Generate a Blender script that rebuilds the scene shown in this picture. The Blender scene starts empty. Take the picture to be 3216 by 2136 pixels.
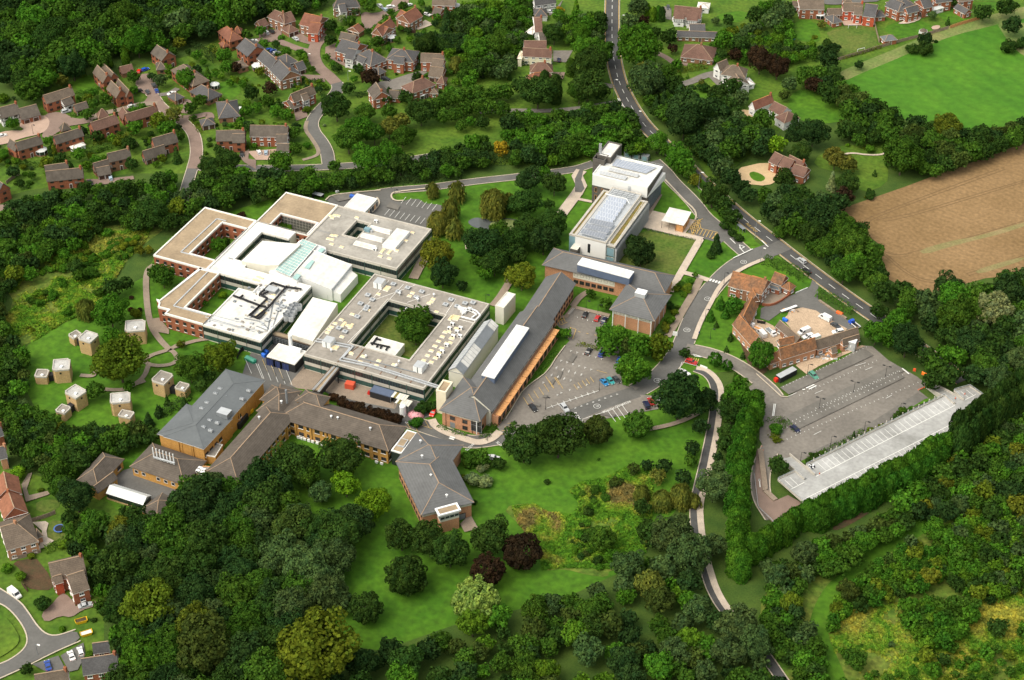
import bpy,bmesh,math,random
import numpy as np
from mathutils import Vector,Matrix
from mathutils.geometry import tessellate_polygon
random.seed(7);rng=np.random.default_rng(11)
S=bpy.context.scene
COL=S.collection
# -- camera, sky, sun, exposure
H=400.0
PITCH,ROLL,YAW=math.radians(37.22),math.radians(.30),math.radians(-23.66)
FOC=5435.0
EYE=Vector((211.0,-482.0,H))
fwd=Vector((math.sin(YAW)*math.cos(PITCH),math.cos(YAW)*math.cos(PITCH),-math.sin(PITCH)))
rt0=Vector((math.cos(YAW),-math.sin(YAW),0));up0=rt0.cross(fwd)
rt=math.cos(ROLL)*rt0+math.sin(ROLL)*up0
up=-math.sin(ROLL)*rt0+math.cos(ROLL)*up0
cd=bpy.data.cameras.new('camera');cam=bpy.data.objects.new('camera',cd);COL.objects.link(cam)
cam.matrix_world=Matrix(((rt.x,up.x,-fwd.x,EYE.x),(rt.y,up.y,-fwd.y,EYE.y),(rt.z,up.z,-fwd.z,EYE.z),(0,0,0,1)))
cd.sensor_width=36;cd.lens=36*FOC/3216;cd.clip_start=1;cd.clip_end=6000
S.camera=cam
W=bpy.data.worlds.new("World");S.world=W;W.use_nodes=True
nt=W.node_tree;nt.nodes.clear()
sky=nt.nodes.new('ShaderNodeTexSky');sky.sky_type='NISHITA';sky.sun_disc=False
SUN_EL,SUN_AZ=math.radians(54),math.radians(215)
sky.sun_elevation=SUN_EL;sky.sun_rotation=SUN_AZ;sky.air_density=1.6;sky.dust_density=5;sky.ozone_density=1
bg=nt.nodes.new('ShaderNodeBackground');bg.inputs[1].default_value=.15
wo=nt.nodes.new('ShaderNodeOutputWorld')
hs=nt.nodes.new('ShaderNodeHueSaturation');hs.inputs['Saturation'].default_value=.38
nt.links.new(sky.outputs[0],hs.inputs['Color']);wm=nt.nodes.new('ShaderNodeMix');wm.data_type='RGBA';wm.blend_type='MULTIPLY';wm.inputs[0].default_value=1;wm.inputs[7].default_value=(1,.975,.89,1)
nt.links.new(hs.outputs[0],wm.inputs[6]);nt.links.new(wm.outputs[2],bg.inputs[0]);nt.links.new(bg.outputs[0],wo.inputs[0])
sl=bpy.data.lights.new('sun','SUN');sl.energy=.95;sl.angle=math.radians(45);sl.color=(1,.94,.84)
so=bpy.data.objects.new('sun',sl);COL.objects.link(so)
sd=Vector((math.sin(SUN_AZ)*math.cos(SUN_EL),math.cos(SUN_AZ)*math.cos(SUN_EL),math.sin(SUN_EL)))
so.rotation_euler=sd.to_track_quat('Z','Y').to_euler()
S.view_settings.view_transform='Standard';S.view_settings.look='None'
S.view_settings.exposure=.60;S.view_settings.gamma=1;S.view_settings.use_curve_mapping=False
S.cycles.max_bounces=4;S.cycles.diffuse_bounces=3;S.cycles.glossy_bounces=2;S.cycles.transmission_bounces=2
S.cycles.transparent_max_bounces=4
# -- survey frames: a sheet point and a height give a place on the ground plan
T=.340533
FR={'Z':(0,0,1.36213),'e':(400,560,.38259),'f':(900,560,.38259),'g':(1600,400,.38259),'j':(1200,900,.38259),'W':(460,780,.19133),'V':(1780,560,.19133),'U':(2250,1050,.22321),'X':(2200,820,.23729),'Q':(2340,1360,.19133),'y':(1000,1250,.28694),'R':(1200,1180,.19133)}
for i,c in enumerate('ABCDEFGHIJKLMNOP'):
 FR[c]=((i%4)*804,(i//4)*534,T)
def ray(fr,x,y):
 ox,oy,s=FR[fr];X=ox+x*s;Y=oy+y*s
 return FOC*fwd+(X-1608)*rt-(Y-1068)*up
def at(fr,x,y,h=0.0):
 d=ray(fr,x,y);t=(h-H)/d.z
 p=EYE+t*d
 return Vector((p.x,p.y,h))
def mpp(fr,x,y,h=0.0):
 """metres spanned by one unit of the frame at that place, across the view"""
 d=ray(fr,x,y);t=(h-H)/d.z
 return t*FR[fr][2]
def scr(p):
 d=Vector(p)-EYE;z=d.dot(fwd)
 return 1608+FOC*d.dot(rt)/z,1068-FOC*d.dot(up)/z
def pts(fr,s,h=0.0):
 v=[float(a)for a in s.replace(',',' ').split()]
 return[at(fr,v[i],v[i+1],h)for i in range(0,len(v),2)]
# -- materials
def srgb(r,g,b):
 f=lambda c:((c/255+.055)/1.055)**2.4 if c>10 else c/255/12.92
 return(f(r),f(g),f(b),1)
MATS={}
def mat(name,col,rough=.85,noise=.25,scale=.5,col2=None,metal=0,spec=.3,bump=0,fine=0,objcol=False,attr=None,wave=None,mid=.5,objcoord=False,fa=.2):
 if name in MATS:return MATS[name]
 m=bpy.data.materials.new(name);m.use_nodes=True
 n=m.node_tree;b=n.nodes['Principled BSDF'];L=n.links.new
 b.inputs['Roughness'].default_value=rough;b.inputs['Metallic'].default_value=metal
 b.inputs['Specular IOR Level'].default_value=spec
 geo=n.nodes.new('ShaderNodeNewGeometry')
 src=geo.outputs['Position']
 if objcoord:
  tc=n.nodes.new('ShaderNodeTexCoord');src=tc.outputs['Object']
 nz=n.nodes.new('ShaderNodeTexNoise');nz.inputs['Scale'].default_value=scale;nz.inputs['Detail'].default_value=6;nz.inputs['Roughness'].default_value=.65
 L(src,nz.inputs['Vector'])
 ramp=n.nodes.new('ShaderNodeValToRGB');ramp.color_ramp.elements[0].position=mid-.18;ramp.color_ramp.elements[1].position=mid+.18
 L(nz.outputs[0],ramp.inputs[0])
 c=Vector(col[:3]);c2=Vector(col2[:3])if col2 else c*(1+noise)
 c1=c if col2 else c*(1-noise)
 ramp.color_ramp.elements[0].color=(*c1,1);ramp.color_ramp.elements[1].color=(*c2,1)
 out=ramp.outputs[0]
 if fine:
  n2=n.nodes.new('ShaderNodeTexNoise');n2.inputs['Scale'].default_value=fine;n2.inputs['Detail'].default_value=3
  L(src,n2.inputs['Vector'])
  mr=n.nodes.new('ShaderNodeMapRange');mr.inputs[1].default_value=.3;mr.inputs[2].default_value=.7;mr.inputs[3].default_value=1-fa;mr.inputs[4].default_value=1+fa
  L(n2.outputs[0],mr.inputs[0])
  mx=n.nodes.new('ShaderNodeMix');mx.data_type='RGBA';mx.blend_type='MULTIPLY';mx.inputs[0].default_value=1
  L(out,mx.inputs[6]);L(mr.outputs[0],mx.inputs[7]);out=mx.outputs[2]
 if wave:
  dx,dy,dz,per,dep=wave
  dot=n.nodes.new('ShaderNodeVectorMath');dot.operation='DOT_PRODUCT';dot.inputs[1].default_value=(dx/per,dy/per,dz/per)
  L(src,dot.inputs[0])
  fr=n.nodes.new('ShaderNodeMath');fr.operation='SINE'
  mm=n.nodes.new('ShaderNodeMath');mm.operation='MULTIPLY';mm.inputs[1].default_value=2*math.pi
  L(dot.outputs['Value'],mm.inputs[0]);L(mm.outputs[0],fr.inputs[0])
  mr=n.nodes.new('ShaderNodeMapRange');mr.inputs[1].default_value=-1;mr.inputs[3].default_value=1-dep;mr.inputs[4].default_value=1+dep
  L(fr.outputs[0],mr.inputs[0])
  mx=n.nodes.new('ShaderNodeMix');mx.data_type='RGBA';mx.blend_type='MULTIPLY';mx.inputs[0].default_value=1
  L(out,mx.inputs[6]);L(mr.outputs[0],mx.inputs[7]);out=mx.outputs[2]
 if objcol or attr:
  if objcol:
   oi=n.nodes.new('ShaderNodeObjectInfo');co=oi.outputs['Color']
  else:
   oi=n.nodes.new('ShaderNodeAttribute');oi.attribute_name=attr;co=oi.outputs['Color']
  mx=n.nodes.new('ShaderNodeMix');mx.data_type='RGBA';mx.blend_type='MULTIPLY';mx.inputs[0].default_value=1
  L(out,mx.inputs[6]);L(co,mx.inputs[7]);out=mx.outputs[2]
 L(out,b.inputs['Base Color'])
 if bump:
  bp=n.nodes.new('ShaderNodeBump');bp.inputs['Strength'].default_value=bump;bp.inputs['Distance'].default_value=.1
  L(nz.outputs[0],bp.inputs['Height']);L(bp.outputs[0],b.inputs['Normal'])
 MATS[name]=m
 return m
def leafmat(name,objcol,attr=None):
 m=bpy.data.materials.new(name);m.use_nodes=True;n=m.node_tree;n.nodes.clear();L=n.links.new
 geo=n.nodes.new('ShaderNodeNewGeometry')
 mr=n.nodes.new('ShaderNodeMapRange');mr.inputs[3].default_value=.68;mr.inputs[4].default_value=1.4
 L(geo.outputs['Random Per Island'],mr.inputs[0])
 nz=n.nodes.new('ShaderNodeTexNoise');nz.inputs['Scale'].default_value=.45;nz.inputs['Detail'].default_value=3
 L(geo.outputs['Position'],nz.inputs['Vector'])
 r2=n.nodes.new('ShaderNodeValToRGB');r2.color_ramp.elements[0].position=.35;r2.color_ramp.elements[1].position=.68
 r2.color_ramp.elements[0].color=(.7,.78,.8,1);r2.color_ramp.elements[1].color=(1.35,1.2,.95,1)
 L(nz.outputs[0],r2.inputs[0])
 if objcol:
  oi=n.nodes.new('ShaderNodeObjectInfo');co=oi.outputs['Color']
 else:
  oi=n.nodes.new('ShaderNodeAttribute');oi.attribute_name=attr;co=oi.outputs['Color']
 a=n.nodes.new('ShaderNodeMix');a.data_type='RGBA';a.blend_type='MULTIPLY';a.inputs[0].default_value=1
 L(co,a.inputs[6]);L(mr.outputs[0],a.inputs[7])
 b=n.nodes.new('ShaderNodeMix');b.data_type='RGBA';b.blend_type='MULTIPLY';b.inputs[0].default_value=1
 L(a.outputs[2],b.inputs[6]);L(r2.outputs[0],b.inputs[7])
 d=n.nodes.new('ShaderNodeBsdfDiffuse');L(b.outputs[2],d.inputs[0])
 tr=n.nodes.new('ShaderNodeBsdfTranslucent');L(b.outputs[2],tr.inputs[0])
 ms=n.nodes.new('ShaderNodeMixShader');ms.inputs[0].default_value=.3;L(d.outputs[0],ms.inputs[1]);L(tr.outputs[0],ms.inputs[2])
 o=n.nodes.new('ShaderNodeOutputMaterial');L(ms.outputs[0],o.inputs[0])
 return m
LEAF=leafmat('foliage',True);LEAFW=leafmat('woodland_foliage',False,'tint')
M_=dict(ground=mat('rough_ground',(.030,.070,.009),.95,scale=.12,col2=(.068,.115,.016),fine=2),lawn=mat('mown_grass',(.038,.122,.004),.9,scale=.045,col2=(.078,.178,.008),fine=.42,fa=.26),garden=mat('garden_grass',(.042,.110,.006),.9,scale=.07,col2=(.100,.165,.014),fine=.6,fa=.28),dry=mat('worn_grass',(.046,.115,.008),.9,scale=.10,col2=(.125,.145,.03),fine=.8,mid=.48,fa=.25),meadow=mat('rough_meadow',(.046,.122,.009),.95,scale=.08,col2=(.150,.168,.028),fine=.55,fa=.42,mid=.5,bump=.5),field=mat('bright_pasture',(.036,.135,.006),.9,scale=.025,col2=(.072,.195,.010),fine=.3,fa=.16,wave=(.55,.83,0,9,.05)),fieldedge=mat('pasture_edge',(.09,.17,.03),.9,scale=.04,col2=(.22,.21,.08),fine=.8),stubble=mat('stubble_field',(.185,.115,.048),.95,scale=.025,col2=(.27,.172,.082),fine=.7,fa=.22,wave=(.33,.94,0,3.0,.05)),weed=mat('weedy_stubble',(.17,.165,.06),.95,scale=.1,col2=(.27,.21,.10),fine=1),soil=mat('leaf_litter',(.10,.055,.030),.95,scale=.3,col2=(.055,.05,.022),fine=2),asphalt=mat('asphalt',(.125,.122,.115),.9,scale=.10,noise=.16,fine=1.2,fa=.08),asphalt_d=mat('dark_asphalt',(.075,.075,.074),.9,scale=.12,noise=.18,fine=1.2,fa=.1),asphalt_w=mat('worn_asphalt',(.185,.168,.148),.92,scale=.05,noise=.2,fine=.8,fa=.1),block=mat('block_paving',(.23,.165,.135),.9,scale=.2,noise=.13,fine=5),blockr=mat('pink_paving',(.42,.30,.235),.9,scale=.2,noise=.1,fine=5),gravel=mat('gravel',(.52,.38,.22),.95,scale=.3,noise=.1,fine=5),path=mat('pale_paving',(.50,.42,.34),.9,scale=.4,noise=.12,fine=4),pathd=mat('footpath',(.27,.215,.165),.9,scale=.4,noise=.12,fine=4),yard=mat('concrete_yard',(.46,.34,.235),.9,scale=.08,noise=.18,fine=2),deck=mat('deck_concrete',(.26,.26,.25),.8,scale=.07,col2=(.46,.46,.455),fine=.9,fa=.1,mid=.5),kerb=mat('kerb_stone',(.50,.43,.34),.9,scale=1,noise=.1),water=mat('pond_water',(.10,.11,.11),.12,scale=.2,noise=.2,spec=.6),weedw=mat('pond_weed',(.16,.20,.07),.8,scale=.3,noise=.3),linew=mat('white_road_paint',(.72,.72,.69),.8,scale=1,noise=.08),liney=mat('yellow_road_paint',(.60,.40,.12),.8,scale=1,noise=.12),tan=mat('tan_gravel_roof',(.27,.205,.135),.95,scale=.12,col2=(.40,.305,.20),fine=1,fa=.12),grey=mat('grey_felt_roof',(.25,.235,.21),.95,scale=.10,col2=(.42,.395,.355),fine=.9,fa=.1),greyd=mat('dark_felt_roof',(.225,.205,.178),.95,scale=.10,col2=(.34,.31,.275),fine=.9,fa=.12),white=mat('white_membrane',(.50,.49,.455),.7,scale=.10,col2=(.72,.71,.68),fine=.6,fa=.1,mid=.42,wave=(1,0,0,2.4,.03)),whitem=mat('white_metal',(.78,.79,.79),.55,scale=.2,noise=.03),cream=mat('cream_render',(.74,.68,.52),.85,scale=.3,noise=.06),creamw=mat('pale_render',(.62,.60,.52),.85,scale=.3,noise=.05),render=mat('white_render',(.72,.72,.71),.8,scale=.3,noise=.04),parapet=mat('white_coping',(.78,.76,.72),.7,scale=.5,noise=.06),concrete=mat('concrete_band',(.46,.43,.38),.9,scale=.3,noise=.12),brick=mat('red_brick',(.30,.105,.055),.9,scale=.5,noise=.15,fine=3,wave=(0,0,1,.45,.06)),brickb=mat('brown_brick',(.27,.135,.080),.9,scale=.5,noise=.15,fine=3,wave=(0,0,1,.45,.06)),brickr=mat('bright_red_brick',(.42,.085,.040),.9,scale=.5,noise=.15,fine=3,wave=(0,0,1,.45,.06)),bricko=mat('peach_brick',(.46,.235,.135),.9,scale=.5,noise=.1,fine=3,wave=(0,0,1,.6,.06)),bricky=mat('yellow_brick',(.50,.27,.075),.9,scale=.5,noise=.12,fine=3,wave=(0,0,1,.6,.06)),brickt=mat('tan_brick',(.46,.315,.155),.9,scale=.5,noise=.12,fine=3,wave=(0,0,1,.6,.05)),brickd=mat('dark_slate_brick',(.105,.095,.085),.9,scale=.5,noise=.18,fine=3),slate=mat('grey_slate',(.118,.120,.122),.8,scale=.12,noise=.16,fine=.9,fa=.08,wave=(0,0,1,.35,.06)),tilel=mat('terracotta_tiles',(.25,.105,.062),.9,scale=.3,noise=.2,fine=1,fa=.15,wave=(0,0,1,.35,.08)),slated=mat('dark_slate',(.085,.083,.085),.85,scale=.15,noise=.16,fine=2,wave=(0,0,1,.35,.08)),slateb=mat('blue_grey_felt',(.125,.137,.145),.85,scale=.1,noise=.1,fine=.9,fa=.06),tileb=mat('brown_tiles',(.135,.105,.080),.9,scale=.3,noise=.2,fine=2.5,wave=(0,0,1,.35,.08)),tileg=mat('grey_brown_tiles',(.105,.088,.073),.9,scale=.3,noise=.2,fine=1,fa=.12,wave=(0,0,1,.35,.08)),tiler=mat('red_tiles',(.185,.080,.052),.9,scale=.3,noise=.2,fine=2.5,wave=(0,0,1,.35,.08)),tilem=mat('maroon_tiles',(.145,.082,.062),.9,scale=.3,noise=.2,fine=2.5,wave=(0,0,1,.35,.08)),tileo=mat('orange_brown_tiles',(.135,.085,.055),.9,scale=.3,col2=(.28,.125,.055),fine=1.2,fa=.25,wave=(0,0,1,.35,.08)),ridge=mat('ridge_tile',(.34,.24,.16),.9,noise=.15),ridgeo=mat('orange_ridge_tile',(.42,.18,.07),.9,noise=.15),glassd=mat('dark_glass',(.025,.030,.032),.12,noise=.2,spec=.6),glassg=mat('green_glass',(.035,.085,.075),.15,noise=.3,spec=.6),glassb=mat('atrium_glass',(.34,.52,.50),.15,noise=.15,spec=.6),glassw=mat('greenhouse_glass',(.62,.64,.63),.3,noise=.1,spec=.5),green=mat('dark_green_cladding',(.022,.060,.048),.6,noise=.1),navy=mat('navy_paint',(.030,.045,.14),.6,noise=.1),black=mat('black_cladding',(.022,.022,.024),.7,noise=.15),darkwood=mat('dark_timber',(.075,.040,.028),.8,noise=.15),wood=mat('orange_timber',(.60,.30,.12),.8,noise=.12,fine=2),fence=mat('fence_timber',(.26,.20,.15),.9,noise=.2,fine=2),fenceo=mat('orange_fence_timber',(.50,.24,.10),.9,noise=.15,fine=2),metal=mat('galvanised_metal',(.52,.54,.56),.45,metal=.3,noise=.1),metald=mat('grey_metal',(.26,.28,.30),.5,metal=.3,noise=.12),blue=mat('blue_cladding',(.19,.31,.36),.6,noise=.1),bluegrey=mat('blue_grey_cladding',(.10,.13,.20),.6,noise=.1),pv=mat('solar_cell',(.33,.37,.45),.3,noise=.12,spec=.6,scale=1),pvd=mat('dark_solar_cell',(.20,.22,.26),.3,noise=.12,spec=.6,scale=1),sedum=mat('sedum_roof',(.12,.13,.025),.95,scale=.5,col2=(.26,.17,.06),fine=2),bark=mat('bark',(.09,.07,.05),.95,noise=.2),rubber=mat('tyre',(.02,.02,.02),.8,noise=.1),paint=mat('car_paint',(.9,.9,.9),.3,noise=.01,spec=.5,objcol=True),carglass=mat('car_glass',(.03,.035,.04),.12,noise=.1,spec=.6),plain=mat('coloured_paint',(.95,.95,.95),.6,noise=.03,objcol=True),lampw=mat('lamp_glass',(.85,.85,.82),.4,noise=.02),skylight=mat('skylight_plastic',(.82,.66,.40),.5,noise=.12,scale=.3),pink=mat('pink_petals',(.72,.35,.38),.9,noise=.2,scale=2),skin=mat('skin',(.45,.28,.2),.7,noise=.05),cloth=mat('clothing',(.9,.9,.9),.9,noise=.05,objcol=True),)
# -- mesh building
class MB:
 def __init__(s):s.v=[];s.f=[];s.m=[];s.mats=[]
 def mi(s,m):
  if m not in s.mats:s.mats.append(m)
  return s.mats.index(m)
 def face(s,vs,m):
  i=len(s.v);s.v+=[tuple(v)for v in vs];s.f.append(tuple(range(i,i+len(vs))));s.m.append(s.mi(m))
 def prism(s,poly,z0,z1,m,mtop=None,bottom=False):
  poly=ccw(poly);n=len(poly)
  for i in range(n):
   a,b=poly[i],poly[(i+1)%n]
   s.face([(a[0],a[1],z0),(b[0],b[1],z0),(b[0],b[1],z1),(a[0],a[1],z1)],m)
  s.poly([(p[0],p[1])for p in poly],z1,mtop or m)
  if bottom:s.face([(p[0],p[1],z0)for p in reversed(poly)],m)
 def poly(s,poly,z,m,holes=()):
  loops=[[Vector((p[0],p[1],0))for p in poly]]+[[Vector((p[0],p[1],0))for p in h]for h in holes]
  flat=[p for l in loops for p in l]
  for t in tessellate_polygon(loops):
   a,b,c=[flat[i]for i in t]
   if(b-a).cross(c-a).z<0:b,c=c,b
   s.face([(a.x,a.y,z),(b.x,b.y,z),(c.x,c.y,z)],m)
 def box(s,c,ax,ay,sx,sy,z0,z1,m,mtop=None):
  """box about point c with unit axes ax, ay (2D vectors) and half sizes sx, sy"""
  c=Vector(c[:2]);ax=Vector(ax[:2]);ay=Vector(ay[:2])
  s.prism([c-ax*sx-ay*sy,c+ax*sx-ay*sy,c+ax*sx+ay*sy,c-ax*sx+ay*sy],z0,z1,m,mtop,True)
 def beam(s,a,b,w,h,m):
  """bar from a to b, w wide, h high (a, b at its bottom centre line)"""
  a=Vector(a);b=Vector(b);d=b-a
  n=Vector((-d.y,d.x,0));
  if n.length<1e-6:n=Vector((1,0,0))
  n=n.normalized()*w/2;u=Vector((0,0,h))
  if abs(d.z)>.9*d.length:u=Vector((0,h,0));n=Vector((w/2,0,0))
  q=[a-n,a+n,a+n+u,a-n+u];r=[b-n,b+n,b+n+u,b-n+u]
  for i in range(4):
   k=(i+1)%4;s.face([q[i],r[i],r[k],q[k]],m)
  s.face(q,m);s.face(r[::-1],m)
 def cyl(s,a,b,r0,r1,m,n=8,cap=True):
  a=Vector(a);b=Vector(b);d=(b-a).normalized()
  x=d.orthogonal().normalized();y=d.cross(x)
  A=[a+(x*math.cos(2*math.pi*i/n)+y*math.sin(2*math.pi*i/n))*r0 for i in range(n)]
  B=[b+(x*math.cos(2*math.pi*i/n)+y*math.sin(2*math.pi*i/n))*r1 for i in range(n)]
  for i in range(n):
   k=(i+1)%n;s.face([A[i],A[k],B[k],B[i]],m)
  if cap:s.face(A[::-1],m);s.face(B,m)
 def mesh(s,name):
  me=bpy.data.meshes.new(name);me.from_pydata(s.v,[],s.f)
  for m in s.mats:me.materials.append(m)
  me.polygons.foreach_set('material_index',s.m);me.update()
  return me
 def build(s,name,parent=None,color=None,**kw):
  if not s.f:return None
  o=bpy.data.objects.new(name,s.mesh(name));COL.objects.link(o)
  if parent:o.parent=parent;o.matrix_parent_inverse=parent.matrix_world.inverted()
  if color:o.color=color
  tag(o,**kw);return o
def ccw(p):
 a=sum(p[i][0]*p[(i+1)%len(p)][1]-p[(i+1)%len(p)][0]*p[i][1]for i in range(len(p)))
 return list(p)if a>0 else list(p)[::-1]
def tag(o,label=None,cat=None,group=None,kind=None):
 if label:o['label']=label
 if cat:o['category']=cat
 if group:o['group']=group
 if kind:o['kind']=kind
 return o
def thing(name,label,cat,loc=(0,0,0),rz=0,group=None):
 o=bpy.data.objects.new(name,None);COL.objects.link(o);o.empty_display_size=.5
 o.location=loc;o.rotation_euler=(0,0,rz)
 o.matrix_world=Matrix.Translation(loc)@Matrix.Rotation(rz,4,'Z')
 return tag(o,label,cat,group)
def part(name,me,parent,loc=(0,0,0),rz=0,scale=None,color=None):
 o=bpy.data.objects.new(name,me);COL.objects.link(o);o.parent=parent
 o.location=loc;o.rotation_euler=(0,0,rz)
 if scale:o.scale=scale
 if color:o.color=color
 return o
def local(parent,p,z=None):
 q=parent.matrix_world.inverted()@Vector((p[0],p[1],p[2]if z is None else z))
 return q
ZL=[0.0];PAVED=[];FOOT=[];KERBS=[]
def zlay():
 ZL[0]+=.004;return ZL[0]
def ground(name,fr,s,m,smooth=0,z=None,kerb=None,holes=()):
 p=pts(fr,s)if isinstance(s,str)else s
 if smooth:p=smoothp(p,smooth,True)
 b=MB();z=zlay()if z is None else z
 b.poly(p,z,m,holes)
 o=b.build(name,kind='structure')
 if any(k in m.name for k in('asphalt','paving','gravel','yard','pond_water')):PAVED.append(p)
 if kerb:kerbline(p+[p[0]],z)
 return p
def smoothp(p,n=1,closed=False):
 for _ in range(n):
  q=[]
  L=len(p)
  rngi=range(L)if closed else range(L-1)
  if not closed:q.append(p[0])
  for i in rngi:
   a=p[i];b=p[(i+1)%L]
   q+=[a*.75+b*.25,a*.25+b*.75]
  if not closed:q.append(p[-1])
  p=q
 return p
def offset(p,d):
 q=[]
 for i in range(len(p)):
  a=p[max(i-1,0)];b=p[min(i+1,len(p)-1)]
  t=(b-a);t.z=0;t.normalize()
  q.append(p[i]+Vector((-t.y,t.x,0))*d)
 return q
def strip(mb,p,w,z,m,side=0):
 l=offset(p,side+w/2);r=offset(p,side-w/2)
 for i in range(len(p)-1):
  mb.face([(r[i].x,r[i].y,z),(r[i+1].x,r[i+1].y,z),(l[i+1].x,l[i+1].y,z),(l[i].x,l[i].y,z)],m)
def kerbline(p,z,w=.28,h=.12,m=None,name='kerb'):
 b=MB();m=m or M_['kerb'];w=w*1.15
 l=offset(p,w/2);r=offset(p,-w/2)
 for i in range(len(p)-1):
  for A,B,za,zb in((l,r,z+h,z+h),(l,l,z,z+h),(r,r,z,z+h)):
   q=[(A[i].x,A[i].y,za),(A[i+1].x,A[i+1].y,za),(B[i+1].x,B[i+1].y,zb),(B[i].x,B[i].y,zb)]
   b.face(q,m)
 b.build(name,kind='structure')
def road(name,fr,s,w,m,kerbs=True,n=2,dash=None,yellow=False,foot=None,kw=.28):
 p=smoothp(pts(fr,s)if isinstance(s,str)else s,n)
 z=zlay();b=MB();strip(b,p,w,z,m);b.build(name,kind='structure')
 if 'grass' not in m.name:PAVED.append(offset(p,w/2)+offset(p,-w/2)[::-1])
 if kerbs:
  for sd in(1,-1):KERBS.append((offset(p,sd*(w/2+.14)),z,kw))
 if foot:
  for sd,fw,fm in foot:
   b=MB();strip(b,p,fw,z+.1,fm,sd*(w/2+.3+fw/2));b.build('pavement',kind='structure')
 if dash:dashes(p,z+.004,*dash)
 if yellow:
  b=MB()
  for sd in(1,-1):strip(b,p,.22,z+.004,M_['liney'],sd*(w/2-.35))
  b.build('road_edge_line',kind='structure')
 return p
def resample(p,step):
 out=[p[0].copy()];d=0
 for i in range(len(p)-1):
  a,b=p[i],p[i+1];L=(b-a).length;t=step-d
  while t<=L:
   out.append(a+(b-a)*(t/L));t+=step
  d=L-(t-step)
 return out
def dashes(p,z,on,off,w,m=None,side=0):
 q=resample(offset(p,side)if side else p,.5);b=MB();k=int((on+off)/.5);n=int(on/.5)
 for i in range(0,len(q)-n-1,k):
  strip(b,q[i:i+n+1],w,z,m or M_['linew'])
 b.build('road_marking',kind='structure')
def marks(segs,z,w=.14,m=None,name='road_marking',parent=None):
 b=MB()
 for a,c in segs:
  strip(b,[Vector((a.x,a.y,0)),Vector((c.x,c.y,0))],w,z,m or M_['linew'])
 if parent:return b.build(name,parent)
 return b.build(name,kind='structure')
def inside(x,y,P):
 c=False;j=len(P)-1
 for i in range(len(P)):
  if(P[i][1]>y)!=(P[j][1]>y)and x<(P[j][0]-P[i][0])*(y-P[i][1])/(P[j][1]-P[i][1])+P[i][0]:c=not c
  j=i
 return c
def build_kerbs():
 """kerbs stop where another road or yard joins"""
 for p,z,w in KERBS:
  q=resample(p,1.0);run=[]
  for v in q+[None]:
   ok=v is not None and not any(inside(v.x,v.y,P)for P in PAVED)
   if ok:run.append(v)
   elif run:
    if len(run)>2:kerbline(run,z,w)
    run=[]
def ortho(p,ang=None):
 """square up a surveyed outline: edges become parallel to two perpendicular directions"""
 n=len(p)
 if ang is None:
  L=max(range(n),key=lambda i:(p[(i+1)%n]-p[i]).length);d=p[(L+1)%n]-p[L];ang=math.atan2(d.y,d.x)
 R=Matrix.Rotation(-ang,3,'Z');q=[R@Vector((a.x,a.y,0))for a in p];z=p[0].z
 ty=[];val=[]
 for i in range(n):
  a,b=q[i],q[(i+1)%n];d=b-a
  h=abs(d.x)>=abs(d.y);ty.append(h);val.append((a.y+b.y)/2 if h else(a.x+b.x)/2)
 out=[]
 for i in range(n):
  pr=(i-1)%n;v=q[i].copy()
  for e in(pr,i):
   if ty[e]:v.y=val[e]
   else:v.x=val[e]
  if ty[pr]==ty[i]:
   if ty[i]:v.y=(val[pr]+val[i])/2
   else:v.x=(val[pr]+val[i])/2
  out.append(v)
 R=R.inverted()
 return[Vector(((R@a).x,(R@a).y,z))for a in out]
# == the ground, fields, lawns, roads and paths
b=MB();c0=Vector((-60,60))
b.poly([(-3500,-1500),(3500,-1500),(3500,4500),(-3500,4500)],0.0,M_['ground']);b.build('ground',kind='structure')
G_=M_
ground('lawn','Z','20 840 100 760 215 700 330 640 370 570 420 520 640 455 1370 385 1500 375 1760 570 1870 640 1880 760 2000 800 1960 830 1640 860 1660 900 1610 1120 1430 1320 1300 1380 1050 1440 880 1500 640 1470 700 1400 560 1200 250 1190 170 1110 60 900',G_['lawn'])
ground('garden_lawn','Z','-60 420 20 330 120 200 250 195 330 150 430 130 540 70 610 50 640 -40 2000 -60 2420 -60 2420 30 2250 60 1960 160 1780 320 1700 380 1640 420 1500 200 1430 380 1000 380 700 400 300 400 60 440 -40 470',G_['garden'])
ground('garden_lawn','Z','-60 1060 60 1090 100 1100 190 1110 300 1200 260 1240 240 1300 240 1568 260 1640 -60 1640',G_['garden'])
ground('pasture','D','660 740 880 640 1200 500 1600 330 2000 200 2420 130 2700 100 2700 1250 2420 1180 2200 1150 1930 1250 1760 1160 1500 1140 1250 1110 1100 1020 980 970 820 850',G_['field'],1)
ground('pasture_margin','D','600 690 900 560 1200 440 1600 260 2000 150 2700 -20 2700 140 2360 165 2100 230 1700 330 1400 450 1100 580 900 660 680 760',G_['fieldedge'],1)
ground('pasture_margin','D','1500 1120 1740 1110 1800 1180 1760 1230 1500 1200',G_['fieldedge'],1)
ground('pasture_margin','D','2100 200 2361 200 2600 300 2600 620 2361 520 2250 430 2180 330',G_['fieldedge'],1)
ground('stubble_field','H','640 370 900 280 1250 160 1650 10 2050 -130 2500 -300 2900 -420 2900 700 2361 960 2000 1000 1560 1120 1480 1140 1290 1110 1100 1000 1060 850 1020 680 860 560 720 500',G_['stubble'])
def stripes(fr,lines,w,m,name):
 b=MB();z=zlay()
 for s in lines:strip(b,smoothp(pts(fr,s),2),w,z,m)
 b.build(name,kind='structure')
M_['rut']=mat('wheel_rut',(.15,.095,.045),.95,noise=.2)
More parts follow.
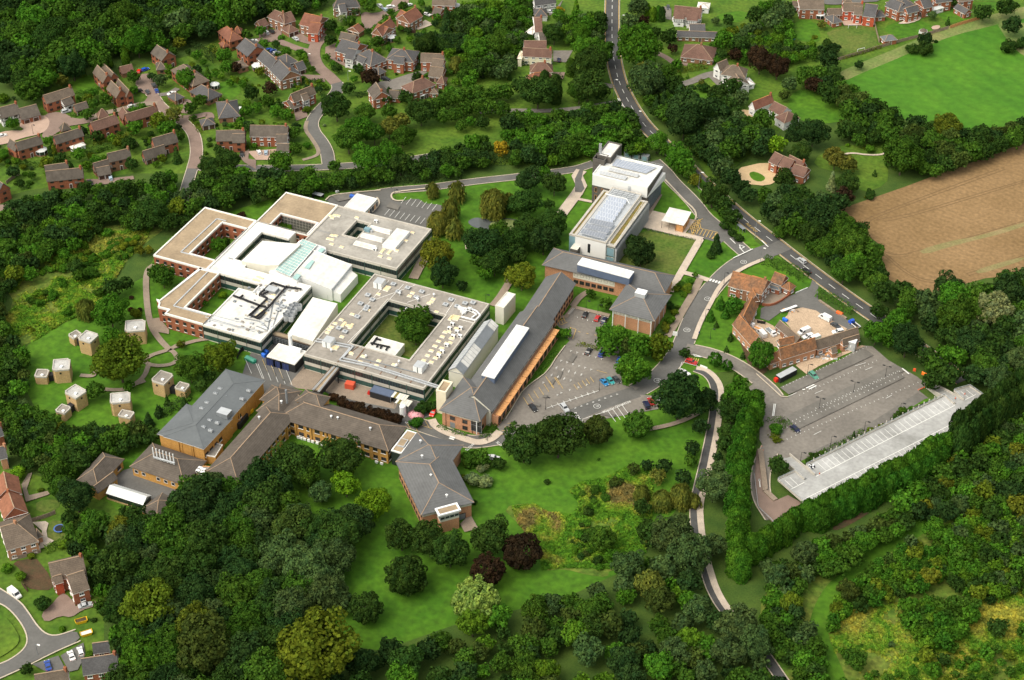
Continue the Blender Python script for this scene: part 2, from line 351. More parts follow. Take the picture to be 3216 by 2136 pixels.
stripes('H',['2130 -10 1500 220 1000 410 890 460 868 520 900 620','2190 -5 1500 245 1050 415 920 480 905 540 955 640','2361 95 1700 290 1320 405 1000 460','2361 112 1700 315 1290 435 1080 475','1025 740 1110 790 1230 900 1400 1005 1550 1022','1020 755 1090 800 1220 920 1400 1025 1550 1042','1030 725 1110 772 1200 785 1320 768','1110 800 1200 806 1290 796','2361 470 1900 610 1400 740 1290 768','2361 785 2100 880 1830 955','2361 815 2100 900 1850 975'],.45,M_['rut'],'wheel_ruts')
ground('weedy_strip','H','1380 740 1700 650 1900 620 2200 530 2420 465 2420 500 2150 590 1900 650 1640 720 1450 780',G_['weed'],1)
ground('weedy_strip','H','1900 930 2150 850 2361 800 2361 830 2150 900 1950 960',G_['weed'],1)
ground('meadow','E','940 500 1500 530 1500 560 1320 690 1160 850 1060 1010 1000 1150 870 1300 600 1400 330 1568 40 1700 -100 1500 150 1250 30 1050 350 860 450 760 730 700 850 600',G_['meadow'],1)
ground('meadow','K','-100 1540 200 1500 330 1580 450 1620 560 1600 620 1540 600 1450 530 1400 640 1310 860 1280 1060 1170 1280 1200 1300 1500 1260 1850 1200 2090 900 2120 880 2190 700 2170 480 2110 280 2130 250 1900 60 1700',G_['meadow'],1)
ground('meadow','Z','1780 1640 1790 1480 1740 1400 1800 1330 1900 1270 2100 1200 2450 1000 2450 1640',G_['meadow'],1)
road('grass_path','P','1480 60 1380 170 1200 280 1050 350 920 480 780 600 640 700 540 850 480 1000 460 1150 520 1300 590 1450 640 1600',6,G_['lawn'],False)
road('grass_path','O','480 40 470 200 450 400 455 540',2.5,G_['lawn'],False)
ground('lawn','A','640 760 830 690 900 780 930 820 750 860',G_['lawn'])
ground('lawn','A','2010 760 2180 750 2230 830 2190 890 2080 910 2030 830',G_['lawn'],1)
ground('lawn','D','230 190 440 185 500 380 380 390 240 370',G_['lawn'],1)
ground('worn_lawn','D','540 300 700 240 985 240 1010 420 660 545',G_['dry'])
ground('lawn','D','1070 250 1200 200 1400 185 1530 240 1520 290 1370 350 1200 350 1090 300',G_['lawn'],1)
ground('lawn','D','1560 130 1720 110 1880 180 1650 215',G_['lawn'])
ground('lawn','D','1860 20 2140 20 2110 100 1950 95',G_['lawn'])
ground('lawn','D','200 880 330 810 560 920 720 1020 730 1110 500 1150 300 1120 190 1000',G_['lawn'],1)
ground('lawn','D','400 1480 620 1350 900 1330 1120 1300 1110 1568 1100 1700 850 1800 820 1600 500 1568',G_['garden'],1)
ground('lawn','C','1420 890 1600 820 1850 840 1800 960 1500 960',G_['lawn'],1)
ground('lawn','C','1840 140 2180 90 2150 200 1980 215',G_['lawn'],1)
ground('lawn','M','440 90 640 110 700 240 500 300 430 240',G_['dry'],1)
ground('lawn','M','280 560 380 470 700 380 720 420 440 500 430 580',G_['garden'],1)
ground('lawn','I','330 1480 560 1470 540 1568 340 1600',G_['dry'],1)
ground('worn_lawn','G','1140 600 1240 560 1700 655 1450 1040 1300 1100 960 900',G_['dry'])
for q in('1470 640 1500 560 1600 600 1560 700',):
 pass
# leaf litter, yards, pond
ground('bare_earth','F','1150 170 1560 150 1900 120 2361 60 2361 90 1700 125 1560 145 1160 185',G_['soil'])
ground('bare_earth','L','-330 -180 -180 -220 0 -60 60 60 30 200 -30 330 -150 330',G_['soil'],1)
ground('bare_earth','M','100 480 330 440 380 500 470 620 500 740 300 740 210 690 200 560',G_['soil'],1)
ground('bare_earth','P','600 130 900 0 980 0 740 150 600 200',G_['soil'],1)
ground('pond','F','1945 480 2000 445 2060 440 2180 470 2300 440 2500 480 2500 600 2200 640 2100 600 2080 545 2000 530',G_['water'],1)
ground('pond_weed','F','2150 480 2300 450 2420 470 2420 560 2250 590 2180 560',G_['weedw'],1)
# ---- the public road and the junction
ROADC='public road'
P_=[at('C',*q)for q in((926,-200),(926,-60),(922,170),(922,330),(926,430),(940,560),(972,705),(1000,790),(1075,945),(1170,1090),(1265,1205))]+[at('g',*q)for q in((1330,200),(1590,455),(1750,600),(1925,755))]+[at('H',*q)for q in((45,660),(210,790),(400,935),(600,1085),(810,1235),(1050,1400),(1400,1650),(1800,1950))]
road('public_road',None,P_,7.4,G_['asphalt_d'],dash=(4,4,.22),yellow=True,kw=.22)
ground('verge','g','1260 200 1300 170 1640 480 1800 640 1870 860 1900 940 1960 970 2040 970 2000 900 1890 800 1720 700 1540 520',G_['lawn'],1)
ground('road_junction','G','2361 680 2440 760 2400 830 2280 780 2180 745',G_['asphalt'])
# ---- campus roads
road('access_road','G','2520 690 2400 745 2250 790 2110 850 1990 940 1890 1040 1800 1150 1730 1260 1670 1380 1610 1530 1560 1660 1460 1800 1330 1930 1150 2040 950 2120 700 2230',7.6,G_['asphalt'])
road('loop_road','G','2180 790 2100 720 1990 620 1880 520 1770 430 1690 320 1590 215 1480 110 1410 20 1300 -80',6.5,G_['asphalt'])
ground('loop_road_bay','G','1700 450 1780 470 1980 640 1920 680 1610 590',G_['asphalt'])
road('service_road','F','1000 250 1150 205 1350 182 1560 170 1750 145 2000 110 2361 72 2661 35 2900 5 3010 -20 3120 -60',4.6,G_['asphalt'])
ground('north_car_park','F','640 280 700 240 1150 190 1250 215 1250 270 1330 295 1430 270 1500 270 1560 310 1700 325 1760 350 1560 540 900 440',G_['asphalt'])
ground('south_yard','J','0 40 160 0 480 120 1300 470 1620 620 1640 700 1420 760 900 640 640 480 330 440 60 520 -160 420 -80 180',G_['asphalt'])
ground('walkway_yard','J','330 380 440 250 700 350 760 400 700 480 380 450 310 410',G_['pathd'])
ground('service_yard','J','640 470 760 380 1060 440 1300 600 1280 640 900 560 760 520',G_['pathd'])
ground('middle_car_park','K','530 10 760 60 980 150 1020 420 1180 440 1080 500 1340 520 1350 640 640 770 560 900 -40 950 -140 800 0 640 120 450 300 320 430 120',G_['asphalt_w'])
road('car_park_lane','K','1150 480 900 560 650 660 420 760 200 870 -50 900 -220 930 -400 950 -550 890 -720 830 -930 760 -1060 740',6.6,G_['asphalt'])
ground('small_car_park','G','560 1270 900 1350 850 1450 1060 1560 980 1700 560 1600 440 1500 385 1420 500 1360',G_['asphalt_w'])
ground('east_car_park','L','180 535 560 250 880 55 960 60 1110 190 1380 345 1470 420 1390 470 1500 555 340 1140 120 1080 50 1000 -30 1010 -80 920 -70 700 -100 560 -180 440 -100 380',G_['asphalt_w'])
road('farm_road','K','1600 80 1850 130 2060 220 2250 350 2420 500 2480 650 2450 850 2360 1050 2290 1200 2290 1450 2420 1650',6.2,G_['asphalt_w'],kw=.35)
road('back_lane','K','1690 270 1800 310 1870 400 1885 540 1855 780 1800 1050 1740 1300 1690 1500 1690 1700 1730 1920 1790 2140 1850 2320 1960 2500 2100 2640 2300 2860 2500 3150 2640 3360',3.4,G_['asphalt_d'],kw=.3)
road('pale_footpath','K','1700 260 1800 275 1900 370 1935 480 1920 620 1890 850 1840 1100 1800 1300 1730 1500 1740 1700 1770 1920 1830 2140 1890 2320 2000 2500 2150 2640',2.2,G_['path'],False)
ground('farm_drive','X','800 630 1100 500 1340 400 1450 340 1480 250 1560 330 1550 500 1700 640 2000 820 2100 960 1900 900 1640 740 1500 650 1300 620 1050 690 900 800 790 760',G_['asphalt'])
ground('farm_yard','X','1180 650 1350 620 1530 660 1640 740 1940 900 1900 950 1480 1090 1250 960 1090 780 1150 720',G_['yard'],0)
ground('farm_yard','X','650 760 820 790 960 860 1150 1030 1060 1150 940 1130 760 1000 640 880',G_['yard'],0)
ground('farm_yard','X','870 400 1050 390 1190 440 1180 470 1060 540 830 600 800 560',G_['pathd'],0)
ground('farm_apron','X','1290 1350 1480 1290 1800 1240 2130 1120 2180 1130 1800 1290 1560 1400 1400 1500 1260 1390',G_['yard'],0)
# ---- estate roads
ground('gravel_drive','C','2030 1568 2361 1490 2460 1560 2460 1660 2361 1720 2150 1700',G_['gravel'],1)
ground('gravel_island','G','2180 30 2240 15 2330 60 2335 95 2280 115 2210 90',G_['lawn'],1)
ground('gravel_drive','C','2030 1060 2160 1000 2250 1080 2100 1100',G_['gravel'],1)
ground('garden_lawn','C','1420 550 1480 600 1460 640 1340 600 1340 520',G_['garden'],1)
road('house_drive','C','1330 490 1420 530 1500 590 1620 600',3.4,G_['block'],False)
road('house_drive','C','1520 790 1650 760 1800 690 1930 670',4.6,G_['asphalt_w'],False)
ground('house_drive','C','1800 700 1930 660 1990 800 1900 800',G_['asphalt_w'])
ground('house_drive','C','380 470 560 470 500 580 380 570',G_['asphalt_w'])
ground('house_drive','C','330 80 420 60 470 0 420 120 340 150',G_['asphalt_w'])
ground('house_drive','C','1400 60 1470 80 1470 190 1420 180',G_['asphalt_w'])
ground('house_drive','C','380 670 490 670 470 740 380 740',G_['block'])
road('side_road','C','-300 1040 0 1020 300 1030 560 1010 800 975 920 950 1000 950',3.4,G_['asphalt_w'],False)
road('side_road','C','700 770 850 790 930 800',4,G_['asphalt_w'],False)
road('estate_road','Z','420 470 440 400 452 368 448 388 520 388 620 390 720 388 760 386 850 381 975 366 1040 350',4.6,G_['asphalt'],True,1)
road('estate_road','B','680 1560 665 1480 655 1400 600 1300 530 1220 510 1130 570 1040 670 940 740 860 765 800 720 745',5.6,G_['asphalt'])
road('estate_path','B','470 1120 450 1200 520 1290 580 1390 570 1440 430 1480',1.8,G_['pathd'],False)
road('estate_road','B','740 770 660 690 570 620 530 520 540 430 600 360 650 320',6,G_['block'],False)
road('estate_road','B','560 480 430 470 300 420 150 360 -10 380',4.4,G_['block'],False)
ground('house_drive','B','400 300 460 340 560 380 560 430 440 400 330 360',G_['block'])
ground('house_drive','B','20 300 240 270 230 380 40 400',G_['block'])
ground('house_drive','B','400 690 620 700 640 760 500 740',G_['block'])
ground('estate_road','B','970 110 1110 130 1220 80 1290 -40 1420 -40 1400 60 1290 110 1180 165 1080 255 1010 280 970 210',G_['block'],1)
ground('house_drive','B','1120 760 1220 750 1400 690 1560 650 1590 690 1480 700 1500 740 1340 830 1190 840',G_['asphalt_w'])
ground('house_drive','B','640 440 740 400 740 520 860 580 860 640 640 520',G_['block'])
ground('house_drive','B','350 1030 460 1010 480 1080 370 1120',G_['block'])
ground('house_drive','B','-80 1400 190 1380 170 1480 0 1480',G_['blockr'])
road('estate_road','A','1370 700 1350 800 1420 900 1480 990 1590 1070 1690 1130 1780 1220 1810 1320 1815 1440 1780 1560',5.2,G_['block'],True)
ground('estate_road','A','1280 690 1420 680 1470 760 1400 980 1300 980 1380 880 1300 860 1240 800',G_['block'],1)
road('house_drive','A','1700 1050 1740 990 1720 930 1650 950',4,G_['block'],False)
road('house_drive','A','1690 1090 1820 1080 1930 1050 1940 1100',4,G_['block'],False)
road('house_drive','A','1470 880 1560 870 1640 820',3,G_['asphalt_w'],False)
ground('estate_road','A','165 1160 240 1110 400 1060 460 1110 450 1180 385 1240 200 1280 40 1340 -60 1340 -60 1250 60 1210 240 1210',G_['blockr'],1)
ground('estate_road','A','400 1060 560 1030 700 1110 860 1080 860 1130 760 1150 620 1170 470 1270 400 1290 385 1240 450 1180 460 1110',G_['block'],1)
road('house_drive','A','850 1100 900 1060 1100 1020 1300 960 1450 960',3.6,G_['pathd'],False)
ground('house_drive','A','2200 1440 2300 1380 2290 1470 2361 1480 2361 1568 2250 1500',G_['block'])
ground('house_drive','E','790 90 960 90 1230 60 1240 90 960 140 820 140',G_['block'])
ground('house_drive','E','-80 330 170 320 150 370 0 420 -80 430',G_['block'])
ground('public_street','D','380 -150 1300 -300 1300 -120 1000 20 620 50 525 45',G_['asphalt'])
ground('patio','D','680 200 700 240 985 240 985 190 850 180',G_['blockr'])
ground('patio','D','1190 220 1390 150 1420 180 1320 220 1230 228',G_['path'],1)
ground('patio','D','1500 250 1580 235 1590 265 1520 285',G_['blockr'],1)
ground('patio','B','1450 270 1560 190 1640 230 1500 280',G_['path'])
road('garden_path','D','690 1430 780 1415 900 1435 1050 1435 1110 1400',1.2,G_['path'],False)
ground('patio','C','40 290 100 270 110 310 60 310',G_['blockr'])
ground('street','M','-160 660 -60 690 180 840 260 940 330 1060 400 1130 520 1170 700 1110 750 1210 500 1310 0 1560 -200 1660 -200 1470 -60 1440 100 1380 240 1270 255 1180 200 1050 60 900 -60 830 -160 800',G_['asphalt'],1)
for s in('-100 670 180 840 270 960 340 1070 420 1150 520 1172 700 1110','-60 1590 250 1450 500 1320 745 1215','-60 850 70 900 200 1050 258 1180 240 1280 100 1390 -60 1450'):
 kerbline(smoothp(pts('M',s),2),ZL[0]+.004,.35)
ground('house_drive','M','375 965 480 880 540 800 600 770 690 860 700 905 870 840 940 860 860 900 760 930 660 1000 560 980 420 1050',G_['block'],1)
ground('house_drive','M','560 1350 700 1270 770 1230 790 1340 720 1480 640 1500',G_['asphalt'])
ground('house_drive','M','300 1430 540 1350 620 1500 480 1530',G_['asphalt'])
ground('patio','M','300 120 420 110 450 130 430 200 440 260 500 290 440 340 360 370 390 200',G_['path'])
ground('patio','I','200 1340 260 1240 300 1230 250 1380 270 1440 440 1400 460 1430 340 1470 240 1500',G_['pathd'])
ground('island_garden','M','-60 980 40 980 120 1070 190 1190 150 1270 0 1370 -60 1380',G_['garden'],1)
# ---- campus paths
road('footpath','E','1420 880 1345 940 1350 1200 1385 1440 1470 1568 1560 1660',2.4,G_['pathd'],False)
ground('forecourt','E','1390 1380 1470 1370 1560 1480 1560 1520 1450 1500',G_['pathd'])
for s in('1640 1620 1560 1665 1400 1710 1330 1760 1375 1805 1500 1815 1610 1790 1640 1740 1600 1680 1560 1665','1370 1810 1335 1910 1240 1990 1130 2040 960 2030','1610 1640 1800 1580 1950 1560','930 1800 870 1880 860 1910 740 1900','1240 1985 1340 1950'):
 road('footpath','E',s,1.9,G_['pathd'],False)
road('footpath','G','450 420 600 220 640 150 600 60 640 10',5,G_['path'],False,0)
ground('service_apron','G','580 210 580 90 620 10 660 0 640 100 670 180 640 215',G_['asphalt'])
road('footpath','G','595 272 740 300',1.8,G_['path'],False)
road('footpath','F','2361 1000 2250 1180 2180 1260',3,G_['pathd'],False)
road('footpath','F','1450 1010 1530 850 1640 700',4,G_['pathd'],False)
road('footpath','F','1950 740 1920 600',1.4,G_['path'],False)
ground('plaza','G','1240 410 1290 380 1410 410 1690 470 1600 590 1770 630 1740 665 1200 535 1180 500',G_['path'])
road('footpath','G','1740 640 1600 880 1455 1130',3,G_['path'],False)
road('footpath','G','1590 955 1700 985 1815 1025',2.6,G_['path'],False)
road('footpath','G','1735 1010 1680 1130 1600 1260 1520 1400 1430 1545',3,G_['pathd'],False)
road('footpath','G','960 830 1100 620 1260 400 1360 230',2.6,G_['pathd'],False)
road('footpath','G','560 1265 620 1180 700 1130',2.6,G_['pathd'],False)
road('pavement','G','380 1370 500 1360 560 1270 900 1350',2,G_['pathd'],False,0)
road('pavement','G','1100 2420 1330 2390 1560 2330 1720 2250',2,G_['pathd'],False)
road('pavement','J','1620 740 1650 800 1750 860 1950 930 2060 960 2180 920 2250 850',3,G_['path'],False)
road('pavement','G','2320 830 2150 900 1990 1000 1900 1100 1830 1240 1740 1400 1680 1568',1.8,G_['path'],False)
kerbline(smoothp(pts('G','1380 65 1480 170 1590 290 1680 370 1700 420 1690 470'),1),ZL[0],.6)
kerbline(smoothp(pts('F','640 290 690 240 900 215 1150 195'),1),ZL[0],.5)
kerbline(smoothp(pts('F','1560 180 1280 210 1245 235 1255 275 1300 295 1360 290'),1),ZL[0],.6)
kerbline(smoothp(pts('F','1115 262 1140 300 1130 340 1070 400'),1),ZL[0],.6)
kerbline(pts('L','180 535 120 530 0 420 -110 320'),ZL[0],.35)
kerbline(pts('K','490 60 400 180 360 250 300 320 150 430 90 490 0 640 -60 740'),ZL[0],.3)
ground('patio','y','1550 1390 1660 1280 1750 1440 1600 1480',G_['pathd'])
ground('verge','L','1250 640 1420 560 1490 545 1500 565 1280 650 340 1150 300 1130 800 850',G_['lawn'])
build_kerbs()
# older, darker surfacing in the bay rows
M_['asphalt_b']=mat('bay_asphalt',(.150,.140,.125),.92,scale=.08,noise=.2,fine=.8,fa=.1)
for s,w in(('150 480 560 290 930 118',5),('170 760 470 620 790 470 1215 262',5),('190 820 480 680 790 530 1215 322',5),('400 1085 900 850 1420 520',4)):
 b=MB();strip(b,pts('L',s),w,zlay(),M_['asphalt_b']);b.build('bay_surface',kind='structure')
for s in('560 130 600 150 555 220 515 200','430 290 470 300 440 370 400 355','375 370 400 378 370 430 345 420','285 515 330 520 320 545 280 540','225 590 265 600 255 625 215 612','800 660 960 700 940 720 780 690'):
 ground('tarmac_patch','K',s,M_['asphalt_b'])
for s in('700 250 950 200 960 260 760 300','1240 300 1330 340 1310 380 1200 350'):ground('tarmac_patch','F',s,M_['asphalt_b'])
# ---- paint on the tarmac
zt=zlay()+.004
segs=[(at('F',1370-i*0,0),0)for i in()]
def row(fr,x0,y0,x1,y1,dx,dy,n):
 return[(at(fr,x0+(x1-x0)*i/(n-1),y0+(y1-y0)*i/(n-1)),at(fr,x0+(x1-x0)*i/(n-1)+dx,y0+(y1-y0)*i/(n-1)+dy))for i in range(n)]
marks(row('F',1338,318,1625,383,45,-58,7),zt,.16)
marks(row('F',1186,428,1515,508,46,-56,8),zt,.16)
marks(row('G',1822,1035,1900,1058,18,-20,4),zt,.8,name='zebra_crossing')
# T and cross marks of the middle car park
sg=[]
for r in('545 108 655 138 830 180 3','455 198 620 248 730 280 6','410 268 525 298 640 330 5','365 335 480 368 540 385 4','290 400 420 350 480 365 1','130 600 200 590 260 572 3','420 512 470 492 580 455 4'):
 pass
def cross(fr,x,y,ux,uy,vx,vy,k=0):
 o=[(at(fr,x-ux,y-uy),at(fr,x+ux,y+uy))]
 o.append((at(fr,x-(vx if not k else 0),y-(vy if not k else 0)),at(fr,x+vx,y+vy)))
 return o
for a,c,n,k in(((545,108),(830,182),6,1),((455,198),(730,280),6,1),((410,268),(640,330),5,0),((365,335),(540,383),4,0),((290,400),(420,515),2,1),((455,495),(690,420),4,1)):
 for i in range(n):
  x=a[0]+(c[0]-a[0])*i/(n-1);y=a[1]+(c[1]-a[1])*i/(n-1);sg+=cross('K',x,y,10,3,-6,12,k)
for i in range(8):
 x=370+55*i;y=622-19*i;sg+=cross('K',x,y,10,13,9,-4,0)
for i in range(8):
 x=585+55*i;y=640-18*i;sg+=cross('K',x,y,10,-3,-4,-10,1)
sg+=row('K',880,660,1010,605,75,105,4);sg+=[(at('K',320,640),at('K',800,478)),(at('K',640,745),at('K',880,665)),(at('K',1565,215),at('K',1530,330)),(at('K',1570,215),at('K',1710,250)),(at('K',1500,320),at('K',1520,285))]
marks(sg,zt,.17)
marks(row('K',105,540,390,355,45,70,7)+row('K',310,345,400,350,70,110,2)+[(at('K',780,290),at('K',880,318)),(at('K',405,180),at('K',460,100))]+row('K',570,420,720,350,35,50,5),zt,.15,M_['liney'])
marks(row('K',1600,155,1720,185,-8,26,7),zt,.3,M_['liney'])
marks([(at('J',1455,775),at('J',1625,830)),(at('J',1500,780),at('J',1555,790)),(at('J',1560,755),at('J',1600,825)),(at('J',1390,780),at('J',1430,830)),(at('J',1450,780),at('J',1490,850))]+row('J',2240,880,2320,780,50,0,4),zt,.15,M_['liney'])
marks([(at('J',1790,900),at('J',1835,915)),(at('J',1782,915),at('J',1827,930))],zt,.7)
marks(row('J',20,230,280,290,55,140,5)+row('J',-100,180,0,225,60,140,2),zt,.14)
marks(row('J',60,190,210,270,50,120,3),zt,.14,M_['liney'])
# yellow hatching of the disabled bays and the bus bay by the pavilion
marks(row('G',1640,520,1720,465,25,90,6)+row('G',1620,560,1700,480,60,-20,4)+row('G',1700,540,1880,590,-30,55,7)+[(at('G',1700,540),at('G',1895,585)),(at('G',1660,600),at('G',1700,540)),(at('G',1610,590),at('G',1690,610)),(at('G',1840,645),at('G',1895,585)),(at('G',1740,465),at('G',1700,540)),(at('G',1650,470),at('G',1745,488))],zt,.22,M_['liney'])
marks(row('G',400,1400,470,1360,20,50,4)+row('G',385,1380,450,1440,60,-25,3)+[(at('G',540,1460),at('G',520,1560)),(at('G',590,1480),at('G',560,1568)),(at('G',540,1465),at('G',590,1480))]+row('G',610,1500,760,1530,20,8,3),zt,.2,M_['liney'])
marks(row('G',515,1335,555,1285,22,5,8)+row('G',600,1365,740,1405,6,10,4),zt,.16)
# east car park bay ticks
sg=[]
for a,c,n in(((140,440),(905,75),26),((180,530),(260,500),2),((290,520),(1000,200),20),((180,660),(1215,282),3),((440,640),(1190,300),22),((190,775),(1210,300),30),((95,850),(1240,335),30),((175,925),(1420,385),32),((230,955),(1440,470),3)):
 if n<5:continue
 for i in range(n):
  x=a[0]+(c[0]-a[0])*i/(n-1);y=a[1]+(c[1]-a[1])*i/(n-1)
  sg.append((at('L',x-3.5,y-4.5),at('L',x+3.5,y+4.5)))
sg+=[(at('L',180,533),at('L',262,498)),(at('L',430,505),at('L',500,475)),(at('L',895,288),at('L',960,260)),(at('L',420,885),at('L',490,850)),(at('L',1085,550),at('L',1140,520)),(at('L',800,250),at('L',900,220))]
marks(sg,zt,.15)
marks([(at('L',375,465),at('L',445,432)),(at('L',315,468),at('L',340,466)),(at('L',350,455),at('L',390,437)),(at('L',393,435),at('L',425,422)),(at('L',1235,272),at('L',1300,325))],zt,.55)
marks([(at('L',40,712),at('L',55,600)),(at('L',52,712),at('L',68,600))],zt,.3)
# bus stop lettering and give way lines at the mouth of the access road
marks([(at('G',2040,822),at('G',2220,738)),(at('G',2300,660),at('G',2361,720))],zt+.02,.45)
marks([(at('G',2095,700),at('G',2145,720)),(at('G',2145,720),at('G',2110,738)),(at('G',2110,738),at('G',2095,700)),(at('G',2010,642),at('G',2060,690)),(at('G',2095,725),at('G',2140,770))],zt+.02,.35)
marks([(at('K',1668,140),at('K',1755,168)),(at('K',1668,140),at('K',1685,160)),(at('K',1685,160),at('K',1755,168)),(at('C',972,915),at('C',1022,1000)),(at('C',985,915),at('C',1035,1000))],zt+.02,.35)
marks([(at('Q',245,910),at('Q',232,790)),(at('Q',222,810),at('Q',230,770)),(at('Q',243,812),at('Q',230,770))],zt+.02,.35)
def word(txt,fr,x,y,x2,y2,size,z,m='linew'):
 cu=bpy.data.curves.new('w','FONT');cu.body=txt;cu.size=1;cu.align_x='CENTER';cu.align_y='CENTER'
 o=bpy.data.objects.new('w',cu);COL.objects.link(o)
 bpy.context.view_layer.update()
 me=bpy.data.meshes.new_from_object(o.evaluated_get(bpy.context.evaluated_depsgraph_get()));bpy.data.objects.remove(o)
 me.materials.clear();me.materials.append(M_[m])
 a=at(fr,x,y);b=at(fr,x2,y2);d=(b-a)
 q=bpy.data.objects.new('road_lettering',me);COL.objects.link(q);q['kind']='structure'
 q.location=((a.x+b.x)/2,(a.y+b.y)/2,z);q.rotation_euler=(0,0,math.atan2(d.y,d.x));q.scale=(size,size,1)
word('BUS','C',100,100,101,100,.001,-1)if False else None
word('VISITOR','K',935,640,845,672,1.5,zt+.02)
word('RESERVED','K',1095,575,945,632,1.5,zt+.02)
word('RAMP','K',570,680,635,765,2.2,zt+.02)
word('SLOW','J',1950,1020,2000,980,1.6,zt+.02)
word('SLOW','J',2225,955,2290,1005,1.6,zt+.02)
word('5','J',1385,790,1410,765,2.5,zt+.02)
word('IN','L',318,468,425,425,2,zt+.02)if False else None
for fr,x,y in(('K',784,622),('K',1339,384),('G',1804,1200),('G',1612,1487),('G',2135,860)):
 word('10',fr,x-12,y,x+12,y,1.3,zt+.02)
 c=at(fr,x,y);ring=[Vector((c.x+1.25*math.cos(a*math.pi/8),c.y+1.25*math.sin(a*math.pi/8),0))for a in range(17)]
 b=MB();strip(b,ring,.16,zt+.02,M_['linew']);b.build('road_marking',kind='structure')
word('BUS STOP','G',2130,475,2285,610,1.7,zt+.02,'liney')
# == building helpers
WC={}
def cached(key,fn):
 if key not in WC:WC[key]=fn()
 return WC[key]
def window_mesh(w,h,cols=2,fm='whitem',gm='glassd',sill=False,rows=1):
 def make():
  b=MB();f=.11
  b.box((0,0),(1,0),(0,1),w/2,.03,0,h,M_[gm])
  def bar(x0,x1,z0,z1,d=.07):
   b.box(((x0+x1)/2,.02),(1,0),(0,1),(x1-x0)/2,d,z0,z1,M_[fm])
  bar(-w/2,-w/2+f,0,h);bar(w/2-f,w/2,0,h);bar(-w/2+f,w/2-f,h-f,h);bar(-w/2+f,w/2-f,0,f)
  for i in range(1,cols):
   x=-w/2+w*i/cols;bar(x-.04,x+.04,f,h-f)
  for i in range(1,rows):
   z=h*i/rows;bar(-w/2+f,w/2-f,z-.04,z+.04,.068)
  if sill:b.box((0,.12),(1,0),(0,1),w/2+.1,.14,-.14,-.005,M_['parapet'])
  return b.mesh('window')
 return cached(('w',w,h,cols,fm,gm,sill,rows),make)
def door_mesh(w,h,m,fm=None,cols=1):
 def make():
  b=MB();b.box((0,0),(1,0),(0,1),w/2,.05,0,h,M_[m])
  if fm:
   for x0,x1,z0,z1 in((-w/2-.12,-w/2-.01,0,h+.12),(w/2+.01,w/2+.12,0,h+.12),(-w/2,w/2,h+.005,h+.12)):
    b.box(((x0+x1)/2,.02),(1,0),(0,1),(x1-x0)/2,.09,z0,z1,M_[fm])
   for i in range(1,cols):
    x=-w/2+w*i/cols;b.box((x,.03),(1,0),(0,1),.05,.06,0,h-.01,M_[fm])
  return b.mesh('door')
 return cached(('d',w,h,m,fm,cols),make)
def put(parent,name,me,p,n2,z,off=.03,color=None,scale=None):
 """fix a wall piece on a wall: p on the wall line, n2 the outward normal"""
 q=Vector((p[0],p[1],z))+Vector((n2[0],n2[1],0))*off
 o=bpy.data.objects.new(name,me);COL.objects.link(o);o.parent=parent
 o.location=local(parent,q);o.rotation_euler=(0,0,math.atan2(n2[1],n2[0])-math.pi/2-parent.rotation_euler.z)
 if color:o.color=color
 if scale:o.scale=scale
 return o
def facing(n,p):
 return(EYE.x-p[0])*n[0]+(EYE.y-p[1])*n[1]>-.25*math.hypot(EYE.x-p[0],EYE.y-p[1])
def edges(poly):
 poly=ccw(poly);n=len(poly)
 for i in range(n):
  a=Vector(poly[i][:2]);b=Vector(poly[(i+1)%n][:2]);d=b-a;L=d.length
  if L>.1:yield a,b,Vector((d.y,-d.x))/L,L
def win_row(parent,a,b,n2,n,z,me,m0=.5,m1=.5,skip=(),name='window'):
 a=Vector(a[:2]);b=Vector(b[:2])
 for i in range(n):
  if i in skip:continue
  t=(i+m0)/(n-1+m0+m1)if n-1+m0+m1 else.5
  put(parent,name,me,a+(b-a)*t,n2,z)
def flat(parent,poly,h,wm,rm,pm='parapet',ph=.45,pw=.45,holes=(),wallname='wall',z0=0):
 poly=ccw(poly);FOOT.append([(v[0],v[1])for v in poly])if not holes else FOOT.append([(v[0],v[1])for v in poly])
 w=MB()
 for loop in[poly]+[ccw(q)[::-1]for q in holes]:
  n=len(loop)
  for i in range(n):
   a,c=loop[i],loop[(i+1)%n]
   w.face([(a[0],a[1],z0),(c[0],c[1],z0),(c[0],c[1],h),(a[0],a[1],h)],M_[wm])
 w.build(wallname,parent)
 r=MB();r.poly(poly,h,M_[rm],holes);r.build('roof',parent)
 if ph:
  p=MB()
  for loop,sg in[(poly,1)]+[(ccw(q)[::-1],1)for q in holes]:
   n=len(loop);L=[Vector((v[0],v[1]))for v in loop]
   inn=[];outn=[]
   for i in range(n):
    d0=(L[i]-L[i-1]).normalized();d1=(L[(i+1)%n]-L[i]).normalized()
    n0=Vector((-d0.y,d0.x));n1=Vector((-d1.y,d1.x));m=(n0+n1);m=m/max(m.length_squared/2,.3)if m.length>.2 else n0
    inn.append(L[i]+m*pw);outn.append(L[i]-m*.06)
   for i in range(n):
    k=(i+1)%n;A,B,Ci,Di=outn[i],outn[k],inn[k],inn[i];t=h+ph;zb=h-.35
    p.face([(A.x,A.y,t),(B.x,B.y,t),(Ci.x,Ci.y,t),(Di.x,Di.y,t)],M_[pm])
    p.face([(A.x,A.y,zb),(B.x,B.y,zb),(B.x,B.y,t),(A.x,A.y,t)],M_[pm])
    p.face([(Ci.x,Ci.y,h),(Di.x,Di.y,h),(Di.x,Di.y,t),(Ci.x,Ci.y,t)],M_[pm])
  p.build('parapet',parent)
 return poly
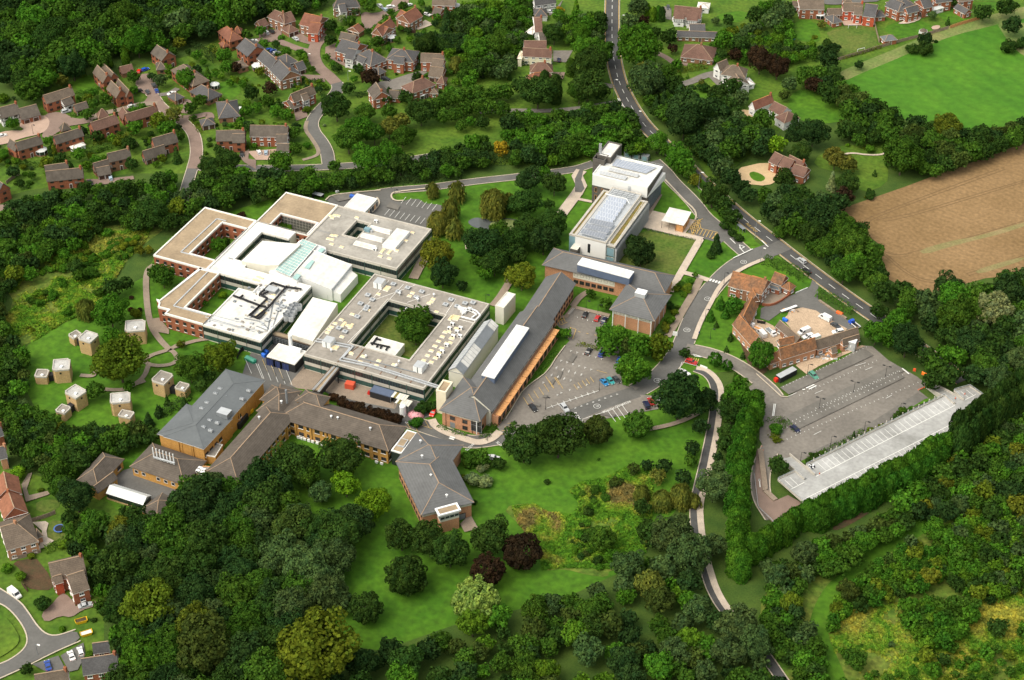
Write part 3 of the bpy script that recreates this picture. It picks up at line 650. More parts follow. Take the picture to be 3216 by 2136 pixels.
def solid(parent,fr,s,wm,rm,name='roof',wname='wall',z0=0):
 """a volume from surveyed roof points 'x y h ...': the roof may slope"""
 v=[float(a)for a in s.split()];P3=[at(fr,v[i],v[i+1],v[i+2])for i in range(0,len(v),3)]
 a=sum(P3[i].x*P3[(i+1)%len(P3)].y-P3[(i+1)%len(P3)].x*P3[i].y for i in range(len(P3)))
 if a<0:P3=P3[::-1]
 w=MB();n=len(P3);FOOT.append([(v.x,v.y)for v in P3])
 for i in range(n):
  p,q=P3[i],P3[(i+1)%n];w.face([(p.x,p.y,z0),(q.x,q.y,z0),q,p],M_[wm])
 w.build(wname,parent)
 r=MB();c=sum(P3,Vector())/n
 for i in range(n):
  p,q=P3[i],P3[(i+1)%n]
  r.face([p,q,c]if n>4 else[p,q,c],M_[rm])
 r.build(name,parent)
 return P3
def rect3(p0,p1,p2):
 """a right-angled footprint: p0-p1 is kept, p2 gives the width"""
 u=(p1-p0);u.z=0;L=u.length;u.normalize();v=Vector((-u.y,u.x,0));w=(p2-p1).dot(v)
 a=Vector((p0.x,p0.y,0));return a,a+u*L,a+u*L+v*w,a+v*w
def roofblock(parent,R,he,hr,kind,wm,rm,rgm='ridge',over=.4,z0=0,hipk=1.0,wallbase=True,fascia=None):
 a,b,c,d=R
 if(b-a).cross(d-a).z<0:a,b,c,d=b,a,d,c
 u=(b-a).normalized();v=(d-a).normalized();L=(b-a).length;Wd=(d-a).length
 ins=Vector
 A,B_,C_,D_=a+u*over+v*over,b-u*over+v*over,c-u*over-v*over,d+u*over-v*over
 if kind=='g':A,B_,C_,D_=a+u*.25+v*over,b-u*.25+v*over,c-u*.25-v*over,d+u*.25-v*over
 mid0=(a+d)/2;mid1=(b+c)/2;FOOT.append([(v.x,v.y)for v in(a,b,c,d)])
 hip=min(Wd/2*hipk,L/2-.01)
 r0,r1=(mid0+u*hip,mid1-u*hip)if kind=='h' else(mid0,mid1)
 if kind=='h1':r0,r1=mid0,mid1-u*hip
 r0=Vector((r0.x,r0.y,hr));r1=Vector((r1.x,r1.y,hr))
 w=MB();wb=[A,B_,C_,D_]
 for i in range(4):
  p,q=wb[i],wb[(i+1)%4]
  w.face([(p.x,p.y,z0),(q.x,q.y,z0),(q.x,q.y,he),(p.x,p.y,he)],M_[wm])
 sl=(hr-he)/(Wd/2);hw=he+sl*over*.9
 if kind in('g','h1'):
  m=(A+D_)/2;w.face([(D_.x,D_.y,he),(A.x,A.y,he),(A.x,A.y,hw-.05),(m.x,m.y,hr-.08),(D_.x,D_.y,hw-.05)],M_[wm])
 if kind=='g':
  m=(B_+C_)/2;w.face([(B_.x,B_.y,he),(C_.x,C_.y,he),(C_.x,C_.y,hw-.05),(m.x,m.y,hr-.08),(B_.x,B_.y,hw-.05)],M_[wm])
 w.build('wall',parent)
 r=MB();z=he;e=[Vector((p.x,p.y,z))for p in(a,b,c,d)]
 m=M_[rm]
 r.face([e[0],e[1],r1,r0],m);r.face([e[2],e[3],r0,r1],m)
 if kind=='h':r.face([e[1],e[2],r1],m);r.face([e[3],e[0],r0],m)
 if kind=='h1':r.face([e[1],e[2],r1],m)
 fm=M_[fascia]if fascia else m
 for i in range(4):
  p,q=e[i],e[(i+1)%4]
  if kind=='g' and i in(1,3)or kind=='h1' and i==3:
   t=r1 if i==1 else r0
   for s_,t_ in((p,t),(t,q)):
    dz=Vector((0,0,.18));r.face([s_-dz,t_-dz,t_,s_],fm)
   continue
  dz=Vector((0,0,.18));r.face([p-dz,q-dz,q,p],fm)
 r.face([(p.x,p.y,z-.18)for p in(e[3],e[2],e[1],e[0])],fm)
 r.build('roof',parent)
 g=MB();g.beam(r0-Vector((0,0,.03)),r1-Vector((0,0,.03)),.32,.12,M_[rgm])
 if kind=='h' or kind=='h1':
  for s_,t_ in((e[1],r1),(e[2],r1))+(((e[3],r0),(e[0],r0))if kind=='h' else()):
   g.beam(s_,t_,.22,.08,M_[rgm])
 g.build('ridge',parent)
 return(A,B_,C_,D_),r0,r1
def rb(parent,fr,s,he,hr,kind,wm,rm,**kw):
 v=[float(x)for x in s.split()]
 p=[at(fr,v[i],v[i+1],he)for i in(0,2,4)]
 return roofblock(parent,rect3(*p),he,hr,kind,wm,rm,**kw)
def wallwins(parent,quad,me,z,gap=3.2,ends=1.2,every=True,minlen=3,name='window',only=None):
 for k,(a,b,n2,L)in enumerate(edges(quad)):
  if L<minlen or not facing(n2,a)or(only is not None and k not in only):continue
  n=max(1,int((L-2*ends)/gap)+1)
  win_row(parent,a,b,n2,n,z,me,.5,.5,name=name)
# -- facade of concrete bands, glass strips and dark green posts
def bandwall(parent,a,b,n2,h,bay=7.2,blank=(),base='glassg',lift=0):
 a=Vector(a[:2]);b=Vector(b[:2]);L=(b-a).length;n=max(1,round(L/bay));w=L/n
 key=round(w,2)
 def strip_(z0,z1,gm,fm,k):
  def make():
   m=MB();m.box((0,0),(1,0),(0,1),w/2-.12,.05,0,z1-z0,M_[gm])
   for i in range(k+1):
    x=-w/2+.15+(w-.3)*i/k;m.box((x,.02),(1,0),(0,1),.06,.07,0,z1-z0-.002,M_[fm])
   m.box((0,.02),(1,0),(0,1),w/2-.14,.062,z1-z0-.12,z1-z0,M_[fm])
   return m.mesh('window')
  return cached(('band',key,z0,z1,gm),make)
 def panel_(z0,z1,m_):
  def make():
   m=MB();m.box((0,0),(1,0),(0,1),w/2-.06,.1,0,z1-z0,M_[m_]);return m.mesh('panel')
  return cached(('panel',key,z0,z1,m_),make)
 def post_():
  m=MB();m.box((0,0),(1,0),(0,1),.11,.17,0,h-.3,M_['green']);return m.mesh('post')
 pm=cached(('post',h),post_)
 for i in range(n):
  c=a+(b-a)*(i+.5)/n
  if i in blank:
   put(parent,'panel',panel_(.2,h-.36,'creamw'),c,n2,.2);continue
  put(parent,'window',strip_(.5,2.5,base,'green',5),c,n2,.5)
  put(parent,'panel',panel_(2.55,4.0,'concrete'),c,n2,2.55)
  put(parent,'window',strip_(4.05,h-.75,'glassd','green',6),c,n2,4.05)
  put(parent,'panel',panel_(h-.7,h-.36,'concrete'),c,n2,h-.7)
 for i in range(n+1):put(parent,'post',pm,a+(b-a)*i/n,n2,0)
def rooftop(parent,fr,s,h,name,kind):
 """small things on a flat roof: 'x y ...' in a frame"""
 v=[float(x)for x in s.split()]
 for i in range(0,len(v),2):
  p=at(fr,v[i],v[i+1],h);me=ROOFBITS[kind]
  o=bpy.data.objects.new(name,me);COL.objects.link(o);o.parent=parent;o.location=local(parent,p)
def rbit(fn):
 b=MB();fn(b);return b.mesh('fitting')
X_,Y_=(1,0),(0,1)
ROOFBITS={'sky':rbit(lambda b:(b.box((0,0),X_,Y_,.95,.65,0,.22,M_['parapet']),b.box((0,0),X_,Y_,.8,.5,.22,.42,M_['skylight']))),'skyb':rbit(lambda b:(b.box((0,0),X_,Y_,.7,1.6,0,.22,M_['parapet']),b.box((0,0),X_,Y_,.55,1.4,.22,.5,M_['skylight']))),'fan':rbit(lambda b:(b.box((0,0),X_,Y_,.85,.7,0,.5,M_['metald']),b.box((0,0),X_,Y_,1.0,.85,.5,.85,M_['metal']),b.cyl((0,0,.85),(0,0,1.1),.4,.4,M_['metald']))),'vent':rbit(lambda b:(b.cyl((0,0,0),(0,0,1.1),.28,.28,M_['metal']),b.cyl((0,0,1.1),(0,0,1.5),.55,.3,M_['whitem']))),'cond':rbit(lambda b:(b.box((0,0),X_,Y_,.75,.45,.1,1.3,M_['whitem']),b.cyl((.76,0,.7),(.8,0,.7),.38,.38,M_['black']),b.cyl((-.2,-.46,.7),(-.2,-.5,.7),.42,.42,M_['black']))),'tank':rbit(lambda b:(b.box((0,0),X_,Y_,1.8,2.0,0,2.6,M_['whitem'],M_['metal']),b.box((0,-2.05),X_,Y_,.12,.05,0,2.6,M_['green']))),'long':rbit(lambda b:(b.box((0,0),X_,Y_,5.0,1.35,0,.35,M_['parapet']),b.box((0,0),X_,Y_,4.8,1.1,.35,.8,M_['white']),b.box((0,0),X_,Y_,4.6,.6,.8,1.05,M_['white']))),'tube':rbit(lambda b:(b.cyl((0,0,0),(0,0,2.4),1.0,1.0,M_['metal'],14,False),b.cyl((0,0,2.4),(0,0,2.45),1.08,1.08,M_['metal'],14,False),b.cyl((0,0,1.6),(0,0,1.65),.95,.95,M_['metald'],14))),'roofvent':rbit(lambda b:(b.cyl((0,0,-.4),(0,0,.7),.3,.25,M_['metal']),b.cyl((0,0,.7),(0,0,1.0),.5,.12,M_['whitem']))),'dome':rbit(lambda b:(b.box((0,0),X_,Y_,.8,.45,-.3,.4,M_['metal']),b.cyl((-.45,0,.5),(-.45,0,.6),.3,.3,M_['metald']),b.cyl((.45,0,.5),(.45,0,.6),.3,.3,M_['metald']))),'stack':rbit(lambda b:b.cyl((0,0,-.5),(0,0,4.2),.22,.2,M_['whitem'])),'lbox':rbit(lambda b:(b.box((0,0),X_,Y_,2.2,1.7,-.6,1.5,M_['metald'],M_['metal']),)),}
def bld(name,label,fr,x,y,h=0,cat='building',group=None):
 p=at(fr,x,y,h);return thing(name,label,cat,(p.x,p.y,0),0,group)
def brickwing_windows(t,poly,h,n_by_len=2.55,holes=()):
 me=window_mesh(1.35,1.45,1,'darkwood','glassd',True)
 loops=[(poly,1)]+[(q,-1)for q in holes]
 for loop,sg in loops:
  for a,b,n2,L in edges(loop):
   if sg<0:n2=-n2
   if not facing(n2,a)or L<4:continue
   n=max(1,int((L-1.2)/3.1))
   for z in(.9,4.1):win_row(t,a,b,n2,n,z,me)
# == the campus: main block of linked flat-roofed buildings
AX=0.0
# north-west wing round its courtyard
t=bld('college_wing','red brick college wing with tan gravel roof round a planted courtyard, farthest left','e',208,638)
o_=ortho(pts('e','645 240 1062 358 645 752 208 638',6.8),AX);hl=ortho(pts('e','785 370 985 420 715 672 510 622',6.8),AX)
flat(t,o_,6.8,'brick','tan',holes=[hl],pw=.5);brickwing_windows(t,o_,6.8,holes=[hl])
r=MB();q=pts('e','735 335 440 608 620 655',6.82);q2=pts('e','735 335 810 352',6.82)
for a,c in zip(q[:-1],q[1:]):r.beam(a,c,.5,.3,M_['metal'])
r.beam(q2[0],q2[1],.5,.3,M_['metal']);r.build('gutter',t)
# south-west wing with the splayed bay
t=bld('college_wing','red brick college wing with tan roof and a splayed corner bay beside the footpath','e',270,1108)
p0=pts('e','545 725 762 787 475 1060 700 1133 630 1205 285 1112 318 1078 252 1062 262 1030 240 998',6.8)
o_=ortho(p0[:6],AX)
bay=[p0[6],p0[7],p0[8],p0[9]]
wl=o_[0];bl=o_[5]
o2=o_[:5]+[Vector((bay[0].x+1.2,o_[4].y,6.8)),Vector((bay[0].x+1.2,bay[0].y,6.8)),bay[1],bay[2],bay[3],Vector((bay[3].x+1.5,bay[3].y,6.8)),Vector((o_[0].x,o_[0].y,6.8))]
flat(t,o2,6.8,'brick','tan',pw=.5);brickwing_windows(t,o2,6.8)
r=MB();q=pts('e','660 770 380 1050 660 1128',6.82)
for a,c in zip(q[:-1],q[1:]):r.beam(a,c,.5,.3,M_['metal'])
r.build('gutter',t)
# white-roofed spine and kitchens
t=bld('college_spine','white-roofed college block with black ventilation ducts across its roof','e',900,1000)
sp=ortho(pts('e','1062 358 1385 442 1330 502 1112 448 870 668 990 700 965 735 1165 800 1505 888 1100 1345 630 1205 905 905 1030 938 1095 870 645 755',6.8),AX)
flat(t,sp,6.8,'creamw','white',pw=.4)
for a,b_,n2,L in edges(sp):
 if L>12 and facing(n2,a):bandwall(t,a,b_,n2,6.8,blank=((2,)if L>45 else()))
dk=MB();hz=7.3
def duct(fr,s,w=.6,hh=.6,m='black',z=hz,mb=None):
 q=pts(fr,s,z)
 for a,c in zip(q[:-1],q[1:]):(mb or dk).beam(a,c,w,hh,M_[m])
for s in('870 968 960 1000 1085 1048 1140 1060','1085 968 1090 950 1190 862 1290 895 1430 915','1310 890 1160 1060 1050 1150','1010 1130 1080 1155 1130 1100','1220 900 1100 965 1150 990 1080 1060 1000 1130','950 965 920 990','1010 1130 1090 1050'):
 duct('e',s)
dk.build('ventilation_duct',t)
for s in('1050 900','1240 900 1190 1180'):pass
m=MB()
for s in('640 1140 900 1215 1160 1270','660 1160 1040 1260','720 1130 950 1190'):duct('e',s,.3,.25,'metal',6.85,m)
for s in('830 655 1010 705','1040 375 670 735','1200 1010 1150 1250 1060 1215','1270 1000 1180 1260','960 1150 1100 1180 1160 1240'):duct('e',s,.35,.2,'metald',6.85,m)
m.build('pipe',t)
rooftop(t,'e','1075 815 1045 838',6.8,'skylight','sky');rooftop(t,'e','1100 825 1070 845',6.8,'skylight','sky')
rooftop(t,'e','1110 1050 1140 1015 1180 1000 1100 1090 1070 1130 1200 960 1130 1110',6.8,'skylight','sky')
rooftop(t,'e','1190 930',6.8,'plant_box','lbox');rooftop(t,'e','1150 1170 1240 1085 1280 1060',6.8,'roof_fan','fan')
rooftop(t,'e','1305 1165 1345 1170 1320 1135 1358 1140 1335 1105 1375 1112 1350 1080 1392 1085 1415 1080 1380 1065 1300 1150',5.8,'flue','tube')
m=MB();R_=random.Random(4)
for i in range(90):
 x0,y0=R_.choice([(R_.uniform(930,1290),R_.uniform(960,1250)),(R_.uniform(1020,1430),R_.uniform(880,960)),(R_.uniform(650,1150),R_.uniform(1150,1280))])
 p=at('e',x0,y0,6.8)
 if inside(p.x,p.y,sp):m.box(p,X_,Y_,R_.uniform(.2,.8),R_.uniform(.15,.5),6.801,6.8+R_.uniform(.15,.7),M_[R_.choice(['metal','metald','concrete','greyd'])])
o=m.build('roof_clutter',t);o['kind']='stuff'
m=MB()
for i,(x0,y0)in enumerate(((1000,900),(985,1010),(880,1010),(1230,1030))):
 p=at('e',x0,y0,7);m.box(p,X_,Y_,.5,.5,6.8,7.3,M_['metald'])
m.build('roof_box',t)
# theatre hall with sloping white roof
t=bld('lecture_hall','white lecture hall with sloping white roof left of the glazed atrium','e',1200,700)
solid(t,'e','1108 512 8.5 1425 540 11 1240 712 11 1130 715 10 935 680 8.5','creamw','white')
t=bld('lecture_hall','tall white lecture hall with small blue skylight and blank white walls','F',510,1150)
solid(t,'F','535 755 9.2 885 885 5.8 868 912 5.5 700 1105 5.5 345 960 8.9','render','white')
p=MB();q=[at('F',*a)for a in((535,752,9.2),(885,885,5.8),(700,1108,5.5))]
p.beam(q[0],q[1],.5,.5,M_['parapet']);p.beam(q[1],q[2],.4,.3,M_['metald']);p.build('coping',t)
solid(t,'F','868 920 4.9 937 968 3.9 778 1150 3.9 703 1108 4.9','render','white','annexe_roof','annexe_wall')
sk=MB();q=[at('F',x,y,9)for x,y in((505,820),(540,835),(485,910),(445,895))];sk.face([(v.x,v.y,8.75)for v in ccw(q)],M_['glassb']);sk.build('skylight',t)
dm=door_mesh(1.2,2.2,'glassd','metald')
A_=at('F',600,1175);B2=at('F',700,1205);d_=(B2-A_).normalized();n2=Vector((d_.y,-d_.x))
for f in(.15,.55):put(t,'door',dm,A_+(B2-A_)*f,n2,.1,.25)
# glazed atrium
t=bld('glazed_atrium','long ridge of pale blue-green roof glazing between the two white halls','F',300,900)
solid(t,'F','395 655 8.4 430 638 9.8 640 712 8.4 650 745 8.2 425 985 8 378 1030 8 172 928 9.6 118 938 8','render','render')
gl=MB();e0,e1,e2,e3=[at('F',x,y,z)for x,y,z in((430,638,10.1),(565,690,9.4),(312,982,9.4),(175,922,10.1))]
gq=[]
NX,NY=14,5
for i in range(NX):
 for j in range(NY):
  def gp(u,v):return(e0*(1-u)+e3*u)*(1-v)+(e1*(1-u)+e2*u)*v
  u0,u1,v0,v1=(i+.06)/NX,(i+.94)/NX,(j+.06)/NY,(j+.94)/NY
  gl.face([gp(u0,v0),gp(u1,v0),gp(u1,v1),gp(u0,v1)],M_['glassb'])
  o=gl.build('pane',t);gl=MB()
fr_=MB();off=Vector((0,0,-.06));fr_.face([e0+off,e3+off,e2+off,e1+off],M_['parapet'])
for v in(0,1):fr_.beam(gp(0,v),gp(1,v),.3,.15,M_['parapet'])
for i in range(NX+1):fr_.beam(gp(i/NX,0),gp(i/NX,1),.12,.1,M_['parapet'])
fr_.build('glazing_frame',t)
for x0,y0,x1,y1,x2,y2,x3,y3 in((600,712,640,730,600,765,568,748),(375,952,415,968,378,1012,335,996)):
 g=MB();g.face([at('F',x,y,8.9)for x,y in((x0,y0),(x3,y3),(x2,y2),(x1,y1))],M_['glassb']);g.build('pane',t)
# small white hall and glazed link
t=bld('white_hall','plain hall with a blank white lean roof above the shed roof','e',1520,1200)
solid(t,'e','1522 975 6.4 1725 1028 6.8 1524 1338 6.8 1315 1275 6.4','creamw','white')
t=bld('glazed_link','low link corridor with a brown roof and glazed wall','e',1350,1300)
o_=ortho(pts('e','1192 1250 1530 1343 1512 1372 1180 1282',4.6),AX)
flat(t,o_,4.6,'black','tan','tileb',.1,.3)
for a,b_,n2,L in edges(o_):
 if L>10 and facing(n2,a):win_row(t,a,b_,n2,14,.6,window_mesh(1.6,3.2,2,'metald','glassd',False,4))
# north tan block, courtyard with glass wall
t=bld('college_block','tan-roofed college block with dark glass courtyard wall, beside the service road','e',1300,115)
o_=ortho(pts('e','1300 115 1722 228 1490 478 1070 358',6.8),AX);hl=ortho(pts('e','1260 292 1560 375 1470 462 1180 385',6.8),AX)
flat(t,o_,6.8,'brick','tan',holes=[hl]);brickwing_windows(t,o_,6.8)
for a,b_,n2,L in edges(hl):
 n2=-n2
 if not facing(n2,a):continue
 if L>14:win_row(t,a,b_,n2,12,.6,window_mesh(1.9,5.6,2,'concrete','glassd',False,4))
 else:win_row(t,a,b_,n2,3,4.1,window_mesh(1.35,1.45,1,'darkwood','glassd',True))
# grey north-east block
t=bld('college_block','grey-roofed block with square light well and three white barrel rooflights','f',905,752)
o_=ortho(pts('f','415 228 1188 420 905 752 125 540',7),AX);hl=ortho(pts('f','580 350 690 378 570 495 465 465',7),AX)
flat(t,o_,7,'creamw','grey','concrete',.35,.6,holes=[hl])
for a,b_,n2,L in edges(o_):
 if facing(n2,a)and L>12:bandwall(t,a,b_,n2,7,blank=((6,)if L>50 and abs(n2.y)>.5 else()))
for a,b_,n2,L in edges(hl):
 if facing(-n2,a):bandwall(t,b_,a,-n2,7,4)
rooftop(t,'f','770 428 705 493 648 557',7,'barrel_rooflight','long')
rooftop(t,'f','735 365 728 595',7,'air_conditioner','cond')
rooftop(t,'f','395 308 425 312 355 310 375 328 578 326 375 472 405 475 345 500 375 506 370 545 453 568 1033 450 978 515 905 597 845 662 770 643',7,'skylight','sky')
rooftop(t,'f','788 600 845 610',7,'skylight','skyb')
m=MB();P3=[at('f',*a)for a in((895,410,8.4),(1015,440,8.0),(893,582,8.0),(795,545,8.4))]
m.prism([(v.x,v.y)for v in ortho(P3,AX)],7,8.5,M_['whitem'],M_['white'],False);m.build('rooflight_house',t)
m=MB();p=at('f',665,432,7);m.box(p,X_,Y_,1.3,.9,7.01,8.3,M_['blue']);m.box((p.x+1.8,p.y),X_,Y_,.6,.5,7.01,7.9,M_['metal']);m.build('plant_box',t)
m=MB()
for s in('345 300 240 415 360 450','520 545 700 600','240 425 560 510','515 560 590 482'):duct('f',s,.12,.05,'metald',7.02,m)
m.build('roof_seam',t)
# quadrangle block
t=bld('quadrangle_block','large grey-roofed quadrangle with many skylights round a courtyard with a tree','j',340,845)
c4=at('j',336,838,7)
o_=ortho([at('f',715,785,7),at('f',1672,1035,7),c4,at('f',150,1448,7)],AX)
hl=ortho(pts('f','830 1000 1303 1123 1012 1496 528 1358',7),AX)
flat(t,o_,7,'creamw','greyd','concrete',.3,.5,holes=[hl])
for a,b_,n2,L in edges(o_):
 if facing(n2,a):bandwall(t,a,b_,n2,7)
for a,b_,n2,L in edges(hl):
 if facing(-n2,a):bandwall(t,b_,a,-n2,7)
rooftop(t,'f','765 885',7,'plant_room','tank');rooftop(t,'f','348 1368',7,'plant_room','tank');rooftop(t,'J','1512 275',7,'plant_room','tank')
rooftop(t,'f','877 877 995 908 917 940 1110 940 668 967 705 1005 608 1037 660 1065 650 1085 580 1145 430 1240 480 1268 1065 985 1350 1005 1305 1045 1465 1035 1530 1030 1400 1060',7,'roof_fan','fan')
rooftop(t,'f','755 955 1035 945 1010 970 1190 1018 1205 995 670 1085 540 1120 450 1165 400 1195 370 1225 350 1245 335 1270 455 1305 500 1210 525 1225 1230 1100 1170 1030',7,'skylight','sky')
rooftop(t,'f','815 905 835 912 470 1203 530 1218 1365 1145 1385 1148 1405 1152 1350 1150 390 1390 415 1393',7,'skylight','skyb')
rooftop(t,'j','570 430 595 255 550 375 640 350 520 378 495 415 465 453 435 492 405 530 375 570 343 610 560 465 530 470 490 510 405 625 440 590 610 348 470 548 575 430',7,'skylight','sky')
rooftop(t,'j','553 355 578 318 585 418 640 418 532 492 495 545 465 582 365 655 645 352 615 383',7,'air_conditioner','cond')
rooftop(t,'J','880 130 1135 195 960 205 1110 240 870 120 990 155 1275 232',7,'skylight','sky')
rooftop(t,'J','1320 215 1295 250 1015 165 695 110',7,'roof_vent','vent')
rooftop(t,'f','1080 1010 1210 970 930 960 1070 1000 985 1090',7,'roof_vent','vent')
m=MB()
for s in('560 -5 900 60 800 170 1050 230 1690 430','540 15 870 75 770 190 1040 245 1690 450'):duct('J',s,.45,.45,'metal',7.35,m)
for s in('1470 300 960 170',):duct('J',s,.3,.2,'metald',7.1,m)
for s in('930 950 938 1080',):pass
m.build('pipe_run',t)
m=MB()
for s in('945 60 730 220','1060 205 1000 270','1200 240 1140 320','1340 290 1280 360','1450 350 1420 400','1000 80 920 180','800 170 960 205'):duct('J',s,.25,.12,'tileo',7.08,m)
for s in('600 1 0 0 ',):pass
m.build('roof_bearer',t)
m=MB()
for s in('960 870 720 1130 500 1350','1050 880 690 1010','840 840 560 1150','850 1000 1100 1070 1310 1120','1390 990 1310 1110','1180 950 990 1020','1540 1190 1350 1140','1000 1500 1300 1130'):duct('f',s,.2,.06,'parapet',7.05,m)
m.build('roof_cable',t)
m=MB()
for s in('1430 1140 1550 1170 1590 1130 1560 1095 1500 1070','1520 1065 1440 1120','1410 1060 1530 1100','1480 1075 1560 1120 1520 1150'):duct('f',s,.5,.5,'whitem',7.4,m)
for x,y in((1420,1075),(1445,1085),(1470,1090),(1500,1085),(1460,1110),(1440,1100)):
 p=at('f',x,y,7);m.box(p,X_,Y_,.6,.5,7.01,8.3,M_['whitem'])
m.build('white_duct',t)
# pavilion in the courtyard
t=bld('courtyard_pavilion','flat white-roofed pavilion with black ducts inside the quadrangle courtyard','f',800,1400)
o_=ortho(pts('f','720 1295 970 1360 885 1462 640 1390',3.6),AX);flat(t,o_,3.6,'creamw','white','parapet',.15,.3)
dk=MB()
for s in('690 1355 850 1390','730 1320 775 1332','745 1310 700 1370','780 1375 770 1400','830 1388 815 1415','750 1365 740 1390'):duct('f',s,.5,.5,'black',3.8,dk)
dk.build('ventilation_duct',t)
b=MB();b.prism([(v.x,v.y)for v in ortho(pts('f','790 1130 1260 1160 1010 1480 545 1330',0),AX)],0,.02,M_['dry']);b.build('courtyard_grass',kind='structure')
# boiler shed
t=bld('plant_shed','white-roofed black shed with three navy blue doors and a white flue','J',250,200)
o_=ortho(pts('J','212 25 445 108 368 232 105 150',4.2),AX);flat(t,o_,4.2,'black','white','parapet',.12,.3)
for a,b_,n2,L in edges(o_):
 if facing(n2,a)and n2.y<-.5:win_row(t,a,b_,n2,4,.1,door_mesh(3.6,3.2,'navy','black',3),skip=(3,),name='door')
m=MB();p=at('J',322,60,4.2);m.cyl((p.x,p.y,4.2),(p.x,p.y,9.5),.75,.75,M_['whitem'],12);m.build('flue',t)
m=MB();q=at('J',360,95,4.2);m.box(q,X_,Y_,2.6,.7,4.21,5.4,M_['whitem']);m.build('roof_plant',t)
# north annexe with orange doors
t=bld('workshop_annexe','low white-roofed annexe with orange doors at the edge of the north car park','F',1000,300)
o_=ortho(pts('F','942 222 1116 264 1000 400 800 338',4),AX);flat(t,o_,4,'concrete','white','parapet',.15,.3)
for a,b_,n2,L in edges(o_):
 if facing(n2,a)and n2.x>.5:
  for i,f in enumerate((.15,.3,.45,.62,.78,.9)):
   put(t,'door',door_mesh(1.8,2.8,'wood' if i in(1,4)else 'glassd','whitem'),a+(b_-a)*f,n2,.1,color=None)
# covered footbridge from the quadrangle to the yellow wing
t=bld('covered_walkway','raised black covered walkway with a brown roof and pipes on top','J',640,400)
o_=ortho(pts('J','700 235 770 250 600 478 520 455',5.2),AX);flat(t,o_,5.2,'black','tan','tileb',.1,.2,z0=2.9)
m=MB()
for s in('725 235 520 460','755 245 570 478','735 238 530 465','765 248 580 482'):duct('J',s,.22,.22,'metal',5.45,m)
m.build('pipe_run',t)
m=MB()
for x,y in((760,400),(640,480)):p=at('J',x,y,0);m.box(p,X_,Y_,.15,.15,0,2.9,M_['black'])
m.build('post',t)
for k,(lab,s,h,wm,rm)in enumerate((('black timber store with a navy blue roof below the quadrangle','1062 430 1285 462 1245 530 1055 478',3.2,'black','navy'),)):
 t=bld('timber_store',lab,'J',1150,480);flat(t,ortho(pts('J','1085 418 1282 468 1240 522 1052 470',h),AX),h,wm,'bluegrey','bluegrey',.05,.1)
t=bld('canopy','striped translucent loading canopy beside the navy-roofed store','J',1350,540)
for s,h in(('1285 472 1415 515 1370 562 1240 522',3.4),('1312 535 1452 552 1408 617 1278 578',3.2)):
 q=ortho(pts('J',s,h),AX);a,b_,c_,d_=q
 for i in range(6):
  m=MB();f=lambda u,v:(a*(1-u)+b_*u)*(1-v)+(d_*(1-u)+c_*u)*v
  m.face([(v.x,v.y,h)for v in ccw([f(i/6+.004,0),f((i+1)/6-.004,0),f((i+1)/6-.004,1),f(i/6+.004,1)])],M_['white' if i%2==0 else 'sedum' if i==1 else 'creamw'])
  m.build('roof_panel',t)
 m=MB()
 for v in q:m.cyl((v.x,v.y,0),(v.x,v.y,h-.02),.08,.08,M_['metald'],6)
 m.build('post',t)
# == slate-roofed, peach-brick buildings
pw=window_mesh(1.6,1.5,2,'darkwood','glassd',False);pwl=window_mesh(1.5,1.3,1,'darkwood','glassd',False)
t=bld('slate_block','long slate-roofed block with white clerestory box, cream upper wall and peach brick below','G',900,1000)
Q1,r0,r1=rb(t,'G','275 876 1412 1138 1480 965',7.2,11,'h','bricko','slate',over=1.0)
E1=[e for e in edges(Q1)]
for a,b_,n2,L in E1:
 if n2.y<-.5:
  m=MB();d_=(b_-a).normalized();s0=a+d_*12;s1=b_-d_*20
  c_=(s0+s1)/2+n2*.06;m.box(c_,d_,n2,(s1-s0).length/2,.06,4.0,7.1,M_['creamw']);m.build('render_band',t)
  win_row(t,s0,s1,n2,7,4.9,pwl);win_row(t,s0,s1,n2,7,1.4,window_mesh(1.9,1.7,2,'darkwood','glassd'))
bx=ortho(pts('G','645 812 1125 932 1085 998 603 868',11.6))
flat(t,bx,11.6,'bluegrey','white','whitem',.1,.3,z0=8,wallname='clerestory')
t=bld('slate_block','slate-roofed wing running down between the clerestory block and the long rooflight block','G',400,1100)
Q2,r0,r1=rb(t,'G','372 1395 592 1048 318 975',7.2,11.2,'g','bricko','slate',over=1.0)
for a,b_,n2,L in edges(Q2):
 if n2.x>.5 and L>20:win_row(t,a,b_,n2,9,3.6,pw,skip=());win_row(t,a,b_,n2,9,.9,pw)
m=MB()
for x,y in((452,1310),(470,1280)):
 p=at('G',x,y,0);m.cyl((p.x,p.y,0),(p.x,p.y,7),.2,.2,M_['whitem'])
m.build('column',t)
t=bld('slate_block','large slate-roofed block with long white rooflight and orange brise-soleil over the car park','j',1000,900)
R3=rect3(at('j',905,1028,7.2),at('j',1420,285,7.2),at('j',1130,210,7.2))
Q3,r0,r1=roofblock(t,R3,7.2,12.4,'g','creamw','slate',over=.9)
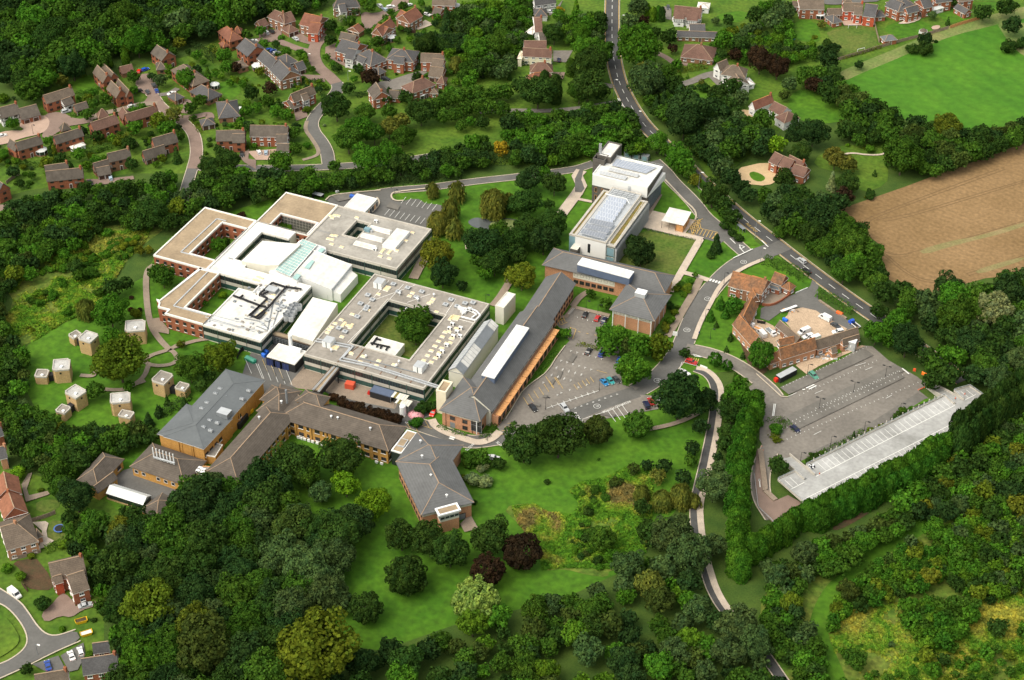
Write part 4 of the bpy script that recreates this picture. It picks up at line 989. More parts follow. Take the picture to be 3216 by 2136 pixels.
for a,b_,n2,L in edges(Q3):
 if n2.x>.5 and L>20:
  d_=(b_-a).normalized()
  m=MB();c_=(a+b_)/2+n2*1.4;m.box(c_,d_,n2,L/2-1,1.3,0,4.6,M_['bricko']);m.build('arcade',t)
  nb=14
  for i in range(nb):
   m=MB();c_=a+d_*(1.3+(L-2.6)*(i+.5)/nb)+n2*2.3;m.box(c_,d_,n2,(L-2.6)/nb/2-.12,1.1,4.7,4.95,M_['wood']);m.build('brise_soleil',t)
  win_row(t,a+n2*2.7,b_+n2*2.7,n2,15,.9,window_mesh(2.2,2.6,2,'darkwood','glassd'))
  win_row(t,a,b_,n2,15,5.2,window_mesh(2.4,1.3,2,'darkwood','glassd'))
Q4,r0_,r1_=rb(t,'j','465 1015 805 1112 1012 838',7.2,12.6,'h','bricko','slate',over=.9)
for a,b_,n2,L in edges(Q4):
 if n2.y<-.5:
  d_=(b_-a).normalized();m=MB();m.box((a+b_)/2+n2*.05,d_,n2,L/2-.1,.06,5.9,7.1,M_['creamw']);m.build('render_band',t)
  for f,z in((.28,3.6),(.62,3.6),(.62,.8)):put(t,'window',window_mesh(2.0,1.7,2,'darkwood','glassd'),a+(b_-a)*f,n2,z)
  put(t,'door',door_mesh(1.9,2.4,'metald'),a+(b_-a)*.28,n2,.1)
  put(t,'window',window_mesh(4.2,5.6,2,'metald','glassd',False,2),b_-(b_-a)*.07,n2,1.4)
  for f in(.1,.82):
   m=MB();p=a+(b_-a)*f+n2*.12;m.cyl((p.x,p.y,0),(p.x,p.y,7),.08,.08,M_['black'],6);m.build('downpipe',t)
  m=MB();p=b_-d_*.5+n2*.9;m.cyl((p.x,p.y,1.2),(p.x,p.y,7),.17,.17,M_['whitem']);m.build('column',t)
 elif n2.x>.5:win_row(t,a,b_,n2,2,1,pw,m0=.3)
rl=rect3(at('j',922,752,12.9),at('j',1206,340,12.9),at('j',1105,313,12.9))
flat(t,list(rl),12.9,'bluegrey','white','whitem',.08,.25,z0=9.5,wallname='rooflight')
t=bld('stair_tower','cream rendered stair tower with a sunken tan roof at the slate block corner','j',450,1000)
o_=ortho(pts('j','505 772 580 792 518 885 444 850',10));flat(t,o_,10,'cream','tan','cream',.5,.5)
m=MB();m.prism([(v.x,v.y)for v in[a+(Vector((0,0,0)))for a in o_]],0,3.2,M_['bricko']);
t=bld('service_tower','blank white service tower rising beside the footpath above the slate roofs','j',1000,200)
o_=ortho(pts('j','1035 50 1097 63 990 190 925 145',8));flat(t,o_,8,'creamw','white','creamw',.2,.3)
t=bld('glasshouse_hall','long grey glazed ridge hall with white roof panels beside the quadrangle','j',700,600)
R5=rect3(at('j',668,722,7.3),at('j',958,322,7.3),at('j',850,268,7.3))
Q5,r0,r1=roofblock(t,R5,7.3,9.6,'g','creamw','metald',over=.2,rgm='metald')
a5,b5,c5,d5=R5
u=(b5-a5);v=(d5-a5);L5=u.length;sw=(9.6-7.3)
nn=16
for i in range(nn):
 f0,f1=(i+.04)/nn,(i+.96)/nn
 p=lambda f,g:Vector((a5.x+u.x*f+v.x*g,a5.y+u.y*f+v.y*g,7.36+min(g,1-g)*2*sw))
 for g0,g1,mm in((.02,.48,'white' if i in(2,3,4,5,6,7,14,15)else 'metald'),(.52,.98,'metal')):
  m=MB();m.face([p(f0,g0),p(f1,g0),p(f1,g1),p(f0,g1)],M_[mm]);m.build('roof_panel',t)
t=bld('slate_hall','square slate pyramid-roofed hall of peach brick with a silver rooftop lantern','G',1180,1300)
Q6,r0,r1=rb(t,'G','895 1287 1315 1398 1470 1150',8,12,'h','bricko','slate',over=1.5)
for a,b_,n2,L in edges(Q6):
 d_=(b_-a).normalized()
 if n2.y<-.5:
  m=MB();m.box((a+b_)/2-n2*.0+n2*.06,d_,n2,L/2,.05,5.6,7.8,M_['creamw']);m.build('render_band',t)
  win_row(t,a,b_,n2,3,5.9,window_mesh(3.2,1.3,2,'darkwood','glassd'))
  for f in(0,.33,.67,1):
   m=MB();p=a+(b_-a)*f+n2*1.0;m.cyl((p.x,p.y,.1),(p.x,p.y,7.9),.18,.18,M_['whitem']);m.build('column',t)
 elif n2.x>.5:
  for f in(.2,.5,.8):
   m=MB();p=a+(b_-a)*f+n2*.2;m.cyl((p.x,p.y,.1),(p.x,p.y,7.9),.12,.12,M_['whitem']);m.build('column',t)
m=MB();q=(r0+r1)/2;m.box(q,X_,Y_,2.1,1.7,11.2,13.0,M_['metal'],M_['whitem']);m.build('lantern',t)
# bent slate building at the front
t=bld('slate_block','bent slate-roofed building of peach brick standing among trees, nearest the camera','y',1300,900)
Qa,r0,r1=rb(t,'J','1285 1122 1722 1250 1932 975',7.2,11,'h','bricko','slate',over=.8)
Rb=rect3(at('J',1520,1618,7.2),at('J',1287,1122,7.2),at('J',1760,1000,7.2))
Qb,r0,r1=roofblock(t,Rb,7.21,11.01,'h','bricko','slate',over=.8)
for a,b_,n2,L in edges(Qb):
 d_=(b_-a).normalized()
 if L>25 and n2.x<0:win_row(t,a,b_,n2,10,4.3,pw);win_row(t,a,b_,n2,10,1.0,pw)
 if L<25 and n2.y<-.5:
  m=MB();m.box((a+b_)/2+n2*.06,d_,n2,L/2,.06,5.6,7.1,M_['creamw']);m.build('render_band',t)
  put(t,'door',door_mesh(2.4,2.6,'metald','black'),b_-(b_-a)*.2,n2,.1)
ob=ortho(pts('y','1282 1212 1515 1150 1560 1228 1312 1296',8.2));flat(t,ob,8.2,'creamw','tan','whitem',.25,.6,z0=7.6,wallname='canopy_edge')
cc=sum(ob,Vector())/4;oi=[cc+(v-cc)*.85 for v in ob]
m=MB();m.prism([(v.x,v.y)for v in oi],0,4.9,M_['bricko']);m.prism([(v.x,v.y)for v in oi],4.9,7.6,M_['creamw']);m.build('porch',t)
for a,b_,n2,L in edges(oi):
 if facing(n2,a):win_row(t,a,b_,n2,4,5.9,window_mesh(1.5,1.1,1,'metald','glassd'))
rooftop(t,'y','1118 480 1135 645 1232 855 1405 1075',10.3,'roof_vent','roofvent')
t=bld('glazed_link','flat-roofed glazed link with a raised square rooflight between yellow and slate buildings','J',1370,930)
o_=ortho(pts('J','1392 832 1492 858 1342 1045 1245 1020',6.4));flat(t,o_,6.4,'glassd','tan','whitem',.2,.4)
q=ortho(pts('J','1335 905 1405 922 1362 985 1298 968',7));flat(t,q,7,'metal','tan','metal',.1,.2,z0=6.4,wallname='rooflight')
# == science building
t=bld('science_building','tall science building with white roof, solar panels and dark grey brick walls','g',900,450)
SC=None
o_=ortho(pts('g','862 238 1265 324 1130 492 630 372',14));SANG=math.atan2((o_[1]-o_[0]).y,(o_[1]-o_[0]).x)
flat(t,o_,14,'brickd','white','whitem',.35,.3)
for a,b_,n2,L in edges(o_):
 d_=(b_-a).normalized()
 if n2.y<-.5:
  m=MB();m.box((a+b_)/2+n2*.08,d_,n2,L/2,.09,8.8,13.9,M_['render']);m.build('white_fascia',t)
  for f,z in((.07,5.6),(.19,5.6),(.07,1.8),):put(t,'window',window_mesh(1.1,2.3,1,'fenceo','glassd'),a+(b_-a)*f,n2,z)
  put(t,'door',door_mesh(1.3,2.6,'metal'),a+(b_-a)*.68,n2,10,.2)
 if n2.x>.5:
  m=MB();n=11
  for i in range(n):put(t,'window',window_mesh(1.0,6.6,1,'metald','bluegrey',False,3),a+(b_-a)*(i+1.6)/(n+1.2),n2,1.2)
  P3=[a+n2*.1,b_+n2*1.5,b_+n2*1.5,a+n2*.1]
  m.face([(P3[0].x,P3[0].y,9.0),(P3[1].x,P3[1].y,8.2),(P3[2].x,P3[2].y,11.6),(P3[3].x,P3[3].y,9.4)],M_['render'])
  m.face([(a.x+n2.x*.06,a.y+n2.y*.06,9.4),(P3[1].x,P3[1].y,11.6),(b_.x,b_.y,11.6)],M_['render']);m.build('white_strip',t)
o2=ortho(pts('g','800 118 912 142 845 262 730 235',16.5),SANG);flat(t,o2,16.5,'brickd','white','brickd',.5,.4,wallname='core_wall')
o3=ortho(pts('g','712 215 802 236 790 290 697 262',16),SANG);flat(t,o3,15.4,'brickd','black','brickd',1.2,.3,wallname='plant_screen')
m=MB()
for k in range(3):p=at('g',738+6*k,235,15.4);m.cyl((p.x,p.y,15.4),(p.x,p.y,21.5),.3,.3,M_['metal'])
m.build('flue',t)
def pvrow(par,fr,s,h,n,rows,mm,tilt=0,frame='parapet',legs=False,name='solar_panel'):
 a,b_,c_,d_=pts(fr,s,h)
 par_=lambda u,v:(a*(1-u)+b_*u)*(1-v)+(d_*(1-u)+c_*u)*v
 fm=MB();fm.face([par_(0,0)+Vector((0,0,tilt-.06)),par_(0,1)+Vector((0,0,-.06)),par_(1,1)+Vector((0,0,-.06)),par_(1,0)+Vector((0,0,tilt-.06))],M_[frame])
 if legs:
  for i in range(n+1):
   for v in(0,1):
    p=par_(i/n,v);fm.cyl((p.x,p.y,h-1.2),(p.x,p.y,h+tilt*(1-v)),.05,.05,M_['bluegrey'],5)
 fm.build('panel_frame',par)
 for i in range(n):
  for j in range(rows):
   m=MB();c=[]
   for u,v in((i+.05,j+.05),(i+.05,j+.95),(i+.95,j+.95),(i+.95,j+.05)):
    q=par_(u/n,v/rows);q.z+=tilt*(1-v/rows);c.append(q)
   m.face(c,M_[mm]);m.build(name,par)
pvrow(t,'g','882 257 1208 328 1120 378 838 312',14.7,13,5,'pv',.0,'whitem')
pvrow(t,'g','825 333 1068 388 1050 410 808 352',14.7,10,1,'metal',.3)
pvrow(t,'g','745 358 968 405 950 432 730 380',14.7,9,1,'metal',.3)
m=MB();q=pts('g','862 238 1265 324',14.4)
m.beam(q[0]+Vector((0,0,.9)),q[1]+Vector((0,0,.9)),.06,.06,M_['metal'])
for i in range(13):
 p=q[0]+(q[1]-q[0])*i/12;m.cyl(p,p+Vector((0,0,.95)),.04,.04,M_['metal'],5)
m.build('guard_rail',t)
# lower wing
t=bld('science_wing','science wing with sedum roof strips, tilted solar panels and green glass side wall','V',600,900)
oc=ortho(pts('V','745 150 1215 262 662 1070 138 940',10.8),SANG);flat(t,oc,10.8,'render','metal','concrete',.25,.5)
ol=ortho(pts('V','605 200 700 224 142 950 38 925',9.6),SANG);flat(t,ol,9.6,'blue','sedum','concrete',.35,.9)
orr=ortho(pts('V','1165 350 1312 386 812 1142 672 1100',9.6),SANG);flat(t,orr,9.6,'glassg','sedum','concrete',.35,1.0)
for a,b_,n2,L in edges(orr):
 d_=(b_-a).normalized()
 if n2.x>.5:
  n=22
  for i in range(n):put(t,'window',window_mesh(1.7,2.6,2,'metald','glassg'),a+(b_-a)*(i+.5)/n,n2,.6)
  for i in range(n):put(t,'window',window_mesh(1.7,2.6,2,'metal','glassd'),a+(b_-a)*(i+.5)/n,n2,3.6)
  for i in range(n):put(t,'window',window_mesh(1.7,2.4,2,'metald','glassg'),a+(b_-a)*(i+.5)/n,n2,6.6)
  fin=cached('fin',lambda:(lambda b:(b.box((0,.35),X_,Y_,.04,.35,0,8.6,M_['metal']),b.mesh('fin'))[1])(MB()))
  for i in range(2*n+1):put(t,'fin',fin,a+(b_-a)*i/(2*n),n2,.3)
 if n2.y<-.5:
  for z in(.5,4.9):put(t,'panel',door_mesh(round(L-.8,1),3.8,'blue','concrete'),(a+b_)/2,n2,z)
for a,b_,n2,L in edges(oc):
 if n2.y<-.5:put(t,'window',window_mesh(1.1,4.2,1,'black','glassd'),a+(b_-a)*.46,n2,4.2)
for i in range(6):
 x0,y0=690-43.5*i,312+62*i;x1,y1=985-43.5*i,380+65*i
 pvrow(t,'V',f'{x0} {y0} {x1} {y1} {x1-22} {y1+52} {x0-22} {y0+50}',11.5,7,1,'pv',.9,'whitem')
for i in range(3):
 x0,y0=402-70*i,682+85*i;x1,y1=778-60*i,762+90*i
 pvrow(t,'V',f'{x0} {y0} {x1} {y1} {x1-45} {y1+58} {x0-45} {y0+48}',11.9,9,1,'pvd',.9,'metal',True)
m=MB();q=pts('V','632 262 975 340 1030 425',11.9);m.beam(q[0],q[1],.35,.35,M_['whitem']);m.beam(q[1],q[2],.3,.3,M_['whitem']);m.build('white_duct',t)
m=MB()
for k in range(5):a_,b_=pts('V',f'{790+85*k} {175+20*k} {720+85*k} {255+20*k}',12);m.beam(a_,b_,.14,.2,M_['metald'])
for k in range(4):a_,b_=pts('V',f'{775-20*k} {185+25*k} {1160-25*k} {275+25*k}',12);m.beam(a_,b_,.14,.2,M_['metald'])
m.build('roof_frame',t)
m=MB()
for s in('700 1040 700 1072 785 1085 1275 365',):
 q=pts('V',s,10.7)
 for a_,b_ in zip(q[:-1],q[1:]):m.beam(a_,b_,.08,.08,M_['whitem'])
 for k in range(20):
  p=q[2]+(q[3]-q[2])*k/19;m.cyl((p.x,p.y,9.8),(p.x,p.y,10.7),.04,.04,M_['whitem'],5)
m.build('guard_rail',t)
m=MB();q=ortho(pts('G','585 662 648 680 600 740 535 722',6),SANG);m.prism([(v.x,v.y)for v in q],0,6,M_['brickd'],M_['creamw']);m.build('entrance_porch',t)
# pavilion
t=bld('cycle_pavilion','open pavilion with a folded white roof on the pale paved plaza','G',1500,450)
a,b_,c_,d_=ortho(pts('G','1452 350 1655 395 1582 516 1380 465',4.2))
e_=(a*.52+d_*.48);f_=(b_*.52+c_*.48)
for q,dz in(((a,b_,f_,e_),(.4,.4,0,0)),((e_,f_,c_,d_),(-.25,-.25,.1,.1))):
 m=MB();P4=[Vector((v.x,v.y,4.2+z))for v,z in zip(q,dz)]
 m.face(P4[::-1],M_['white']);m.face([v-Vector((0,0,.2))for v in P4],M_['white'])
 for i in range(4):k=(i+1)%4;m.face([P4[i]-Vector((0,0,.2)),P4[k]-Vector((0,0,.2)),P4[k],P4[i]],M_['parapet'])
 m.build('roof',t)
m=MB()
for u in(0.02,.35,.65,.98):
 for v in(.98,.5):p=(a*(1-u)+b_*u)*(1-v)+(d_*(1-u)+c_*u)*v;m.cyl((p.x,p.y,0),(p.x,p.y,3.9),.09,.09,M_['black'],6)
m.build('post',t)
m=MB();f=lambda u,v:(a*(1-u)+b_*u)*(1-v)+(d_*(1-u)+c_*u)*v
m.prism([f(.62,.1),f(.97,.1),f(.97,.95),f(.62,.95)],0,3.6,M_['wood']);m.build('timber_store',t)
t=bld('substation','pair of grey cabinets with pale blue doors behind the science building','g',1040,230,cat='cabinet')
m=MB();c_=at('g',1045,250,0)
for k in range(3):m.box((c_.x-4+4*k,c_.y),X_,Y_,1.7,1.2,0,2.4,M_['metald']);m.box((c_.x-4+4*k,c_.y-1.25),X_,Y_,1.0,.04,.2,2.1,M_['blue'])
m.build('cabinet_body',t)
# == yellow-brick group
yw=window_mesh(1.9,1.5,2,'darkwood','glassd',True)
t=bld('yellow_brick_hall','large yellow brick hall under a low blue-grey roof with white edges','I',1880,1008)
q=pts('I','1880 1008 2446 372 2088 262',8)
Q,r0,r1=roofblock(t,rect3(*q),8,9.8,'h','bricky','slateb','slateb',over=.6,fascia='parapet')
Qb_,r0b,r1b=roofblock(t,rect3(*pts('I','1447 866 1880 1010 2135 722',8)),8.01,9.4,'h','bricky','slateb','slateb',over=.6,fascia='parapet')
for QQ in(Q,Qb_):
 for a,b_,n2,L in edges(QQ):
  if not facing(n2,a)or L<10:continue
  pl=cached('pilaster',lambda:(lambda b:(b.box((0,.08),X_,Y_,.25,.18,0,7.5,M_['bricky']),b.mesh('pilaster'))[1])(MB()))
  for i in range(1,int(L/6)+1):put(t,'pilaster',pl,a+(b_-a)*i/(int(L/6)+1),n2,0)
  if n2.x>.5:win_row(t,a,b_,n2,6,3.4,yw,skip=(4,5))
rooftop(t,'I','2030 450 1988 495 1908 578 1862 632 2295 468 2232 543',9.0,'roof_vent','dome')
rooftop(t,'I','1932 742 1878 805 1942 835 2005 765 2075 520',9.0,'roof_vent','dome');rooftop(t,'I','2070 685',8.9,'plant_box','lbox')
m=MB();q=ortho(pts('I','1960 940 2050 972 1980 1085 1885 1050',4));flat(t,q,4,'bricky','greyd','parapet',.1,.2,wallname='annexe_wall')
t=bld('yellow_brick_block','yellow brick single-storey block with brown tiles and a row of white exhaust stacks','I',1500,1250)
Q,r0,r1=rb(t,'I','1192 1168 1700 1340 1895 1110',4.3,8.2,'h','bricky','tileg',over=.7)
for a,b_,n2,L in edges(Q):
 if facing(n2,a)and n2.y<-.5:win_row(t,a,b_,n2,7,1.6,window_mesh(1.5,1.5,1,'whitem','glassd'),skip=(2,))
 elif facing(n2,a):win_row(t,a,b_,n2,3,1.6,yw)
for k in range(7):rooftop(t,'I',f'{1420+31*k} {1078+10*k}',7.6,'exhaust_stack','stack')
m=MB();a_,b_=pts('I','1418 1085 1612 1142',8.3);m.beam(a_,b_,.5,.5,M_['metal']);m.build('duct',t)
t=bld('yellow_brick_block','small yellow brick lodge with brown hipped roof left of the greenhouse','I',900,1300)
Q,r0,r1=rb(t,'I','905 1362 1150 1098 945 1035',3.8,7,'h','bricky','tileg',over=.6)
for a,b_,n2,L in edges(Q):
 if facing(n2,a):win_row(t,a,b_,n2,max(1,int(L/4)),1.2,yw)
Q,r0,r1=rb(t,'I','905 1415 1090 1275 1000 1240',3.6,5.6,'g','bricky','tileg',over=.4)
t=bld('greenhouse','long white-framed greenhouse with glass roof in the yellow brick yard','I',1180,1430,cat='greenhouse')
Rg=rect3(*pts('I','978 1420 1318 1528 1375 1430',2.4));a,b_,c_,d_=Rg
m=MB();m.prism([(v.x,v.y)for v in Rg],0,.6,M_['brickt']);m.build('wall',t)
ng=16
def gpt(u,v):p=(a*(1-u)+b_*u)*(1-v)+(d_*(1-u)+c_*u)*v;return Vector((p.x,p.y,2.6+min(v,1-v)*2*1.6))
m=MB();m.beam(gpt(0,.5),gpt(1,.5),.2,.15,M_['whitem'])
for i in range(ng+1):
 m.beam(gpt(i/ng,0),gpt(i/ng,.5),.1,.08,M_['whitem']);m.beam(gpt(i/ng,.5),gpt(i/ng,1),.1,.08,M_['whitem'])
m.build('frame',t)
for i in range(ng):
 for v0,v1 in((0,.25),(.25,.5),(.5,.75),(.75,1)):
  m=MB();m.face([gpt((i+.04)/ng,v0+.005),gpt((i+.96)/ng,v0+.005),gpt((i+.96)/ng,v1-.005),gpt((i+.04)/ng,v1-.005)],M_['glassw']);m.build('pane',t)
m=MB()
m.prism([(v.x,v.y)for v in[a.lerp(c_,.02),b_.lerp(d_,.02),c_.lerp(a,.02),d_.lerp(b_,.02)]],.6,2.55,M_['glassd'],M_['glassw']);m.build('glass_wall',t)
t=bld('yellow_brick_block','little grey hipped pavilion below the greenhouse at the edge of the wood','I',1440,1560)
Q,r0,r1=rb(t,'I','1285 1568 1440 1655 1560 1440',3.8,6.4,'h','bricky','tileg',over=.5)
b=MB();b.prism([(v.x,v.y)for v in pts('I','1140 1200 1210 1180 1700 1400 1500 1480 1320 1560 1000 1300',0)],0,.03,G_['asphalt']);b.build('yellow_yard',kind='structure')
t=bld('yellow_brick_wing','long L-shaped two-storey yellow brick wing with brown tiled roof beside the wood','J',360,900)
Q7,r0,r1=rb(t,'I','2195 1322 2740 690 2450 590',6.6,10.4,'h','bricky','tileg',over=.8)
Q8,r0,r1=rb(t,'J','195 718 1222 1028 1398 800',6.61,10.6,'h','bricky','tileg',over=.8)
for QQ in(Q7,Q8):
 for a,b_,n2,L in edges(QQ):
  if not facing(n2,a):continue
  n=int(L/3.1)
  for z in(.9,4.2):win_row(t,a,b_,n2,n,z,yw)
  for i in range(1,int(L/6.2)+1):put(t,'pilaster',pl,a+(b_-a)*i/(int(L/6.2)+1),n2,0,scale=(1.6,1.2,.85))
Q9,r0,r1=rb(t,'J','360 562 595 634 682 522',9.5,12,'h','bricky','tileg',over=.5)
Q10,r0,r1=rb(t,'J','0 655 210 720 440 470',6.6,9.6,'h','bricky','tileg',over=.8)
Qs,r0,r1=rb(t,'J','30 550 250 610 390 480',6.6,10.4,'h','bricky','tileg',over=.8)
rooftop(t,'J','235 575 695 712 755 725 1055 822 30 720 525 560',9.6,'roof_vent','roofvent');m=MB();p=at('J',285,560,9);m.cyl((p.x,p.y,8),(p.x,p.y,14),.45,.4,M_['metald']);m.build('chimney',t)
t=bld('roof_plant_link','low flat link roof crowded with white plant between yellow brick blocks','I',1850,1230)
q=ortho(pts('I','1865 1150 1935 1180 1900 1290 1790 1250',4));flat(t,q,4,'bricky','greyd','wood',.15,.3);rooftop(t,'I','1850 1200 1880 1215 1830 1225 1870 1240',4,'air_conditioner','cond')
# == tan brick pods on the west lawn
M_['podroof']=mat('pod_roof',(.28,.275,.26),.9,scale=.3,col2=(.50,.49,.47),fine=1.5,fa=.12,mid=.45)
def pod(label,s,h,s2=None,h2=3.4,wins=(),link=None):
 p0=pts('I',s,h);c=sum(p0,Vector())/4
 t=thing('brick_pod',label,'building',(c.x,c.y,0),0,'tan brick pods on the west lawn')
 for ss,hh in((s,h),(s2,h2)):
  if not ss:continue
  o=ortho(pts('I',ss,hh));n=len(o);q=[]
  o=ccw(o)
  for i in range(n):
   d0=(o[i-1]-o[i]).normalized();d1=(o[(i+1)%n]-o[i]).normalized();L=min((o[i-1]-o[i]).length,(o[(i+1)%n]-o[i]).length)
   k=L*.09
   if i%2==0:q+=[o[i]+d0*k*1.4,o[i]+d0*k*1.4+d1*k*.6,o[i]+d1*k*1.6+d0*k*.35,o[i]+d1*k*1.6]
   else:q+=[o[i]+d0*k*.5,o[i]+d0*k*.12+d1*k*.12,o[i]+d1*k*.5]
  flat(t,q,hh,'brickt','podroof' if hh in(6,6.3)else 'greyd','concrete',.3,.35)
  if hh>4:
   for a,b_,n2,L in edges(o):
    if facing(n2,a):put(t,'window',window_mesh(.7,.7,1,'black','glassd'),a+(b_-a)*.45,n2,hh-1.6)
  m=MB();cc=sum(o,Vector())/4;m.box((cc.x+.8,cc.y-1),X_,Y_,.5,.5,hh+.01,hh+.5,M_['whitem']);m.build('roof_vent',t)
 if s2:
  o1=sum(pts('I',s,0),Vector())/4
  a=sum(pts('I',s,h),Vector())/4;b_=sum(pts('I',s2,h2),Vector())/4
  m=MB();a.z=b_.z=0;m.beam(a,b_,2.2,2.7,M_['black']);m.build('link',t)
 return t
pod('tan brick pod with pale roof nearest the brick wing and its footpath','1175 -183 1348 -180 1330 -85 1135 -70',6.3)
pod('tan brick pod with a lower annexe at its left, farthest up the lawn','790 -75 912 -65 850 35 705 -10',6.3,'700 -82 752 -70 700 5 620 -48')
pod('tan brick pod with a separate low dark-roofed annexe, farthest left on the lawn','495 180 650 175 640 280 480 282',6,'335 272 450 275 440 345 322 342')
pod('tan brick pod with annexe at its lower left, between two others','700 412 800 470 705 548 583 480',6,'572 592 660 622 590 690 508 652')
pod('tan brick pod with white roof, lowest on the lawn beside the shrubbery','1030 498 1198 475 1205 572 1003 592',6,'1118 655 1225 650 1230 732 1083 702')
t=pod('grey-roofed tan brick pod with tall dark windows and small annexe, farthest right','1480 280 1607 322 1510 418 1393 375',6.01,'1655 385 1757 412 1705 472 1608 448')
# == houses
hw1=window_mesh(1.5,1.15,2,'whitem','glassd',True);hwd=window_mesh(1.5,1.15,2,'darkwood','glassd',False)
gdoor=door_mesh(2.3,2.1,'darkwood','whitem');hdoor=door_mesh(1.0,2.1,'darkwood','whitem')
def ridge_rect(fr,s,he,hr):
 v=[float(x)for x in s.split()]
 a,b=at(fr,v[0],v[1],he),at(fr,v[2],v[3],he);r=at(fr,v[4],v[5],hr)
 a.z=b.z=0;u=(b-a).normalized();n=Vector((-u.y,u.x,0));w=(r-a);w.z=0;w=w.dot(n)
 w=math.copysign(min(max(abs(w),2.2),6.5),w)
 return a,b,b+n*2*w,a+n*2*w
HOUSES=0
def house(label,fr,blocks,name='detached_house',cat='house',group=None,chim=True,win='w',door=True,conserv=None):
 """blocks: (mode, coords, eaves height, ridge height, kind, wall, roof[, garage]); mode 'e' = eave line and a ridge point, 'c' = three eave corners"""
 b0=blocks[0];v=[float(x)for x in b0[1].split()];base=at(fr,v[0],v[1],b0[2])
 t=thing(name,label,cat,(base.x,base.y,0),0,group)
 me=hw1 if win=='w' else hwd
 for k,blk in enumerate(blocks):
  mode,s,he,hr,kind,wm,rm=blk[:7];gar=blk[7]if len(blk)>7 else None
  hr+=.004*k
  R=ridge_rect(fr,s,he,hr)if mode=='e' else rect3(*[at(fr,float(a),float(b),he)for a,b in zip(s.split()[::2],s.split()[1::2])])
  Q,r0,r1=roofblock(t,R,he+.003*k,hr,kind,wm,rm,over=.35,rgm='ridgeo' if rm in('tileo','tiler')else 'ridge',fascia='parapet' if win=='w' else None)
  first=True
  for a,b,n2,L in edges(Q):
   if not facing(n2,a)or L<2.5:continue
   if gar=='garage':
    if first and L>4 and n2.y<-.2:
     first=False;n=2 if L>5.2 else 1
     for i in range(n):put(t,'garage_door',gdoor,a+(b-a)*(i+.5)/n,n2,.05,.06)
    continue
   n=max(1,int((L-.8)/2.9));rows=(.9,3.5)if he>4.4 else((.9,)if he>2.2 else())
   dn=n//2 if(door and k==0 and L>6)else-1
   for ri,z in enumerate(rows):
    for i in range(n):
     f=(i+.5)/n
     if ri==0 and i==dn:put(t,'door',hdoor,a+(b-a)*f,n2,.05)
     elif ri==0 and gar=='under' and n2.y<-.2:put(t,'garage_door',gdoor,a+(b-a)*f,n2,.05)
     else:put(t,'window',me,a+(b-a)*f,n2,z)
   if wm=='timbered':
    m=MB();d_=(b-a).normalized()
    for i in range(int(L/1.1)+1):
     p=a+d_*min(i*1.1+.1,L-.1)+n2*.05;m.box(p,d_,n2,.09,.05,2.6,he,M_['black'])
    m.box((a+b)/2+n2*.055,d_,n2,L/2,.05,2.5,2.7,M_['black']);m.build('timber_beam',t)
  if k==0 and chim:
   p=r1.lerp(r0,.06)+Vector((0,0,0));m=MB();m.box(p,X_,Y_,.45,.38,hr-2,hr+1.1,M_[wm if wm in('brick','brickb','brickr','bricko','brickt')else 'brick'])
   for dx in(-.2,.2):m.cyl((p.x+dx,p.y,hr+1.1),(p.x+dx,p.y,hr+1.45),.12,.1,M_['ridgeo'],6)
   m.build('chimney',t)
 if conserv:
  f2,x,y,r=conserv[:4];p=at(f2,x,y,0);c=MB();n=8;R_=r
  ring=[Vector((p.x+R_*math.cos(2*math.pi*(i+.5)/n),p.y+R_*math.sin(2*math.pi*(i+.5)/n),0))for i in range(n)]
  c.prism(ring,0,.5,M_['brickb']);c.prism([q.lerp(p,.02)for q in ring],.5,2.2,M_['glassd'],M_['glassw'])
  for i in range(n):
   q,q2=ring[i],ring[(i+1)%n]
   c.cyl((q.x,q.y,.5),(q.x,q.y,2.3),.07,.07,M_['whitem'],5);c.beam((q.x,q.y,2.25),(q2.x,q2.y,2.25),.15,.1,M_['whitem']);c.face([(q.x,q.y,2.36),(q2.x,q2.y,2.36),(p.x,p.y,3.3)],M_['glassw'])
   c.beam((q.x,q.y,2.36),(p.x,p.y,3.3),.1,.05,M_['whitem'])
  c.build('conservatory',t)
 return t
MATS['timbered']=M_['render'];M_['timbered']=M_['render']
BB,RR,TB,TG,TR,TM,SD='brickb','brick','tileb','tileg','tiler','tilem','slated'
G1='detached houses on the estate at the top left'
def hA(label,*bl,**kw):return house(label,'A',bl,win=kw.pop('win','d'),group=G1,**kw)
hA('brown-roofed brick house with three small dormers and a half-timbered porch',('e','430 960 695 878 655 800',5.2,8.4,'g',RR,TB),('c','600 985 690 950 640 905',3,5.4,'g','timbered',TG))
hA('brown-tiled house with white-timbered dormers at the left edge above the pink drive',('e','15 1095 195 1048 205 938',4.6,8,'g','timbered',TG),('e','200 1108 378 1062 325 962',2.8,6.2,'g',RR,TG,'garage'))
hA('brown-roofed garage beside the half-timbered porch',('e','702 1030 822 994 800 932',2.4,4.8,'g',BB,TG,'garage'),name='garage',cat='garage',chim=False)
hA('brick house with striped lawn at its left and brown L-shaped roof',('e','852 672 948 768 1010 712',5.2,8.6,'g',RR,TB),('c','1100 715 1010 625 960 690',5,8,'g',RR,TB))
hA('orange-red brick house with a tall gable end facing the cul-de-sac',('e','978 820 1070 908 1140 852',5.2,8.8,'g',RR,TB),('c','1235 880 1130 770 1070 800',5,8.2,'g',RR,TB))
hA('small brown-roofed outbuilding behind a garden tree near the red car',('e','1125 684 1240 658 1210 592',2.4,4.8,'g',BB,TM),name='outbuilding',cat='outbuilding',chim=False)
hA('grey-brown roofed house at the wood edge with an orange gable wall',('e','1385 490 1490 565 1560 492',5.2,8.4,'g',RR,TG),('c','1440 650 1540 640 1510 575',2.6,5.2,'h',BB,TG))
